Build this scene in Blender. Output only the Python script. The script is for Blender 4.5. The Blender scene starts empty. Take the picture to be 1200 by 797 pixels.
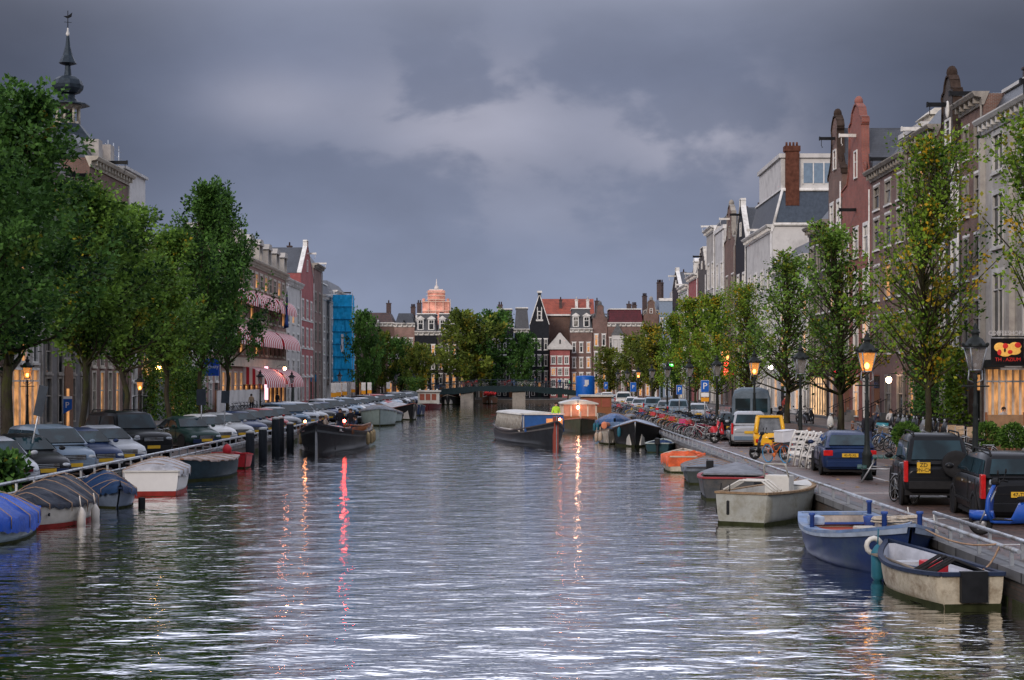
import bpy, bmesh, math, random
import numpy as np
from mathutils import Vector, Matrix

S = bpy.context.scene
COL = S.collection
R = math.radians
PI = math.pi
RND = random.Random(7)

# ---------------------------------------------------------------- real-world frame
# z = 0 is the canal water, +Y runs down the canal, the camera stands on a bridge at the origin.
EYE = 3.7
F = 1900.0
ST = 0.6          # street level above the water
XR, XL = 8.05, -13.5   # quay edges
FR, FL = 24.0, -28.0   # facade planes


def X(px, d):
    return (px - 610.0) * d / F


def Z(py, d):
    return EYE - (py - 446.0) * d / F


# ---------------------------------------------------------------- mesh builder
class MB:
    def __init__(self):
        self.v = []
        self.f = []
        self.m = []
        self.s = []

    def add(self, verts, faces, mi=0, smooth=False):
        n = len(self.v)
        self.v.extend([tuple(p) for p in verts])
        for f in faces:
            self.f.append(tuple(i + n for i in f))
            self.m.append(mi)
            self.s.append(smooth)
        return self

    def box(self, x0, x1, y0, y1, z0, z1, mi=0, M=None):
        vs = [(x0, y0, z0), (x1, y0, z0), (x1, y1, z0), (x0, y1, z0), (x0, y0, z1), (x1, y0, z1), (x1, y1, z1), (x0, y1, z1)]
        if M is not None:
            vs = [tuple(M @ Vector(p)) for p in vs]
        return self.add(vs, [(3, 2, 1, 0), (4, 5, 6, 7), (0, 1, 5, 4), (1, 2, 6, 5), (2, 3, 7, 6), (3, 0, 4, 7)], mi)

    def frust(self, r0, r1, z0, z1, mi=0):
        (a, b, c, d), (e, f, g, h) = r0, r1
        return self.add([(a, c, z0), (b, c, z0), (b, d, z0), (a, d, z0), (e, g, z1), (f, g, z1), (f, h, z1), (e, h, z1)],
                        [(3, 2, 1, 0), (4, 5, 6, 7), (0, 1, 5, 4), (1, 2, 6, 5), (2, 3, 7, 6), (3, 0, 4, 7)], mi)

    def quad(self, a, b, c, d, mi=0):
        return self.add([a, b, c, d], [(0, 1, 2, 3)], mi)

    def tube(self, pts, rads, n=6, mi=0, smooth=True, cap=True):
        pts = [Vector(p) for p in pts]
        if not hasattr(rads, '__len__'):
            rads = [rads] * len(pts)
        vs, fs = [], []
        up = None
        for i, p in enumerate(pts):
            t = (pts[min(i + 1, len(pts) - 1)] - pts[max(i - 1, 0)])
            if t.length < 1e-9:
                t = Vector((0, 0, 1))
            t.normalize()
            if up is None:
                up = t.orthogonal().normalized()
            a = (up - t * up.dot(t))
            if a.length < 1e-6:
                a = t.orthogonal()
            a.normalize()
            up = a
            b = t.cross(a)
            for k in range(n):
                an = 2 * PI * k / n
                q = p + (a * math.cos(an) + b * math.sin(an)) * rads[i]
                vs.append(tuple(q))
        for i in range(len(pts) - 1):
            for k in range(n):
                k2 = (k + 1) % n
                fs.append((i * n + k, i * n + k2, (i + 1) * n + k2, (i + 1) * n + k))
        self.add(vs, fs, mi, smooth)
        if cap:
            m = len(vs)
            self.add(vs[:n], [tuple(range(n - 1, -1, -1))], mi)
            self.add(vs[m - n:], [tuple(range(n))], mi)
        return self

    def lathe(self, prof, c=(0, 0, 0), n=12, mi=0, smooth=True, a0=0.0):
        vs, fs = [], []
        for r, z in prof:
            for k in range(n):
                a = a0 + 2 * PI * k / n
                vs.append((c[0] + r * math.cos(a), c[1] + r * math.sin(a), c[2] + z))
        for i in range(len(prof) - 1):
            for k in range(n):
                k2 = (k + 1) % n
                fs.append((i * n + k, i * n + k2, (i + 1) * n + k2, (i + 1) * n + k))
        fs.append(tuple(range(n - 1, -1, -1)))
        L = (len(prof) - 1) * n
        fs.append(tuple(range(L, L + n)))
        return self.add(vs, fs, mi, smooth)

    def ball(self, c, r, n=8, m=6, mi=0, sz=1.0, sx=1.0, sy=1.0):
        vs, fs = [], []
        for i in range(m + 1):
            th = PI * i / m
            for k in range(n):
                a = 2 * PI * k / n
                vs.append((c[0] + r * sx * math.sin(th) * math.cos(a), c[1] + r * sy * math.sin(th) * math.sin(a), c[2] + r * sz * math.cos(th)))
        for i in range(m):
            for k in range(n):
                k2 = (k + 1) % n
                fs.append((i * n + k, (i + 1) * n + k, (i + 1) * n + k2, i * n + k2))
        return self.add(vs, fs, mi, True)

    def ring(self, c, R0, r0, axis='y', n=18, m=6, mi=0, sq=1.0):
        vs, fs = [], []
        for i in range(n):
            a = 2 * PI * i / n
            for k in range(m):
                b = 2 * PI * k / m
                rr = R0 + r0 * math.cos(b)
                h = r0 * sq * math.sin(b)
                p, q = rr * math.cos(a), rr * math.sin(a)
                if axis == 'y':
                    vs.append((c[0] + p, c[1] + h, c[2] + q))
                elif axis == 'x':
                    vs.append((c[0] + h, c[1] + p, c[2] + q))
                else:
                    vs.append((c[0] + p, c[1] + q, c[2] + h))
        for i in range(n):
            for k in range(m):
                i2, k2 = (i + 1) % n, (k + 1) % m
                fs.append((i * m + k, i2 * m + k, i2 * m + k2, i * m + k2))
        return self.add(vs, fs, mi, True)

    def extr(self, poly, y0, y1, mi=0):
        """polygon of (x, z) extruded along y"""
        n = len(poly)
        vs = [(p[0], y0, p[1]) for p in poly] + [(p[0], y1, p[1]) for p in poly]
        fs = [tuple(range(n)), tuple(range(2 * n - 1, n - 1, -1))]
        for i in range(n):
            j = (i + 1) % n
            fs.append((j, i, n + i, n + j))
        return self.add(vs, fs, mi)

    def extrx(self, poly, x0, x1, mi=0):
        """polygon of (y, z) extruded along x"""
        n = len(poly)
        vs = [(x0, p[0], p[1]) for p in poly] + [(x1, p[0], p[1]) for p in poly]
        fs = [tuple(range(n - 1, -1, -1)), tuple(range(n, 2 * n))]
        for i in range(n):
            j = (i + 1) % n
            fs.append((i, j, n + j, n + i))
        return self.add(vs, fs, mi)

    def loft(self, secs, closed=True, mi=0, smooth=True, caps=True):
        n = len(secs[0])
        vs = [p for s in secs for p in s]
        fs = []
        for i in range(len(secs) - 1):
            for k in range(n if closed else n - 1):
                k2 = (k + 1) % n
                fs.append((i * n + k, i * n + k2, (i + 1) * n + k2, (i + 1) * n + k))
        self.add(vs, fs, mi, smooth)
        if caps and closed:
            self.add(secs[0], [tuple(range(n - 1, -1, -1))], mi)
            self.add(secs[-1], [tuple(range(n))], mi)
        return self

    def xf(self, M, i0=0):
        self.v[i0:] = [tuple(M @ Vector(p)) for p in self.v[i0:]]
        return self

    def mesh(self, name):
        me = bpy.data.meshes.new(name)
        me.from_pydata(self.v, [], self.f)
        me.polygons.foreach_set('material_index', self.m)
        me.polygons.foreach_set('use_smooth', self.s)
        me.update()
        return me

    def build(self, name, mats, parent=None, fix=True, bevel=0.0):
        me = self.mesh(name)
        for m in (mats if isinstance(mats, (list, tuple)) else [mats]):
            me.materials.append(m)
        if fix or bevel:
            b = bmesh.new()
            b.from_mesh(me)
            if fix:
                bmesh.ops.remove_doubles(b, verts=b.verts, dist=1e-5)
                bmesh.ops.recalc_face_normals(b, faces=b.faces)
            if bevel:
                es = [e for e in b.edges if len(e.link_faces) == 2 and e.calc_face_angle(0) > 0.5]
                bmesh.ops.bevel(b, geom=es, offset=bevel, segments=2, affect='EDGES', profile=0.6)
            b.to_mesh(me)
            b.free()
        return link(name, me, parent)


def link(name, me, parent=None):
    o = bpy.data.objects.new(name, me)
    COL.objects.link(o)
    if parent is not None:
        o.parent = parent
    return o


def tag(o, label=None, cat=None, group=None, kind=None):
    if label:
        o['label'] = label
    if cat:
        o['category'] = cat
    if group:
        o['group'] = group
    if kind:
        o['kind'] = kind
    return o


def thing(name, label, cat, loc=(0, 0, 0), rz=0.0, group=None):
    o = bpy.data.objects.new(name, None)
    COL.objects.link(o)
    o.location = loc
    o.rotation_euler = (0, 0, rz)
    o.empty_display_size = 0.2
    return tag(o, label, cat, group)


KIDS = {}


def kids_of(o):
    return [c for c in bpy.data.objects if c.parent == o]


def cache_tree(o):
    """remember a prototype's tree so that copying does not scan all objects"""
    ks = kids_of(o)
    KIDS[o.name] = [(k, [g for g in kids_of(k)]) for k in ks]


def dup(o, loc, rz=0.0, label=None, group=None, sc=None, rx=0.0, ry=0.0):
    if o.name not in KIDS:
        cache_tree(o)
    c = o.copy()
    COL.objects.link(c)
    c.location = loc
    c.rotation_euler = (rx, ry, rz)
    if sc is not None:
        c.scale = (sc, sc, sc) if not hasattr(sc, '__len__') else sc
    if label:
        c['label'] = label
    if group:
        c['group'] = group
    out = []
    for k, gs in KIDS[o.name]:
        kc = k.copy()
        COL.objects.link(kc)
        kc.parent = c
        out.append(kc)
        for g in gs:
            gc = g.copy()
            COL.objects.link(gc)
            gc.parent = kc
            out.append(gc)
    c_k = out
    return c, c_k


def delete_tree(o):
    for k, gs in KIDS.get(o.name) or [(k, kids_of(k)) for k in kids_of(o)]:
        for g in gs:
            bpy.data.objects.remove(g)
        bpy.data.objects.remove(k)
    bpy.data.objects.remove(o)


# ---------------------------------------------------------------- materials
MATS = {}


def nodes_of(name):
    m = bpy.data.materials.new(name)
    m.use_nodes = True
    nt = m.node_tree
    b = nt.nodes['Principled BSDF']
    return m, nt, b


def N(nt, t, **kw):
    n = nt.nodes.new(t)
    for k, v in kw.items():
        setattr(n, k, v)
    return n


def mat(name, col, rough=0.6, metal=0.0, var=0.18, scale=3.0, bump=0.0, bscale=20.0, dirt=None, coat=0.0, stretch=None, emit=None, es=0.0):
    """procedural paint / stone / metal: base colour broken up by two noises, optional stains and bump"""
    if name in MATS:
        return MATS[name]
    m, nt, b = nodes_of(name)
    L = nt.links
    tc = N(nt, 'ShaderNodeTexCoord')
    src = tc.outputs['Object']
    if stretch:
        mp = N(nt, 'ShaderNodeMapping')
        mp.inputs['Scale'].default_value = stretch
        L.new(src, mp.inputs['Vector'])
        src = mp.outputs['Vector']
    n1 = N(nt, 'ShaderNodeTexNoise')
    n1.inputs['Scale'].default_value = scale
    n1.inputs['Detail'].default_value = 6
    n1.inputs['Roughness'].default_value = 0.65
    L.new(src, n1.inputs['Vector'])
    rp = N(nt, 'ShaderNodeValToRGB')
    c0 = [c * (1 - var) for c in col]
    c1 = [min(1, c * (1 + var)) for c in col]
    rp.color_ramp.elements[0].color = (*c0, 1)
    rp.color_ramp.elements[1].color = (*c1, 1)
    rp.color_ramp.elements[0].position = 0.3
    rp.color_ramp.elements[1].position = 0.7
    L.new(n1.outputs['Fac'], rp.inputs['Fac'])
    out = rp.outputs['Color']
    if dirt:
        n2 = N(nt, 'ShaderNodeTexNoise')
        n2.inputs['Scale'].default_value = scale * 0.45
        n2.inputs['Detail'].default_value = 8
        n2.inputs['Roughness'].default_value = 0.75
        L.new(src, n2.inputs['Vector'])
        r2 = N(nt, 'ShaderNodeValToRGB')
        r2.color_ramp.elements[0].position = 0.48
        r2.color_ramp.elements[1].position = 0.66
        L.new(n2.outputs['Fac'], r2.inputs['Fac'])
        mx = N(nt, 'ShaderNodeMixRGB')
        mx.inputs['Color2'].default_value = (*dirt, 1)
        L.new(r2.outputs['Color'], mx.inputs['Fac'])
        L.new(out, mx.inputs['Color1'])
        out = mx.outputs['Color']
    L.new(out, b.inputs['Base Color'])
    b.inputs['Roughness'].default_value = rough
    b.inputs['Metallic'].default_value = metal
    b.inputs['Specular IOR Level'].default_value = 0.22 if sum(col) > .3 else 0.09
    if coat:
        b.inputs['Coat Weight'].default_value = coat
        b.inputs['Coat Roughness'].default_value = 0.04
    if bump:
        n3 = N(nt, 'ShaderNodeTexNoise')
        n3.inputs['Scale'].default_value = bscale
        n3.inputs['Detail'].default_value = 5
        L.new(src, n3.inputs['Vector'])
        bp = N(nt, 'ShaderNodeBump')
        bp.inputs['Strength'].default_value = min(1.0, bump)
        bp.inputs['Distance'].default_value = 0.05
        L.new(n3.outputs['Fac'], bp.inputs['Height'])
        L.new(bp.outputs['Normal'], b.inputs['Normal'])
    if emit:
        b.inputs['Emission Color'].default_value = (*emit, 1)
        b.inputs['Emission Strength'].default_value = es
    MATS[name] = m
    return m


def brick_mat(name, c1, c2, mortar=(0.22, 0.2, 0.18), bw=0.22, bh=0.065, ms=0.012, rough=0.85, plane='wall', big=0.35, bump=0.4):
    if name in MATS:
        return MATS[name]
    m, nt, b = nodes_of(name)
    L = nt.links
    tc = N(nt, 'ShaderNodeTexCoord')
    sp = N(nt, 'ShaderNodeSeparateXYZ')
    cb = N(nt, 'ShaderNodeCombineXYZ')
    L.new(tc.outputs['Object'], sp.inputs[0])
    if plane == 'wall':
        ad = N(nt, 'ShaderNodeMath', operation='ADD')
        L.new(sp.outputs['X'], ad.inputs[0])
        L.new(sp.outputs['Y'], ad.inputs[1])
        L.new(ad.outputs[0], cb.inputs['X'])
        L.new(sp.outputs['Z'], cb.inputs['Y'])
    elif plane == 'flip':
        L.new(sp.outputs['Y'], cb.inputs['X'])
        L.new(sp.outputs['X'], cb.inputs['Y'])
    else:
        L.new(sp.outputs['X'], cb.inputs['X'])
        L.new(sp.outputs['Y'], cb.inputs['Y'])
    br = N(nt, 'ShaderNodeTexBrick')
    br.inputs['Color1'].default_value = (*c1, 1)
    br.inputs['Color2'].default_value = (*c2, 1)
    br.inputs['Mortar'].default_value = (*mortar, 1)
    br.inputs['Scale'].default_value = 1.0
    br.inputs['Mortar Size'].default_value = ms
    br.inputs['Brick Width'].default_value = bw
    br.inputs['Row Height'].default_value = bh
    L.new(cb.outputs[0], br.inputs['Vector'])
    n1 = N(nt, 'ShaderNodeTexNoise')
    n1.inputs['Scale'].default_value = 0.7
    n1.inputs['Detail'].default_value = 8
    n1.inputs['Roughness'].default_value = 0.7
    L.new(tc.outputs['Object'], n1.inputs['Vector'])
    rp = N(nt, 'ShaderNodeValToRGB')
    lo, hi = 1 - big, 1 + big * 0.6
    rp.color_ramp.elements[0].color = (lo, lo, lo, 1)
    rp.color_ramp.elements[1].color = (hi, hi, hi, 1)
    rp.color_ramp.elements[0].position = 0.3
    rp.color_ramp.elements[1].position = 0.72
    L.new(n1.outputs['Fac'], rp.inputs['Fac'])
    mx = N(nt, 'ShaderNodeMixRGB', blend_type='MULTIPLY')
    mx.inputs['Fac'].default_value = 1
    L.new(br.outputs['Color'], mx.inputs['Color1'])
    L.new(rp.outputs['Color'], mx.inputs['Color2'])
    L.new(mx.outputs['Color'], b.inputs['Base Color'])
    b.inputs['Roughness'].default_value = rough
    bp = N(nt, 'ShaderNodeBump')
    bp.inputs['Strength'].default_value = bump
    bp.inputs['Distance'].default_value = 0.01
    L.new(br.outputs['Fac'], bp.inputs['Height'])
    bp.invert = True
    L.new(bp.outputs['Normal'], b.inputs['Normal'])
    MATS[name] = m
    return m


def glow(name, col, st):
    if name in MATS:
        return MATS[name]
    m, nt, b = nodes_of(name)
    tc = N(nt, 'ShaderNodeTexCoord')
    n1 = N(nt, 'ShaderNodeTexNoise')
    n1.inputs['Scale'].default_value = 1.3
    n1.inputs['Detail'].default_value = 4
    nt.links.new(tc.outputs['Object'], n1.inputs['Vector'])
    rp = N(nt, 'ShaderNodeValToRGB')
    rp.color_ramp.elements[0].color = (*[c * 0.35 for c in col], 1)
    rp.color_ramp.elements[1].color = (*col, 1)
    rp.color_ramp.elements[0].position = 0.35
    rp.color_ramp.elements[1].position = 0.6
    nt.links.new(n1.outputs['Fac'], rp.inputs['Fac'])
    nt.links.new(rp.outputs['Color'], b.inputs['Emission Color'])
    b.inputs['Emission Strength'].default_value = st
    b.inputs['Base Color'].default_value = (*[c * 0.2 for c in col], 1)
    b.inputs['Roughness'].default_value = 0.2
    MATS[name] = m
    return m


def leaf_mat(name, dark, light, yellow, rough=0.55):
    if name in MATS:
        return MATS[name]
    m, nt, b = nodes_of(name)
    L = nt.links
    at = N(nt, 'ShaderNodeAttribute', attribute_name='leaf')
    sp = N(nt, 'ShaderNodeSeparateColor')
    L.new(at.outputs['Color'], sp.inputs[0])
    rp = N(nt, 'ShaderNodeValToRGB')
    rp.color_ramp.elements[0].color = (*dark, 1)
    rp.color_ramp.elements[1].color = (*light, 1)
    L.new(sp.outputs[0], rp.inputs['Fac'])
    mx = N(nt, 'ShaderNodeMixRGB')
    mx.inputs['Color2'].default_value = (*yellow, 1)
    L.new(sp.outputs[1], mx.inputs['Fac'])
    L.new(rp.outputs['Color'], mx.inputs['Color1'])
    L.new(mx.outputs['Color'], b.inputs['Base Color'])
    b.inputs['Roughness'].default_value = rough
    b.inputs['Specular IOR Level'].default_value = 0.12
    tr = N(nt, 'ShaderNodeBsdfTranslucent')
    L.new(mx.outputs['Color'], tr.inputs['Color'])
    ms = N(nt, 'ShaderNodeMixShader')
    ms.inputs['Fac'].default_value = 0.25
    L.new(b.outputs[0], ms.inputs[1])
    L.new(tr.outputs[0], ms.inputs[2])
    L.new(ms.outputs[0], nt.nodes['Material Output'].inputs['Surface'])
    MATS[name] = m
    return m


def stripe_mat(name, ca, cb, scale, rough=0.8, axis='X', width=0.5):
    if name in MATS:
        return MATS[name]
    m, nt, b = nodes_of(name)
    L = nt.links
    tc = N(nt, 'ShaderNodeTexCoord')
    sp = N(nt, 'ShaderNodeSeparateXYZ')
    L.new(tc.outputs['Object'], sp.inputs[0])
    mu = N(nt, 'ShaderNodeMath', operation='MULTIPLY')
    mu.inputs[1].default_value = scale
    L.new(sp.outputs[axis], mu.inputs[0])
    fr = N(nt, 'ShaderNodeMath', operation='FRACT')
    L.new(mu.outputs[0], fr.inputs[0])
    gt = N(nt, 'ShaderNodeMath', operation='GREATER_THAN')
    gt.inputs[1].default_value = width
    L.new(fr.outputs[0], gt.inputs[0])
    mx = N(nt, 'ShaderNodeMixRGB')
    mx.inputs['Color1'].default_value = (*ca, 1)
    mx.inputs['Color2'].default_value = (*cb, 1)
    L.new(gt.outputs[0], mx.inputs['Fac'])
    L.new(mx.outputs['Color'], b.inputs['Base Color'])
    b.inputs['Roughness'].default_value = rough
    MATS[name] = m
    return m


def m_white(): return mat('white_paint', (0.74, 0.73, 0.7), 0.5, var=0.1, scale=2.0, dirt=(0.4, 0.39, 0.36))
def m_cream(): return mat('cream_paint', (0.5, 0.46, 0.38), 0.55, var=0.1, scale=2.0, dirt=(0.34, 0.31, 0.26))
def m_stone(): return mat('grey_sandstone', (0.3, 0.275, 0.24), 0.85, var=0.2, scale=1.2, bump=0.3, dirt=(0.16, 0.15, 0.14))
def m_dstone(): return mat('dark_bluestone', (0.12, 0.125, 0.13), 0.7, var=0.25, scale=2, bump=0.3)
def m_black(): return mat('black_paint', (0.015, 0.016, 0.018), 0.4, var=0.3, scale=4)
def m_dkgreen(): return mat('dark_green_paint', (0.02, 0.035, 0.03), 0.4, var=0.3, scale=4)
def m_rubber(): return mat('rubber', (0.02, 0.02, 0.021), 0.8, var=0.2, scale=8)
def m_metal(): return mat('galvanised_steel', (0.42, 0.45, 0.48), 0.4, metal=0.7, var=0.2, scale=5, dirt=(0.2, 0.17, 0.14))
def m_wood(): return mat('varnished_wood', (0.22, 0.09, 0.04), 0.45, var=0.35, scale=6, stretch=(1, 6, 6))
def m_greywood(): return mat('weathered_wood', (0.2, 0.16, 0.12), 0.8, var=0.3, scale=5, stretch=(1, 6, 6))
def m_slate(): return brick_mat('slate_roof', (0.05, 0.058, 0.07), (0.035, 0.04, 0.05), (0.02, 0.02, 0.025), 0.25, 0.18, 0.01, 0.5)
def m_tile(): return brick_mat('red_roof_tile', (0.36, 0.08, 0.04), (0.28, 0.06, 0.035), (0.12, 0.03, 0.02), 0.24, 0.3, 0.02, 0.7)
def m_dtile(): return brick_mat('dark_roof_tile', (0.09, 0.05, 0.045), (0.06, 0.04, 0.04), (0.02, 0.015, 0.015), 0.24, 0.3, 0.02, 0.7)
def m_leadgrey(): return mat('lead_sheet', (0.2, 0.22, 0.25), 0.5, var=0.15, scale=2)


def glass_mat(name, col, rough=0.06):
    if name in MATS:
        return MATS[name]
    m, nt, b = nodes_of(name)
    L = nt.links
    tc = N(nt, 'ShaderNodeTexCoord')
    n1 = N(nt, 'ShaderNodeTexNoise')
    n1.inputs['Scale'].default_value = 1.1
    n1.inputs['Detail'].default_value = 3
    L.new(tc.outputs['Object'], n1.inputs['Vector'])
    rp = N(nt, 'ShaderNodeValToRGB')
    rp.color_ramp.elements[0].color = (*[c * 0.5 for c in col], 1)
    rp.color_ramp.elements[1].color = (*[c * 1.5 for c in col], 1)
    rp.color_ramp.elements[0].position = 0.42
    rp.color_ramp.elements[1].position = 0.58
    L.new(n1.outputs['Fac'], rp.inputs['Fac'])
    L.new(rp.outputs['Color'], b.inputs['Base Color'])
    b.inputs['Roughness'].default_value = rough
    b.inputs['IOR'].default_value = 1.38 if name == 'car_glass' else 1.5
    bp = N(nt, 'ShaderNodeBump')
    bp.inputs['Strength'].default_value = 0.08
    bp.inputs['Distance'].default_value = 0.02
    L.new(n1.outputs['Fac'], bp.inputs['Height'])
    L.new(bp.outputs['Normal'], b.inputs['Normal'])
    MATS[name] = m
    return m


def g_dark(): return glass_mat('window_glass', (0.025, 0.03, 0.035))
def g_car(): return glass_mat('car_glass', (0.01, 0.026, 0.034), 0.02)
def g_curtain(): return glass_mat('curtained_glass', (0.22, 0.21, 0.19), 0.15)
def g_warm(): return glow('lit_window', (1.0, 0.45, 0.15), 0.55)
def g_warm2(): return glow('bright_lit_window', (1.0, 0.6, 0.3), 1.1)


def text_mesh(s, size, depth=0.01, align='CENTER'):
    cu = bpy.data.curves.new('lettering', 'FONT')
    cu.body = s
    cu.size = size
    cu.extrude = depth
    cu.align_x = align
    cu.align_y = 'CENTER'
    cu.resolution_u = 2
    o = bpy.data.objects.new('lettering', cu)
    COL.objects.link(o)
    dg = bpy.context.evaluated_depsgraph_get()
    dg.update()
    me = bpy.data.meshes.new_from_object(o.evaluated_get(dg))
    bpy.data.objects.remove(o)
    bpy.data.curves.remove(cu)
    return me


def lettering(s, size, m, parent, loc, rot=(PI / 2, 0, 0), depth=0.008, name='lettering'):
    me = text_mesh(s, size, depth)
    me.materials.clear()
    me.materials.append(m)
    o = link(name, me, parent)
    o.location = loc
    o.rotation_euler = rot
    return o
# ---------------------------------------------------------------- people (made first, while the scene is small)
BODY = {}


def body_mesh(key, J, E, rad, face=(0, -1)):
    names = list(J)
    me = bpy.data.meshes.new('body')
    me.from_pydata([J[n] for n in names], [(names.index(a), names.index(b)) for a, b in E], [])
    o = bpy.data.objects.new('body', me)
    COL.objects.link(o)
    sk = o.modifiers.new('skin', 'SKIN')
    sv = me.skin_vertices
    if not sv:
        b = bmesh.new(); b.from_mesh(me); b.verts.layers.skin.verify(); b.to_mesh(me); b.free()
        sv = me.skin_vertices
    for i, n in enumerate(names):
        r = rad[n.rstrip('LR')] if n.rstrip('LR') in rad else rad[n]
        sv[0].data[i].radius = (r if not hasattr(r, '__len__') else r[0], r if not hasattr(r, '__len__') else r[1])
        sv[0].data[i].use_root = (n == 'pelvis')
    ss = o.modifiers.new('sub', 'SUBSURF')
    ss.levels = ss.render_levels = 1
    dg = bpy.context.evaluated_depsgraph_get()
    dg.update()
    out = bpy.data.meshes.new_from_object(o.evaluated_get(dg))
    bpy.data.objects.remove(o)
    mb = MB()
    vs = [v.co.copy() for v in out.vertices]
    mb.v = [tuple(v) for v in vs]

    def seg(p, a, b):
        a, b = Vector(a), Vector(b)
        t = max(0, min(1, (p - a).dot(b - a) / max(1e-9, (b - a).length_squared)))
        return (p - (a + (b - a) * t)).length

    for p in out.polygons:
        c = p.center
        bd, bi = 9, None
        for a, b_ in E:
            d = seg(c, J[a], J[b_])
            if d < bd:
                bd, bi = d, (a, b_)
        s = ''.join(bi)
        mi = 0
        if 'head' in s or 'neck' in s and 'chest' not in s or 'hand' in s:
            mi = 2
        elif 'ankle' in s and 'toe' in s:
            mi = 3
        elif 'knee' in s or 'hip' in s or 'ankle' in s:
            mi = 1
        mb.f.append(tuple(p.vertices)); mb.m.append(mi); mb.s.append(True)
    # fingers and thumb, rooted in each palm and slightly curled
    for sd in 'LR':
        w, h = Vector(J['wrist' + sd]), Vector(J['hand' + sd])
        d = (h - w).normalized()
        sx = 1 if sd == 'L' else -1
        side = d.cross(Vector((sx, 0, 0)))
        side = side.normalized() if side.length > .2 else Vector((0, -1, 0))
        cur = side.cross(d).normalized() * (1 if sd == 'R' else -1)
        for k, ln in enumerate((.07, .08, .075, .06)):
            p0 = h - d * .01 + side * (.027 - .018 * k)
            mb.tube([p0, p0 + d * ln * .5, p0 + d * ln * .9 + cur * .02, p0 + d * ln + cur * .04], [.009, .009, .008, .006], 5, 2)
        p0 = h - d * .05 + side * .03
        mb.tube([p0, p0 + side * .03 + d * .03, p0 + side * .03 + d * .06 + cur * .01], [.011, .01, .007], 5, 2)
    # face
    hd = Vector(J['head'])
    fx, fy = face
    f = Vector((fx, fy, 0)).normalized()
    s_ = Vector((-f.y, f.x, 0))
    mb.ball(hd + f * .1 + Vector((0, 0, -.015)), .02, 6, 5, 2, sz=1.5)
    for q in (-1, 1):
        mb.ball(hd + f * .086 + s_ * q * .034 + Vector((0, 0, .015)), .013, 6, 5, 4)
        mb.ball(hd + s_ * q * .088 + Vector((0, 0, -.005)), .024, 6, 5, 2, sz=1.4)
    mb.ball(hd + f * .088 + Vector((0, 0, -.055)), .022, 6, 4, 5, sz=.35)
    hb = MB()
    n0 = 8
    for i in range(5):
        pass
    hb.ball(hd - f * .018 + Vector((0, 0, .03)), .112, 12, 8, 0, sz=.98)
    hb.v = [v if (Vector(v) - hd).dot(f) < .055 or v[2] > hd.z + .075 else tuple(hd + (Vector(v) - hd) * .75) for v in hb.v]
    BODY[key] = (mb.mesh('body'), hb.mesh('hair'))


RAD = dict(pelvis=(.15, .12), spine=(.145, .11), chest=(.17, .12), neck=.058, head=.098, crown_top=.07, shoulder=.075, elbow=.052, wrist=.034, hand=(.04, .022), hip=.098, knee=.066, ankle=.045, toe=.042)
EDG = [('pelvis', 'spine'), ('spine', 'chest'), ('chest', 'neck'), ('neck', 'head'), ('head', 'crown_top')]
for _s in 'LR':
    EDG += [('chest', 'shoulder' + _s), ('shoulder' + _s, 'elbow' + _s), ('elbow' + _s, 'wrist' + _s), ('wrist' + _s, 'hand' + _s),
            ('pelvis', 'hip' + _s), ('hip' + _s, 'knee' + _s), ('knee' + _s, 'ankle' + _s), ('ankle' + _s, 'toe' + _s)]


def joints(**kw):
    J = dict(pelvis=(0, 0, .95), spine=(0, 0, 1.14), chest=(0, .0, 1.34), neck=(0, -.01, 1.5), head=(0, -.03, 1.62), crown_top=(0, -.02, 1.69),
             shoulderL=(.18, 0, 1.4), shoulderR=(-.18, 0, 1.4), elbowL=(.24, .02, 1.12), elbowR=(-.24, .02, 1.12), wristL=(.25, -.06, .88), wristR=(-.25, -.06, .88),
             handL=(.25, -.09, .8), handR=(-.25, -.09, .8), hipL=(.09, 0, .9), hipR=(-.09, 0, .9), kneeL=(.1, -.02, .49), kneeR=(-.1, -.02, .49),
             ankleL=(.11, .02, .09), ankleR=(-.11, .02, .09), toeL=(.13, -.15, .045), toeR=(-.13, -.15, .045))
    J.update(kw)
    return J


body_mesh('stand', joints(), EDG, RAD)
body_mesh('walk', joints(kneeL=(.1, -.2, .52), ankleL=(.1, -.26, .12), toeL=(.11, -.43, .09), kneeR=(-.1, .06, .5), ankleR=(-.1, .3, .16), toeR=(-.11, .2, .05),
                         elbowL=(.23, .16, 1.14), wristL=(.23, .12, .92), handL=(.23, .08, .85), elbowR=(-.23, -.08, 1.13), wristR=(-.22, -.26, .96), handR=(-.22, -.33, .92)), EDG, RAD)
_sit = dict(pelvis=(0, .05, .12), spine=(0, .06, .31), chest=(0, .03, .51), neck=(0, 0, .67), head=(0, -.04, .79), crown_top=(0, -.03, .86), shoulderL=(.18, .02, .57), shoulderR=(-.18, .02, .57),
            hipL=(.09, .02, .1), hipR=(-.09, .02, .1), kneeL=(.13, -.42, .12), kneeR=(-.13, -.42, .12), ankleL=(.13, -.4, -.32), ankleR=(-.13, -.4, -.32), toeL=(.14, -.56, -.37), toeR=(-.14, -.56, -.37))
body_mesh('sit', joints(**_sit, elbowL=(.25, -.08, .33), elbowR=(-.25, -.08, .33), wristL=(.16, -.28, .25), wristR=(-.16, -.28, .25), handL=(.12, -.35, .23), handR=(-.12, -.35, .23)), EDG, RAD)
body_mesh('ride', joints(**_sit, elbowL=(.26, -.2, .4), elbowR=(-.26, -.2, .4), wristL=(.25, -.42, .36), wristR=(-.25, -.42, .36), handL=(.25, -.49, .35), handR=(-.25, -.49, .35)), EDG, RAD)


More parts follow.
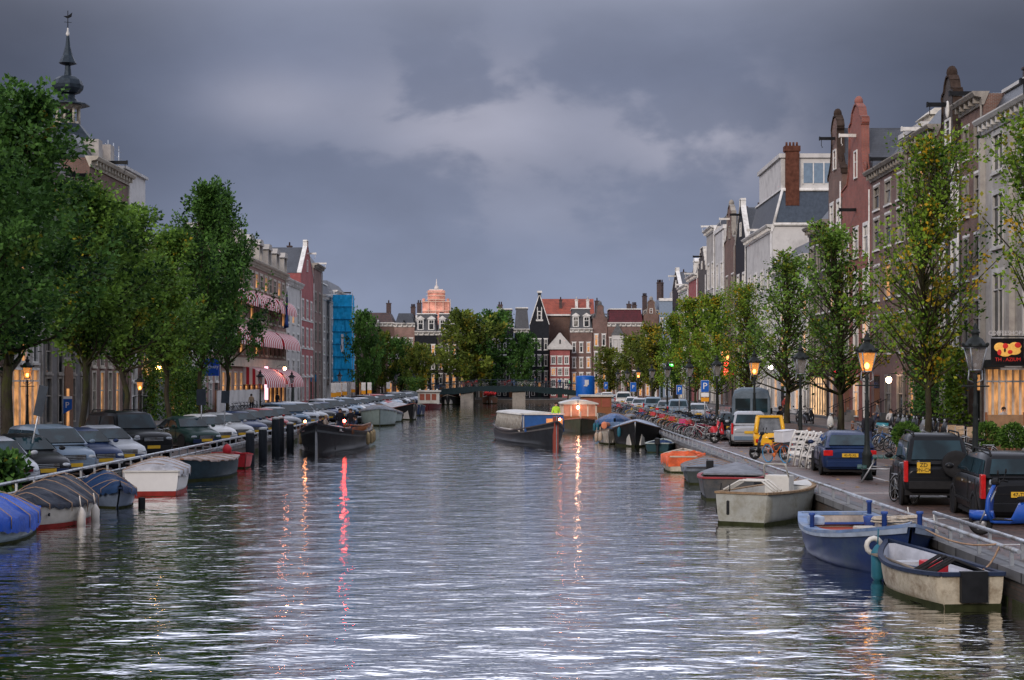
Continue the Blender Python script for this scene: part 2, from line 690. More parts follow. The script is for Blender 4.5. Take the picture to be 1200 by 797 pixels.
def person(label, pose, x, y, z, rz, top, legs, hair=(.03, .02, .015), group=None, sc=1.0):
    t = thing('person', label, 'person', (x, y, z), rz, group)
    t.scale = (sc, sc, sc)
    me, hm = BODY[pose]
    me, hm = me.copy(), hm.copy()

    def cm(kind, c, ro=.85):
        return mat('%s_%d_%d_%d' % (kind, c[0] * 99, c[1] * 99, c[2] * 99), c, ro, var=.2, scale=9)
    for m in (cm('jacket', top), cm('trousers', legs), mat('skin', (.5, .3, .21), .55, var=.08, scale=9), m_rubber(), mat('eye', (.02, .02, .02), .3, var=0), mat('lips', (.35, .12, .1), .5, var=.05)):
        me.materials.append(m)
    hm.materials.append(cm('hair', hair, .6))
    link('body', me, t)
    link('hair', hm, t)
    return t
# ---------------------------------------------------------------- lettering made up front
TEXTS = {}
for _k, _s, _z in (('P', 'P', 0.5), ('COFFEESHOP', 'COFFEESHOP', 0.42), ('redline', 'TH . AZIUM', 0.3),
                   ('plate1', 'ZD', 0.14), ('plate2', '9N-CX', 0.12), ('plate3', '47-TS-VG', 0.11), ('plate4', '43-PJ-XL', 0.11), ('plate5', '68-NX-DB', 0.11),
                   ('parkmuut', 'emphuuty', 0.62), ('boatname', 'WISSEL', 0.16)):
    TEXTS[_k] = text_mesh(_s, _z, 0.006)


def letters(key, m, parent, loc, rot=(PI / 2, 0, 0), name='lettering'):
    me = TEXTS[key].copy()
    me.materials.clear()
    me.materials.append(m)
    o = link(name, me, parent)
    o.location = loc
    o.rotation_euler = rot
    return o


# ---------------------------------------------------------------- camera
cam = bpy.data.cameras.new('camera')
cam.sensor_width = 36
cam.lens = F / 1200 * 36
cam.shift_x = -10 / 1200
cam.shift_y = 47.5 / 1200
cam.clip_end = 4000
co = bpy.data.objects.new('camera', cam)
COL.objects.link(co)
co.location = (0, 0, EYE)
co.rotation_euler = (PI / 2, 0, 0)
S.camera = co

# ---------------------------------------------------------------- light
S.view_settings.view_transform = 'Standard'
S.view_settings.look = 'None'
S.view_settings.exposure = 0.3
S.view_settings.gamma = 1
S.cycles.use_denoising = True
S.cycles.max_bounces = 6
S.cycles.diffuse_bounces = 3
S.cycles.glossy_bounces = 3
S.cycles.transparent_max_bounces = 6
S.cycles.sample_clamp_indirect = 6
S.cycles.caustics_reflective = False
S.cycles.caustics_refractive = False

SUN_EL, SUN_AZ = 24, 205     # behind the camera, a little to the left
sl = bpy.data.lights.new('sun', 'SUN')
sl.energy = 1.5
sl.angle = R(14)
sl.color = (1.0, 0.86, 0.76)
so = bpy.data.objects.new('sun', sl)
COL.objects.link(so)
so.rotation_euler = Vector((math.sin(R(SUN_AZ)) * math.cos(R(SUN_EL)), math.cos(R(SUN_AZ)) * math.cos(R(SUN_EL)), math.sin(R(SUN_EL)))).to_track_quat('Z', 'Y').to_euler()

w = bpy.data.worlds.new('World')
S.world = w
w.use_nodes = True
nt = w.node_tree
L = nt.links
bg = nt.nodes['Background']
sky = N(nt, 'ShaderNodeTexSky', sky_type='NISHITA')
sky.sun_disc = False
sky.sun_elevation = R(SUN_EL)
sky.sun_rotation = R(SUN_AZ)
tc = N(nt, 'ShaderNodeTexCoord')
nrm = N(nt, 'ShaderNodeVectorMath', operation='NORMALIZE')
L.new(tc.outputs['Generated'], nrm.inputs[0])
sep = N(nt, 'ShaderNodeSeparateXYZ')
L.new(nrm.outputs[0], sep.inputs[0])


def mth(op, a, b=None, clamp=False):
    n = N(nt, 'ShaderNodeMath', operation=op)
    n.use_clamp = clamp
    for i, q in enumerate((a, b)):
        if q is None:
            continue
        if isinstance(q, (int, float)):
            n.inputs[i].default_value = q
        else:
            L.new(q, n.inputs[i])
    return n.outputs[0]


def smooth(v, a, b):
    n = N(nt, 'ShaderNodeMapRange', interpolation_type='SMOOTHERSTEP')
    L.new(v, n.inputs['Value'])
    n.inputs['From Min'].default_value = a
    n.inputs['From Max'].default_value = b
    return n.outputs['Result']


def ramp(v, pts):
    n = N(nt, 'ShaderNodeValToRGB')
    e = n.color_ramp.elements
    while len(e) < len(pts):
        e.new(0.5)
    for k, (p, c) in enumerate(pts):
        e[k].position = p
        e[k].color = (*c, 1)
    L.new(v, n.inputs['Fac'])
    return n.outputs['Color']


def mixc(f, a, b, bt='MIX'):
    n = N(nt, 'ShaderNodeMixRGB', blend_type=bt)
    for i, q in ((0, f), (1, a), (2, b)):
        if isinstance(q, (int, float)):
            n.inputs[i].default_value = q
        elif isinstance(q, tuple):
            n.inputs[i].default_value = (*q, 1)
        else:
            L.new(q, n.inputs[i])
    return n.outputs[0]


# storm bank that fills the low sky down the canal, seen by direction
wz = sep.outputs['Z']
bank = ramp(wz, [(0.0, (0.215, 0.25, 0.345)), (0.05, (0.2, 0.233, 0.33)), (0.09, (0.175, 0.205, 0.295)), (0.135, (0.138, 0.163, 0.24)),
                 (0.185, (0.14, 0.164, 0.242)), (0.235, (0.19, 0.21, 0.285)), (0.3, (0.22, 0.235, 0.31))])
mp = N(nt, 'ShaderNodeMapping')
mp.inputs['Scale'].default_value = (9, 1.5, 17)
mp.inputs['Location'].default_value = (3.3, 1.2, 0.35)
L.new(nrm.outputs[0], mp.inputs['Vector'])
nz = N(nt, 'ShaderNodeTexNoise')
nz.inputs['Scale'].default_value = 1.0
nz.inputs['Detail'].default_value = 9
nz.inputs['Roughness'].default_value = 0.5
nz.inputs['Distortion'].default_value = 0.15
L.new(mp.outputs[0], nz.inputs['Vector'])
tex = mth('MULTIPLY', mth('SUBTRACT', nz.outputs['Fac'], 0.5), 1.0)
big = smooth(nz.outputs['Fac'], 0.44, 0.56)
ux = mth('DIVIDE', sep.outputs['X'], mth('MAXIMUM', sep.outputs['Y'], 0.05))


def puff(u0, v0, su, sv):
    a = mth('DIVIDE', mth('SUBTRACT', ux, u0), su)
    b = mth('DIVIDE', mth('SUBTRACT', wz, v0), sv)
    r2 = mth('ADD', mth('MULTIPLY', a, a), mth('MULTIPLY', b, b))
    return mth('POWER', 2.718, mth('MULTIPLY', r2, -1.0))


pf = mth('ADD', mth('ADD', puff(0.115, 0.148, 0.06, 0.034), puff(-0.03, 0.158, 0.075, 0.038)), mth('MULTIPLY', puff(-0.155, 0.168, 0.045, 0.02), 0.6))
pf = mth('ADD', pf, mth('MULTIPLY', puff(0.05, 0.10, 0.12, 0.016), 0.25))
bright = mth('MULTIPLY', pf, mth('ADD', mth('MULTIPLY', big, 0.8), 0.25), clamp=True)
bank = mixc(mth('MULTIPLY', bright, 0.85, clamp=True), bank, (0.315, 0.32, 0.395))
side_ = mth('SUBTRACT', 1.0, mth('MULTIPLY', mth('MULTIPLY', smooth(mth('ABSOLUTE', mth('ADD', ux, 0.02)), 0.08, 0.34), 0.54), smooth(wz, 0.01, 0.13)))
shade = mth('MULTIPLY', side_, mth('ADD', 1.0, mth('MULTIPLY', tex, 0.5)))
bank = mixc(1.0, bank, mixc(0.0, (1, 1, 1), (1, 1, 1)), 'MULTIPLY')
bsc = N(nt, 'ShaderNodeVectorMath', operation='SCALE')
L.new(bank, bsc.inputs[0])
L.new(shade, bsc.inputs['Scale'])
# high overcast, brighter, over everything else
mp2 = N(nt, 'ShaderNodeMapping')
mp2.inputs['Scale'].default_value = (2, 2, 3)
L.new(nrm.outputs[0], mp2.inputs['Vector'])
nz2 = N(nt, 'ShaderNodeTexNoise')
nz2.inputs['Scale'].default_value = 1.6
nz2.inputs['Detail'].default_value = 6
L.new(mp2.outputs[0], nz2.inputs['Vector'])
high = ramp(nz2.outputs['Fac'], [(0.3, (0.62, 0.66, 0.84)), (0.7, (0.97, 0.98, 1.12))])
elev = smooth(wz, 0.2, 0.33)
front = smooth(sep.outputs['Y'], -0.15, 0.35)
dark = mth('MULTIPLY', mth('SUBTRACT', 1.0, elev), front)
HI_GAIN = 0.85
band_ = mth('MULTIPLY', mth('MULTIPLY', elev, mth('SUBTRACT', 1.0, smooth(wz, 0.45, 0.8))), front)  # brighter sky band ahead, out of view, added to lift the water's reflection
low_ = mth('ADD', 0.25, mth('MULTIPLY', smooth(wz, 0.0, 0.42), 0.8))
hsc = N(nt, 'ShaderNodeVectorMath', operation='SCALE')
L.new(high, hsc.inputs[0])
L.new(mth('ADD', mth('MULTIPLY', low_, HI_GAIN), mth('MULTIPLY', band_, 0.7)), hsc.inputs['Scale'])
ssc = N(nt, 'ShaderNodeVectorMath', operation='SCALE')
L.new(sky.outputs[0], ssc.inputs[0])
ssc.inputs['Scale'].default_value = 0.08
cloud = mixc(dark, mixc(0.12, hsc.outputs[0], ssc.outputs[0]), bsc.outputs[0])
# world strength stays in the daylight range; the overcast values are divided back by it
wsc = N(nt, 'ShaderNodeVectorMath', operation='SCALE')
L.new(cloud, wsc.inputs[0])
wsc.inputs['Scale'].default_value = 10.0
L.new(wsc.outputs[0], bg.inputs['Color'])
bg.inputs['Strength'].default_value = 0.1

# ---------------------------------------------------------------- water
def water():
    m, nt, b = nodes_of('canal_water')
    L = nt.links
    b.inputs['Base Color'].default_value = (0.015, 0.024, 0.018, 1)
    b.inputs['Roughness'].default_value = 0.02
    b.inputs['IOR'].default_value = 1.6
    tc = N(nt, 'ShaderNodeTexCoord')
    mp = N(nt, 'ShaderNodeMapping')
    mp.inputs['Scale'].default_value = (0.6, 1.35, 1)
    L.new(tc.outputs['Object'], mp.inputs['Vector'])
    n1 = N(nt, 'ShaderNodeTexNoise')
    n1.inputs['Scale'].default_value = 3.1
    n1.inputs['Detail'].default_value = 3
    n1.inputs['Roughness'].default_value = 0.5
    n1.inputs['Distortion'].default_value = 0.4
    L.new(mp.outputs[0], n1.inputs['Vector'])
    bp = N(nt, 'ShaderNodeBump')
    bp.inputs['Strength'].default_value = 1.0
    bp.inputs['Distance'].default_value = 0.0215
    L.new(n1.outputs['Fac'], bp.inputs['Height'])
    L.new(bp.outputs['Normal'], b.inputs['Normal'])
    gl = N(nt, 'ShaderNodeBsdfGlossy')
    gl.inputs['Color'].default_value = (1.0, 1.0, 1.0, 1)
    gl.inputs['Roughness'].default_value = 0.02
    L.new(bp.outputs['Normal'], gl.inputs['Normal'])
    ms = N(nt, 'ShaderNodeMixShader')
    ms.inputs[0].default_value = 0.95
    L.new(b.outputs[0], ms.inputs[1])
    L.new(gl.outputs[0], ms.inputs[2])
    L.new(ms.outputs[0], nt.nodes['Material Output'].inputs['Surface'])
    rng = np.random.default_rng(3)
    xs = np.linspace(XL - 0.3, XR + 0.3, 200)
    ys = [-40.0, -20.0, 0.0, 10.0]
    y = 14.0
    while y < 268:
        ys.append(y)
        y += 0.11 if y < 45 else (0.16 if y < 70 else 0.16 + (y - 70) * 0.012)
    ys.append(268.0)
    ys = np.array(ys)
    XX, YY = np.meshgrid(xs, ys)
    H = np.zeros_like(XX)
    for k in range(46):
        lam = 0.5 * (1.09 ** k) * 0.7
        if lam > 2.6:
            lam = rng.uniform(.45, 2.6)
        th = rng.normal(PI / 2, 0.75)
        kx, ky = 2 * PI / lam * math.cos(th), 2 * PI / lam * math.sin(th)
        amp = 0.0031 * lam ** 0.8
        H += amp * np.sin(kx * XX + ky * YY + rng.uniform(0, 6.28) + 0.8 * np.sin(0.3 * XX + 0.11 * YY + k))
    H *= 0.8
    H *= 0.75 + 0.35 * np.sin(0.21 * XX + 1.3) * np.sin(0.083 * YY + 0.6)
    nY, nX = XX.shape
    V = np.stack([XX, YY, H * 0.5], -1).reshape(-1, 3)
    i = np.arange(nY - 1)[:, None] * nX + np.arange(nX - 1)[None, :]
    Q = np.stack([i, i + 1, i + nX + 1, i + nX], -1).reshape(-1, 4)
    me = np_mesh('water', V, Q)
    me.polygons.foreach_set('use_smooth', np.ones(len(Q), bool))
    me.materials.append(m)
    o = link('water', me)
    tag(o, kind='structure')


def np_mesh(name, V, Q):
    me = bpy.data.meshes.new(name)
    me.vertices.add(len(V))
    me.vertices.foreach_set('co', np.ascontiguousarray(V, dtype=np.float32).ravel())
    n = Q.shape[1]
    me.loops.add(Q.size)
    me.loops.foreach_set('vertex_index', np.ascontiguousarray(Q, dtype=np.int32).ravel())
    me.polygons.add(len(Q))
    me.polygons.foreach_set('loop_start', np.arange(0, Q.size, n, dtype=np.int32))
    me.polygons.foreach_set('loop_total', np.full(len(Q), n, dtype=np.int32))
    me.update(calc_edges=True)
    return me


water()

# ---------------------------------------------------------------- ground
def street_mat():
    m = brick_mat('street_brick', (0.17, 0.095, 0.075), (0.085, 0.062, 0.055), (0.03, 0.027, 0.025), 0.42, 0.2, 0.02, 0.5, 'floor', 0.55, 0.3)
    return m


def setting():
    b = MB()
    y0, y1, far = -60, 268, 1500
    q = [(-1200, y0), (XL, y0), (XR, y0), (1200, y0), (-1200, y1), (XL, y1), (XR, y1), (1200, y1), (-1200, far), (XL, far), (XR, far), (1200, far)]
    b.add([(x, y, ST) for x, y in q], [(0, 1, 5, 4), (2, 3, 7, 6), (4, 5, 9, 8), (5, 6, 10, 9), (6, 7, 11, 10)])
    tag(b.build('ground', street_mat()), kind='structure')
    # roadway strips of darker asphalt-brick and pale pavements
    asp = mat('worn_road', (0.12, 0.085, 0.072), 0.6, var=0.3, scale=0.6, bump=0.3, bscale=30, dirt=(0.05, 0.047, 0.047))
    b = MB()
    b.box(13.6, 17.6, -60, 246, ST - 0.1, ST + 0.004)
    tag(b.build('road', asp), kind='structure')
    b = MB()
    b.box(-23.2, -19.9, -60, 246, ST - 0.1, ST + 0.004)
    tag(b.build('road', asp), kind='structure')
    pv = brick_mat('pavement_slab', (0.17, 0.15, 0.14), (0.14, 0.125, 0.12), (0.07, 0.06, 0.06), 0.3, 0.3, 0.01, 0.6, 'floor', 0.35, 0.3)
    kb = m_dstone()
    for nm, a, c, k0, k1 in (('pavement', 19.9, FR, 19.75, 19.9), ('pavement', FL, -24.4, -24.4, -24.25)):
        b = MB()
        b.box(a, c, -60, 262, ST - 0.1, ST + 0.12, 0)
        b.box(k0, k1, -60, 262, ST - 0.1, ST + 0.13, 1)
        tag(b.build(nm, [pv, kb]), kind='structure')
    # painted parking lines on the right quay
    b = MB()
    for y in (30.6, 36.4, 44.6, 57.5, 63, 75, 81, 92, 100):
        b.box(8.9, 11.2, y, y + 0.1, ST, ST + 0.004)
    b.box(11.25, 11.35, 20, 110, ST, ST + 0.004)
    tag(b.build('parking_lines', mat('road_paint', (0.5, 0.5, 0.48), 0.7, var=0.35, scale=9)), kind='structure')
    b = MB()
    r = random.Random(2)
    for i in range(900):
        if r.random() < 0.6:
            x, y = r.uniform(8.3, 20), r.uniform(24, 110)
        else:
            x, y = r.uniform(-21, -13.7), r.uniform(40, 130)
        a, s = r.uniform(0, 6.3), r.uniform(0.04, 0.1)
        ca, sa = math.cos(a) * s, math.sin(a) * s
        b.add([(x + ca, y + sa, ST + 0.012), (x - sa, y + ca, ST + 0.03), (x - ca, y - sa, ST + 0.012), (x + sa, y - ca, ST + 0.008)], [(0, 1, 2, 3)])
    tag(b.build('fallen_leaves', mat('dry_leaf', (0.4, 0.22, 0.05), 0.8, var=0.5, scale=1), fix=False), 'yellow and brown fallen leaves scattered over the quays', 'leaves', kind='stuff')
    # quay walls
    qb = brick_mat('quay_brick', (0.1, 0.065, 0.05), (0.06, 0.05, 0.042), (0.05, 0.05, 0.045), 0.22, 0.07, 0.012, 0.8, 'wall', 0.6)
    moss = mat('mossy_stone', (0.05, 0.055, 0.03), 0.9, var=0.5, scale=2, bump=0.5, dirt=(0.03, 0.06, 0.012))
    for lab, xa, xb, sg in (('long brick quay wall with stone coping along the cars and bicycles', XR, XR + 0.45, 1), ('long brick quay wall behind the tarpaulin covered boats', XL - 0.45, XL, -1)):
        t = thing('quay_wall', lab, 'wall', ((xa + xb) / 2, 100, 0))
        b = MB()
        b.box(-0.22, 0.22, -160, 168, -1.0, ST - 0.14)
        b.build('masonry', qb, t)
        b = MB()
        b.box(-0.225 - (0.05 if sg > 0 else 0), 0.225 + (0.05 if sg < 0 else 0), -160, 168, ST - 0.14, ST + 0.02)
        b.build('coping', brick_mat('coping_block', (.16, .16, .155), (.075, .075, .08), (.015, .015, .014), 1.3, 9.0, .04, .55, 'flip', .5), t)
        b = MB()
        for k in range(160):
            y = -85 + k * 1.5 + RND.uniform(-.3, .3)
            b.box(-0.235, 0.235, y, y + RND.uniform(.6, 1.4), -1, RND.uniform(.08, .24))
        b.build('moss_fringe', moss, t)
    t = thing('quay_wall', 'dark quay wall behind the bridge at the canal end', 'wall', (0, 268, 0))
    b = MB()
    b.box(XL, XR, 0, 0.4, -1, ST - .1)
    b.build('masonry', qb, t)
    b = MB()
    b.box(XL, XR, -0.05, 0.45, ST - .1, ST + .03)
    b.build('coping', m_dstone(), t)


setting()


def rails():
    g = m_metal()
    t = thing('quay_railing', 'low double pipe railing in front of the parked cars and their number plates', 'railing', (XL + 0.12, 30, ST))
    b = MB(); b.tube([(0, 0, .42), (0, 78, .42)], .045, 8); b.build('rail', g, t)
    b = MB(); b.tube([(0, 0, .14), (0, 78, .14)], .035, 8); b.build('rail', g, t)
    for k in range(50):
        b = MB(); b.box(-.03, .03, -.03, .03, -.05, .42)
        o = b.build('post', g, t); o.location = (0, k * 1.58 + .4, 0)
    t = thing('quay_railing', 'low steel railing along the edge above the open sloops', 'railing', (XR + 0.1, 26.5, ST))
    b = MB(); b.tube([(0, 0, .3), (0, 84, .3)], .04, 8); b.build('rail', g, t)
    for k in range(44):
        b = MB(); b.box(-.03, .03, -.03, .03, -.4, .3)
        o = b.build('post', g, t); o.location = (0, k * 1.92 + .4, 0)
    b = MB(); b.box(-.09, -.04, 0, 84, -.16, -.02); b.build('kerb_beam', mat('wet_dark_beam', (.022, .025, .028), .6, var=.3, scale=2), t)
    t = thing('quay_railing', 'short inner pipe railing beside the blue scooter', 'railing', (XR + 0.62, 24, ST))
    b = MB(); b.tube([(0, 0, .33), (0, 10, .33)], .04, 8); b.build('rail', g, t)
    for k in range(6):
        b = MB(); b.box(-.03, .03, -.03, .03, 0, .33)
        o = b.build('post', g, t); o.location = (0, .1 + k * 1.95, 0)


rails()


# ---------------------------------------------------------------- bridge
def bridge():
    gr = mat('bridge_green', (0.014, 0.026, 0.03), 0.45, var=.25, scale=2)
    st = m_stone()
    t = thing('canal_bridge', 'low dark green girder bridge on stone piers crossing the canal', 'bridge', (0, 250, 0))

    def zt(x):
        u = (x + 2.7) / 20.0
        return ST + 2.2 * max(0, 1 - u * u)

    xs = [-22 + 38.6 * i / 44 for i in range(45)]
    deck = [(x, zt(x)) for x in xs if zt(x) > ST + .02]
    poly = deck + [(x, z - .28 if XL < x < XR else ST - .05) for x, z in reversed(deck)]
    b = MB(); b.extr(poly, 0.15, 8.2); b.build('deck', st, t)
    c = [(x, zt(x)) for x in [XL - .5 + (XR - XL + 1) * i / 24 for i in range(25)]]
    for y0, y1 in ((0, .15), (8.2, 8.35)):
        b = MB(); b.extr([(x, z + .08) for x, z in c] + [(x, z - .65 - .3 * abs(((x + 2.7) % 7.2) - 3.6) / 3.6) for x, z in reversed(c)], y0, y1)
        b.build('girder', gr, t)
    for x in (X(547, 250), X(608, 250)):
        b = MB(); b.box(x - 1.0, x + 1.0, .3, 8, -1, zt(x) - .45)
        b.frust((x - 1.15, x + 1.15, .2, 8.1), (x - 1.05, x + 1.05, .25, 8.05), zt(x) - .8, zt(x) - .5)
        b.build('pier', st, t)
    for x0, x1 in ((XL - 1.2, XL + .6), (XR - .6, XR + 1.2)):
        b = MB(); b.box(x0, x1, .2, 8.1, -1, zt((x0 + x1) / 2) - .32); b.build('abutment', st, t)
    for y in (.1, 8.2):
        b = MB()
        b.tube([(x, y, z + 1.05) for x, z in c], .06, 6)
        b.tube([(x, y, z + .6) for x, z in c], .02, 5)
        for x, z in c:
            b.tube([(x, y, z), (x, y, z + 1.05)], .03, 5)
        b.build('handrail', gr, t)
    return zt


BZ = bridge()

# ---------------------------------------------------------------- houses
WIN = {}


def window_mesh(w, h, style='sash', fm=None):
    key = (round(w, 2), round(h, 2), style, fm.name)
    if key in WIN:
        return WIN[key]
    b = MB()
    f = 0.13 if w > .6 else .08
    b.box(0, f, -.05, .12, 0, h); b.box(w - f, w, -.05, .12, 0, h)
    b.box(f, w - f, -.05, .12, h - f, h); b.box(f, w - f, -.08, .12, 0, f * .8)
    if style == 'sash':
        b.box(f, w - f, 0, .1, h * .58, h * .58 + .08)
        b.box(w / 2 - .025, w / 2 + .025, .03, .1, h * .58 + .08, h - f)
    elif style == 'grid':
        b.box(f, w - f, 0, .1, h * .5, h * .5 + .07)
        b.box(w / 2 - .03, w / 2 + .03, .02, .1, f, h - f)
        b.box(f, w - f, .03, .1, h * .75, h * .75 + .04)
        b.box(f, w - f, .03, .1, h * .26, h * .26 + .04)
    elif style == 'tall':
        b.box(w / 2 - .04, w / 2 + .04, 0, .1, f, h - f)
        b.box(f, w - f, 0, .1, h * .72, h * .72 + .07)
    elif style == 'shop':
        n = max(2, int(w / 1.1))
        for k in range(1, n):
            b.box(w * k / n - .04, w * k / n + .04, -.02, .1, f, h - f)
        b.box(f, w - f, -.02, .1, h * .78, h * .78 + .08)
    me = b.mesh('window_frame')
    me.materials.append(fm)
    p = MB()
    p.box(f * .6, w - f * .6, .08, .1, f * .5, h - f * .6)
    pm = p.mesh('pane')
    pm.materials.append(g_dark())
    WIN[key] = (me, pm)
    return WIN[key]


def put_window(root, x, z, w, h, style, fm, glass, y=0.0, name='window'):
    fmesh, pmesh = window_mesh(w, h, style, fm)
    o = link(name, fmesh, root)
    o.location = (x, y, z)
    p = link('pane', pmesh, o)
    p.material_slots[0].link = 'OBJECT'
    p.material_slots[0].material = glass
    return o


def wall_front(b, W, z0, z1, ops, rv=.14, mi=0, y=0.0):
    xs = sorted(set([0, W] + [v for o in ops for v in (o[0], o[1])]))
    zs = sorted(set([z0, z1] + [v for o in ops for v in (o[2], o[3])]))
    for i in range(len(xs) - 1):
        for j in range(len(zs) - 1):
            xm, zm = (xs[i] + xs[i + 1]) / 2, (zs[j] + zs[j + 1]) / 2
            if any(o[0] < xm < o[1] and o[2] < zm < o[3] for o in ops):
                continue
            b.quad((xs[i], y, zs[j]), (xs[i + 1], y, zs[j]), (xs[i + 1], y, zs[j + 1]), (xs[i], y, zs[j + 1]), mi)
    for a, c, d, e in ops:
        b.quad((a, y, d), (a, y + rv, d), (a, y + rv, e), (a, y, e), mi)
        b.quad((c, y + rv, d), (c, y, d), (c, y, e), (c, y + rv, e), mi)
        b.quad((a, y, d), (c, y, d), (c, y + rv, d), (a, y + rv, d), mi)
        b.quad((a, y + rv, e), (c, y + rv, e), (c, y, e), (a, y, e), mi)


def gable_poly(kind, W, H, gh):
    c, h = W / 2, W / 2
    if kind == 'neck':
        n = W * .21
        L_ = [(0, H), (0, H + .35), (.5, H + .4), (c - n - .9, H + .6), (c - n - .3, H + gh * .25), (c - n - .1, H + gh * .45), (c - n, H + gh * .72),
              (c - n - .18, H + gh * .74), (c - n - .18, H + gh * .79), (c - n * .75, H + gh * .82), (c - n * .55, H + gh * .93), (c - .25, H + gh)]
    elif kind == 'bell':
        L_ = [(0, H), (0, H + .3), (.35, H + gh * .1), (h * .42, H + gh * .26), (h * .55, H + gh * .5), (h * .6, H + gh * .75), (h * .52, H + gh * .8), (h * .62, H + gh * .9), (h * .85, H + gh)]
    elif kind == 'step':
        L_ = []
        n = 5
        for i in range(n):
            x = h * .82 * i / n
            L_ += [(x, H + gh * i / n), (x, H + gh * (i + 1) / n)]
    elif kind == 'spout':
        L_ = [(0, H), (.15, H + .2), (c - .55, H + gh * .84), (c - .55, H + gh * .97), (c - .65, H + gh)]
    else:
        L_ = [(0, H), (c - .02, H + gh)]
    return L_ + [(W - x, z) for x, z in reversed(L_)]


def cornice(root, W, H, m, out=.6, hh=.7, name='cornice', br=True, y=0.0):
    b = MB()
    b.extrx([(y, H - hh), (y - .1, H - hh), (y - .14, H - hh * .45), (y - out * .8, H - hh * .35), (y - out, H - hh * .1), (y - out, H), (y + .3, H)], -.08, W + .08)
    if br:
        n = max(3, int(W / .75))
        for k in range(n):
            x = W * (k + .5) / n
            b.box(x - .08, x + .08, y - out * .7, y, H - hh * .8, H - hh * .36)
    return b.build(name, m, root)


def chimney(root, x, y, z, w=.7, d=.7, h=1.6, m=None, pots=2):
    b = MB()
    b.box(x - w / 2, x + w / 2, y - d / 2, y + d / 2, z, z + h)
    b.box(x - w / 2 - .07, x + w / 2 + .07, y - d / 2 - .07, y + d / 2 + .07, z + h, z + h + .14)
    for k in range(pots):
        px = x + (k - (pots - 1) / 2) * w / max(1, pots) * .9
        b.lathe([(.12, 0), (.1, .45), (.12, .46), (.08, .5)], (px, y, z + h + .14), 8)
    return b.build('chimney', m or m_dtile(), root)


def hoist(root, x, z, m=None):
    b = MB()
    b.box(x - .09, x + .09, -1.15, .5, z, z + .22)
    b.box(x - .12, x + .12, -1.22, -1.15, z - .03, z + .25)
    b.tube([(x, -1.05, z), (x, -1.05, z - .45), (x, -.95, z - .55), (x, -1.02, z - .6)], .025, 5)
    return b.build('hoist_beam', m or m_white(), root)


def dormer(root, x, y, z, w, h, fm, rm, glass, style='sash', ped=True):
    b = MB()
    b.box(x - w / 2, x + w / 2, y + .08, y + 1.8, z, z + h)
    b.box(x - w / 2 - .12, x + w / 2 + .12, y - .1, y + 1.85, z + h, z + h + .16)
    if ped:
        b.extr([(x - w / 2 - .12, z + h + .16), (x + w / 2 + .12, z + h + .16), (x, z + h + .6)], y - .08, y + 1.8)
    o = b.build('dormer', fm, root)
    w_ = put_window(o, x - w / 2 + .06, z + .08, w - .12, h - .14, style, fm, glass, y=y, name='window')
    return o


def place(side, a, b, off=0.0):
    if side == 'R':
        return (FR + off, b, ST), -PI / 2
    if side == 'L':
        return (FL - off, a, ST), PI / 2
    return (a, b, ST), 0.0


def pick_glass(r, warm=.08, cur=.3):
    q = r.random()
    if q < warm:
        return g_warm()
    return g_curtain() if q < warm + cur else g_dark()


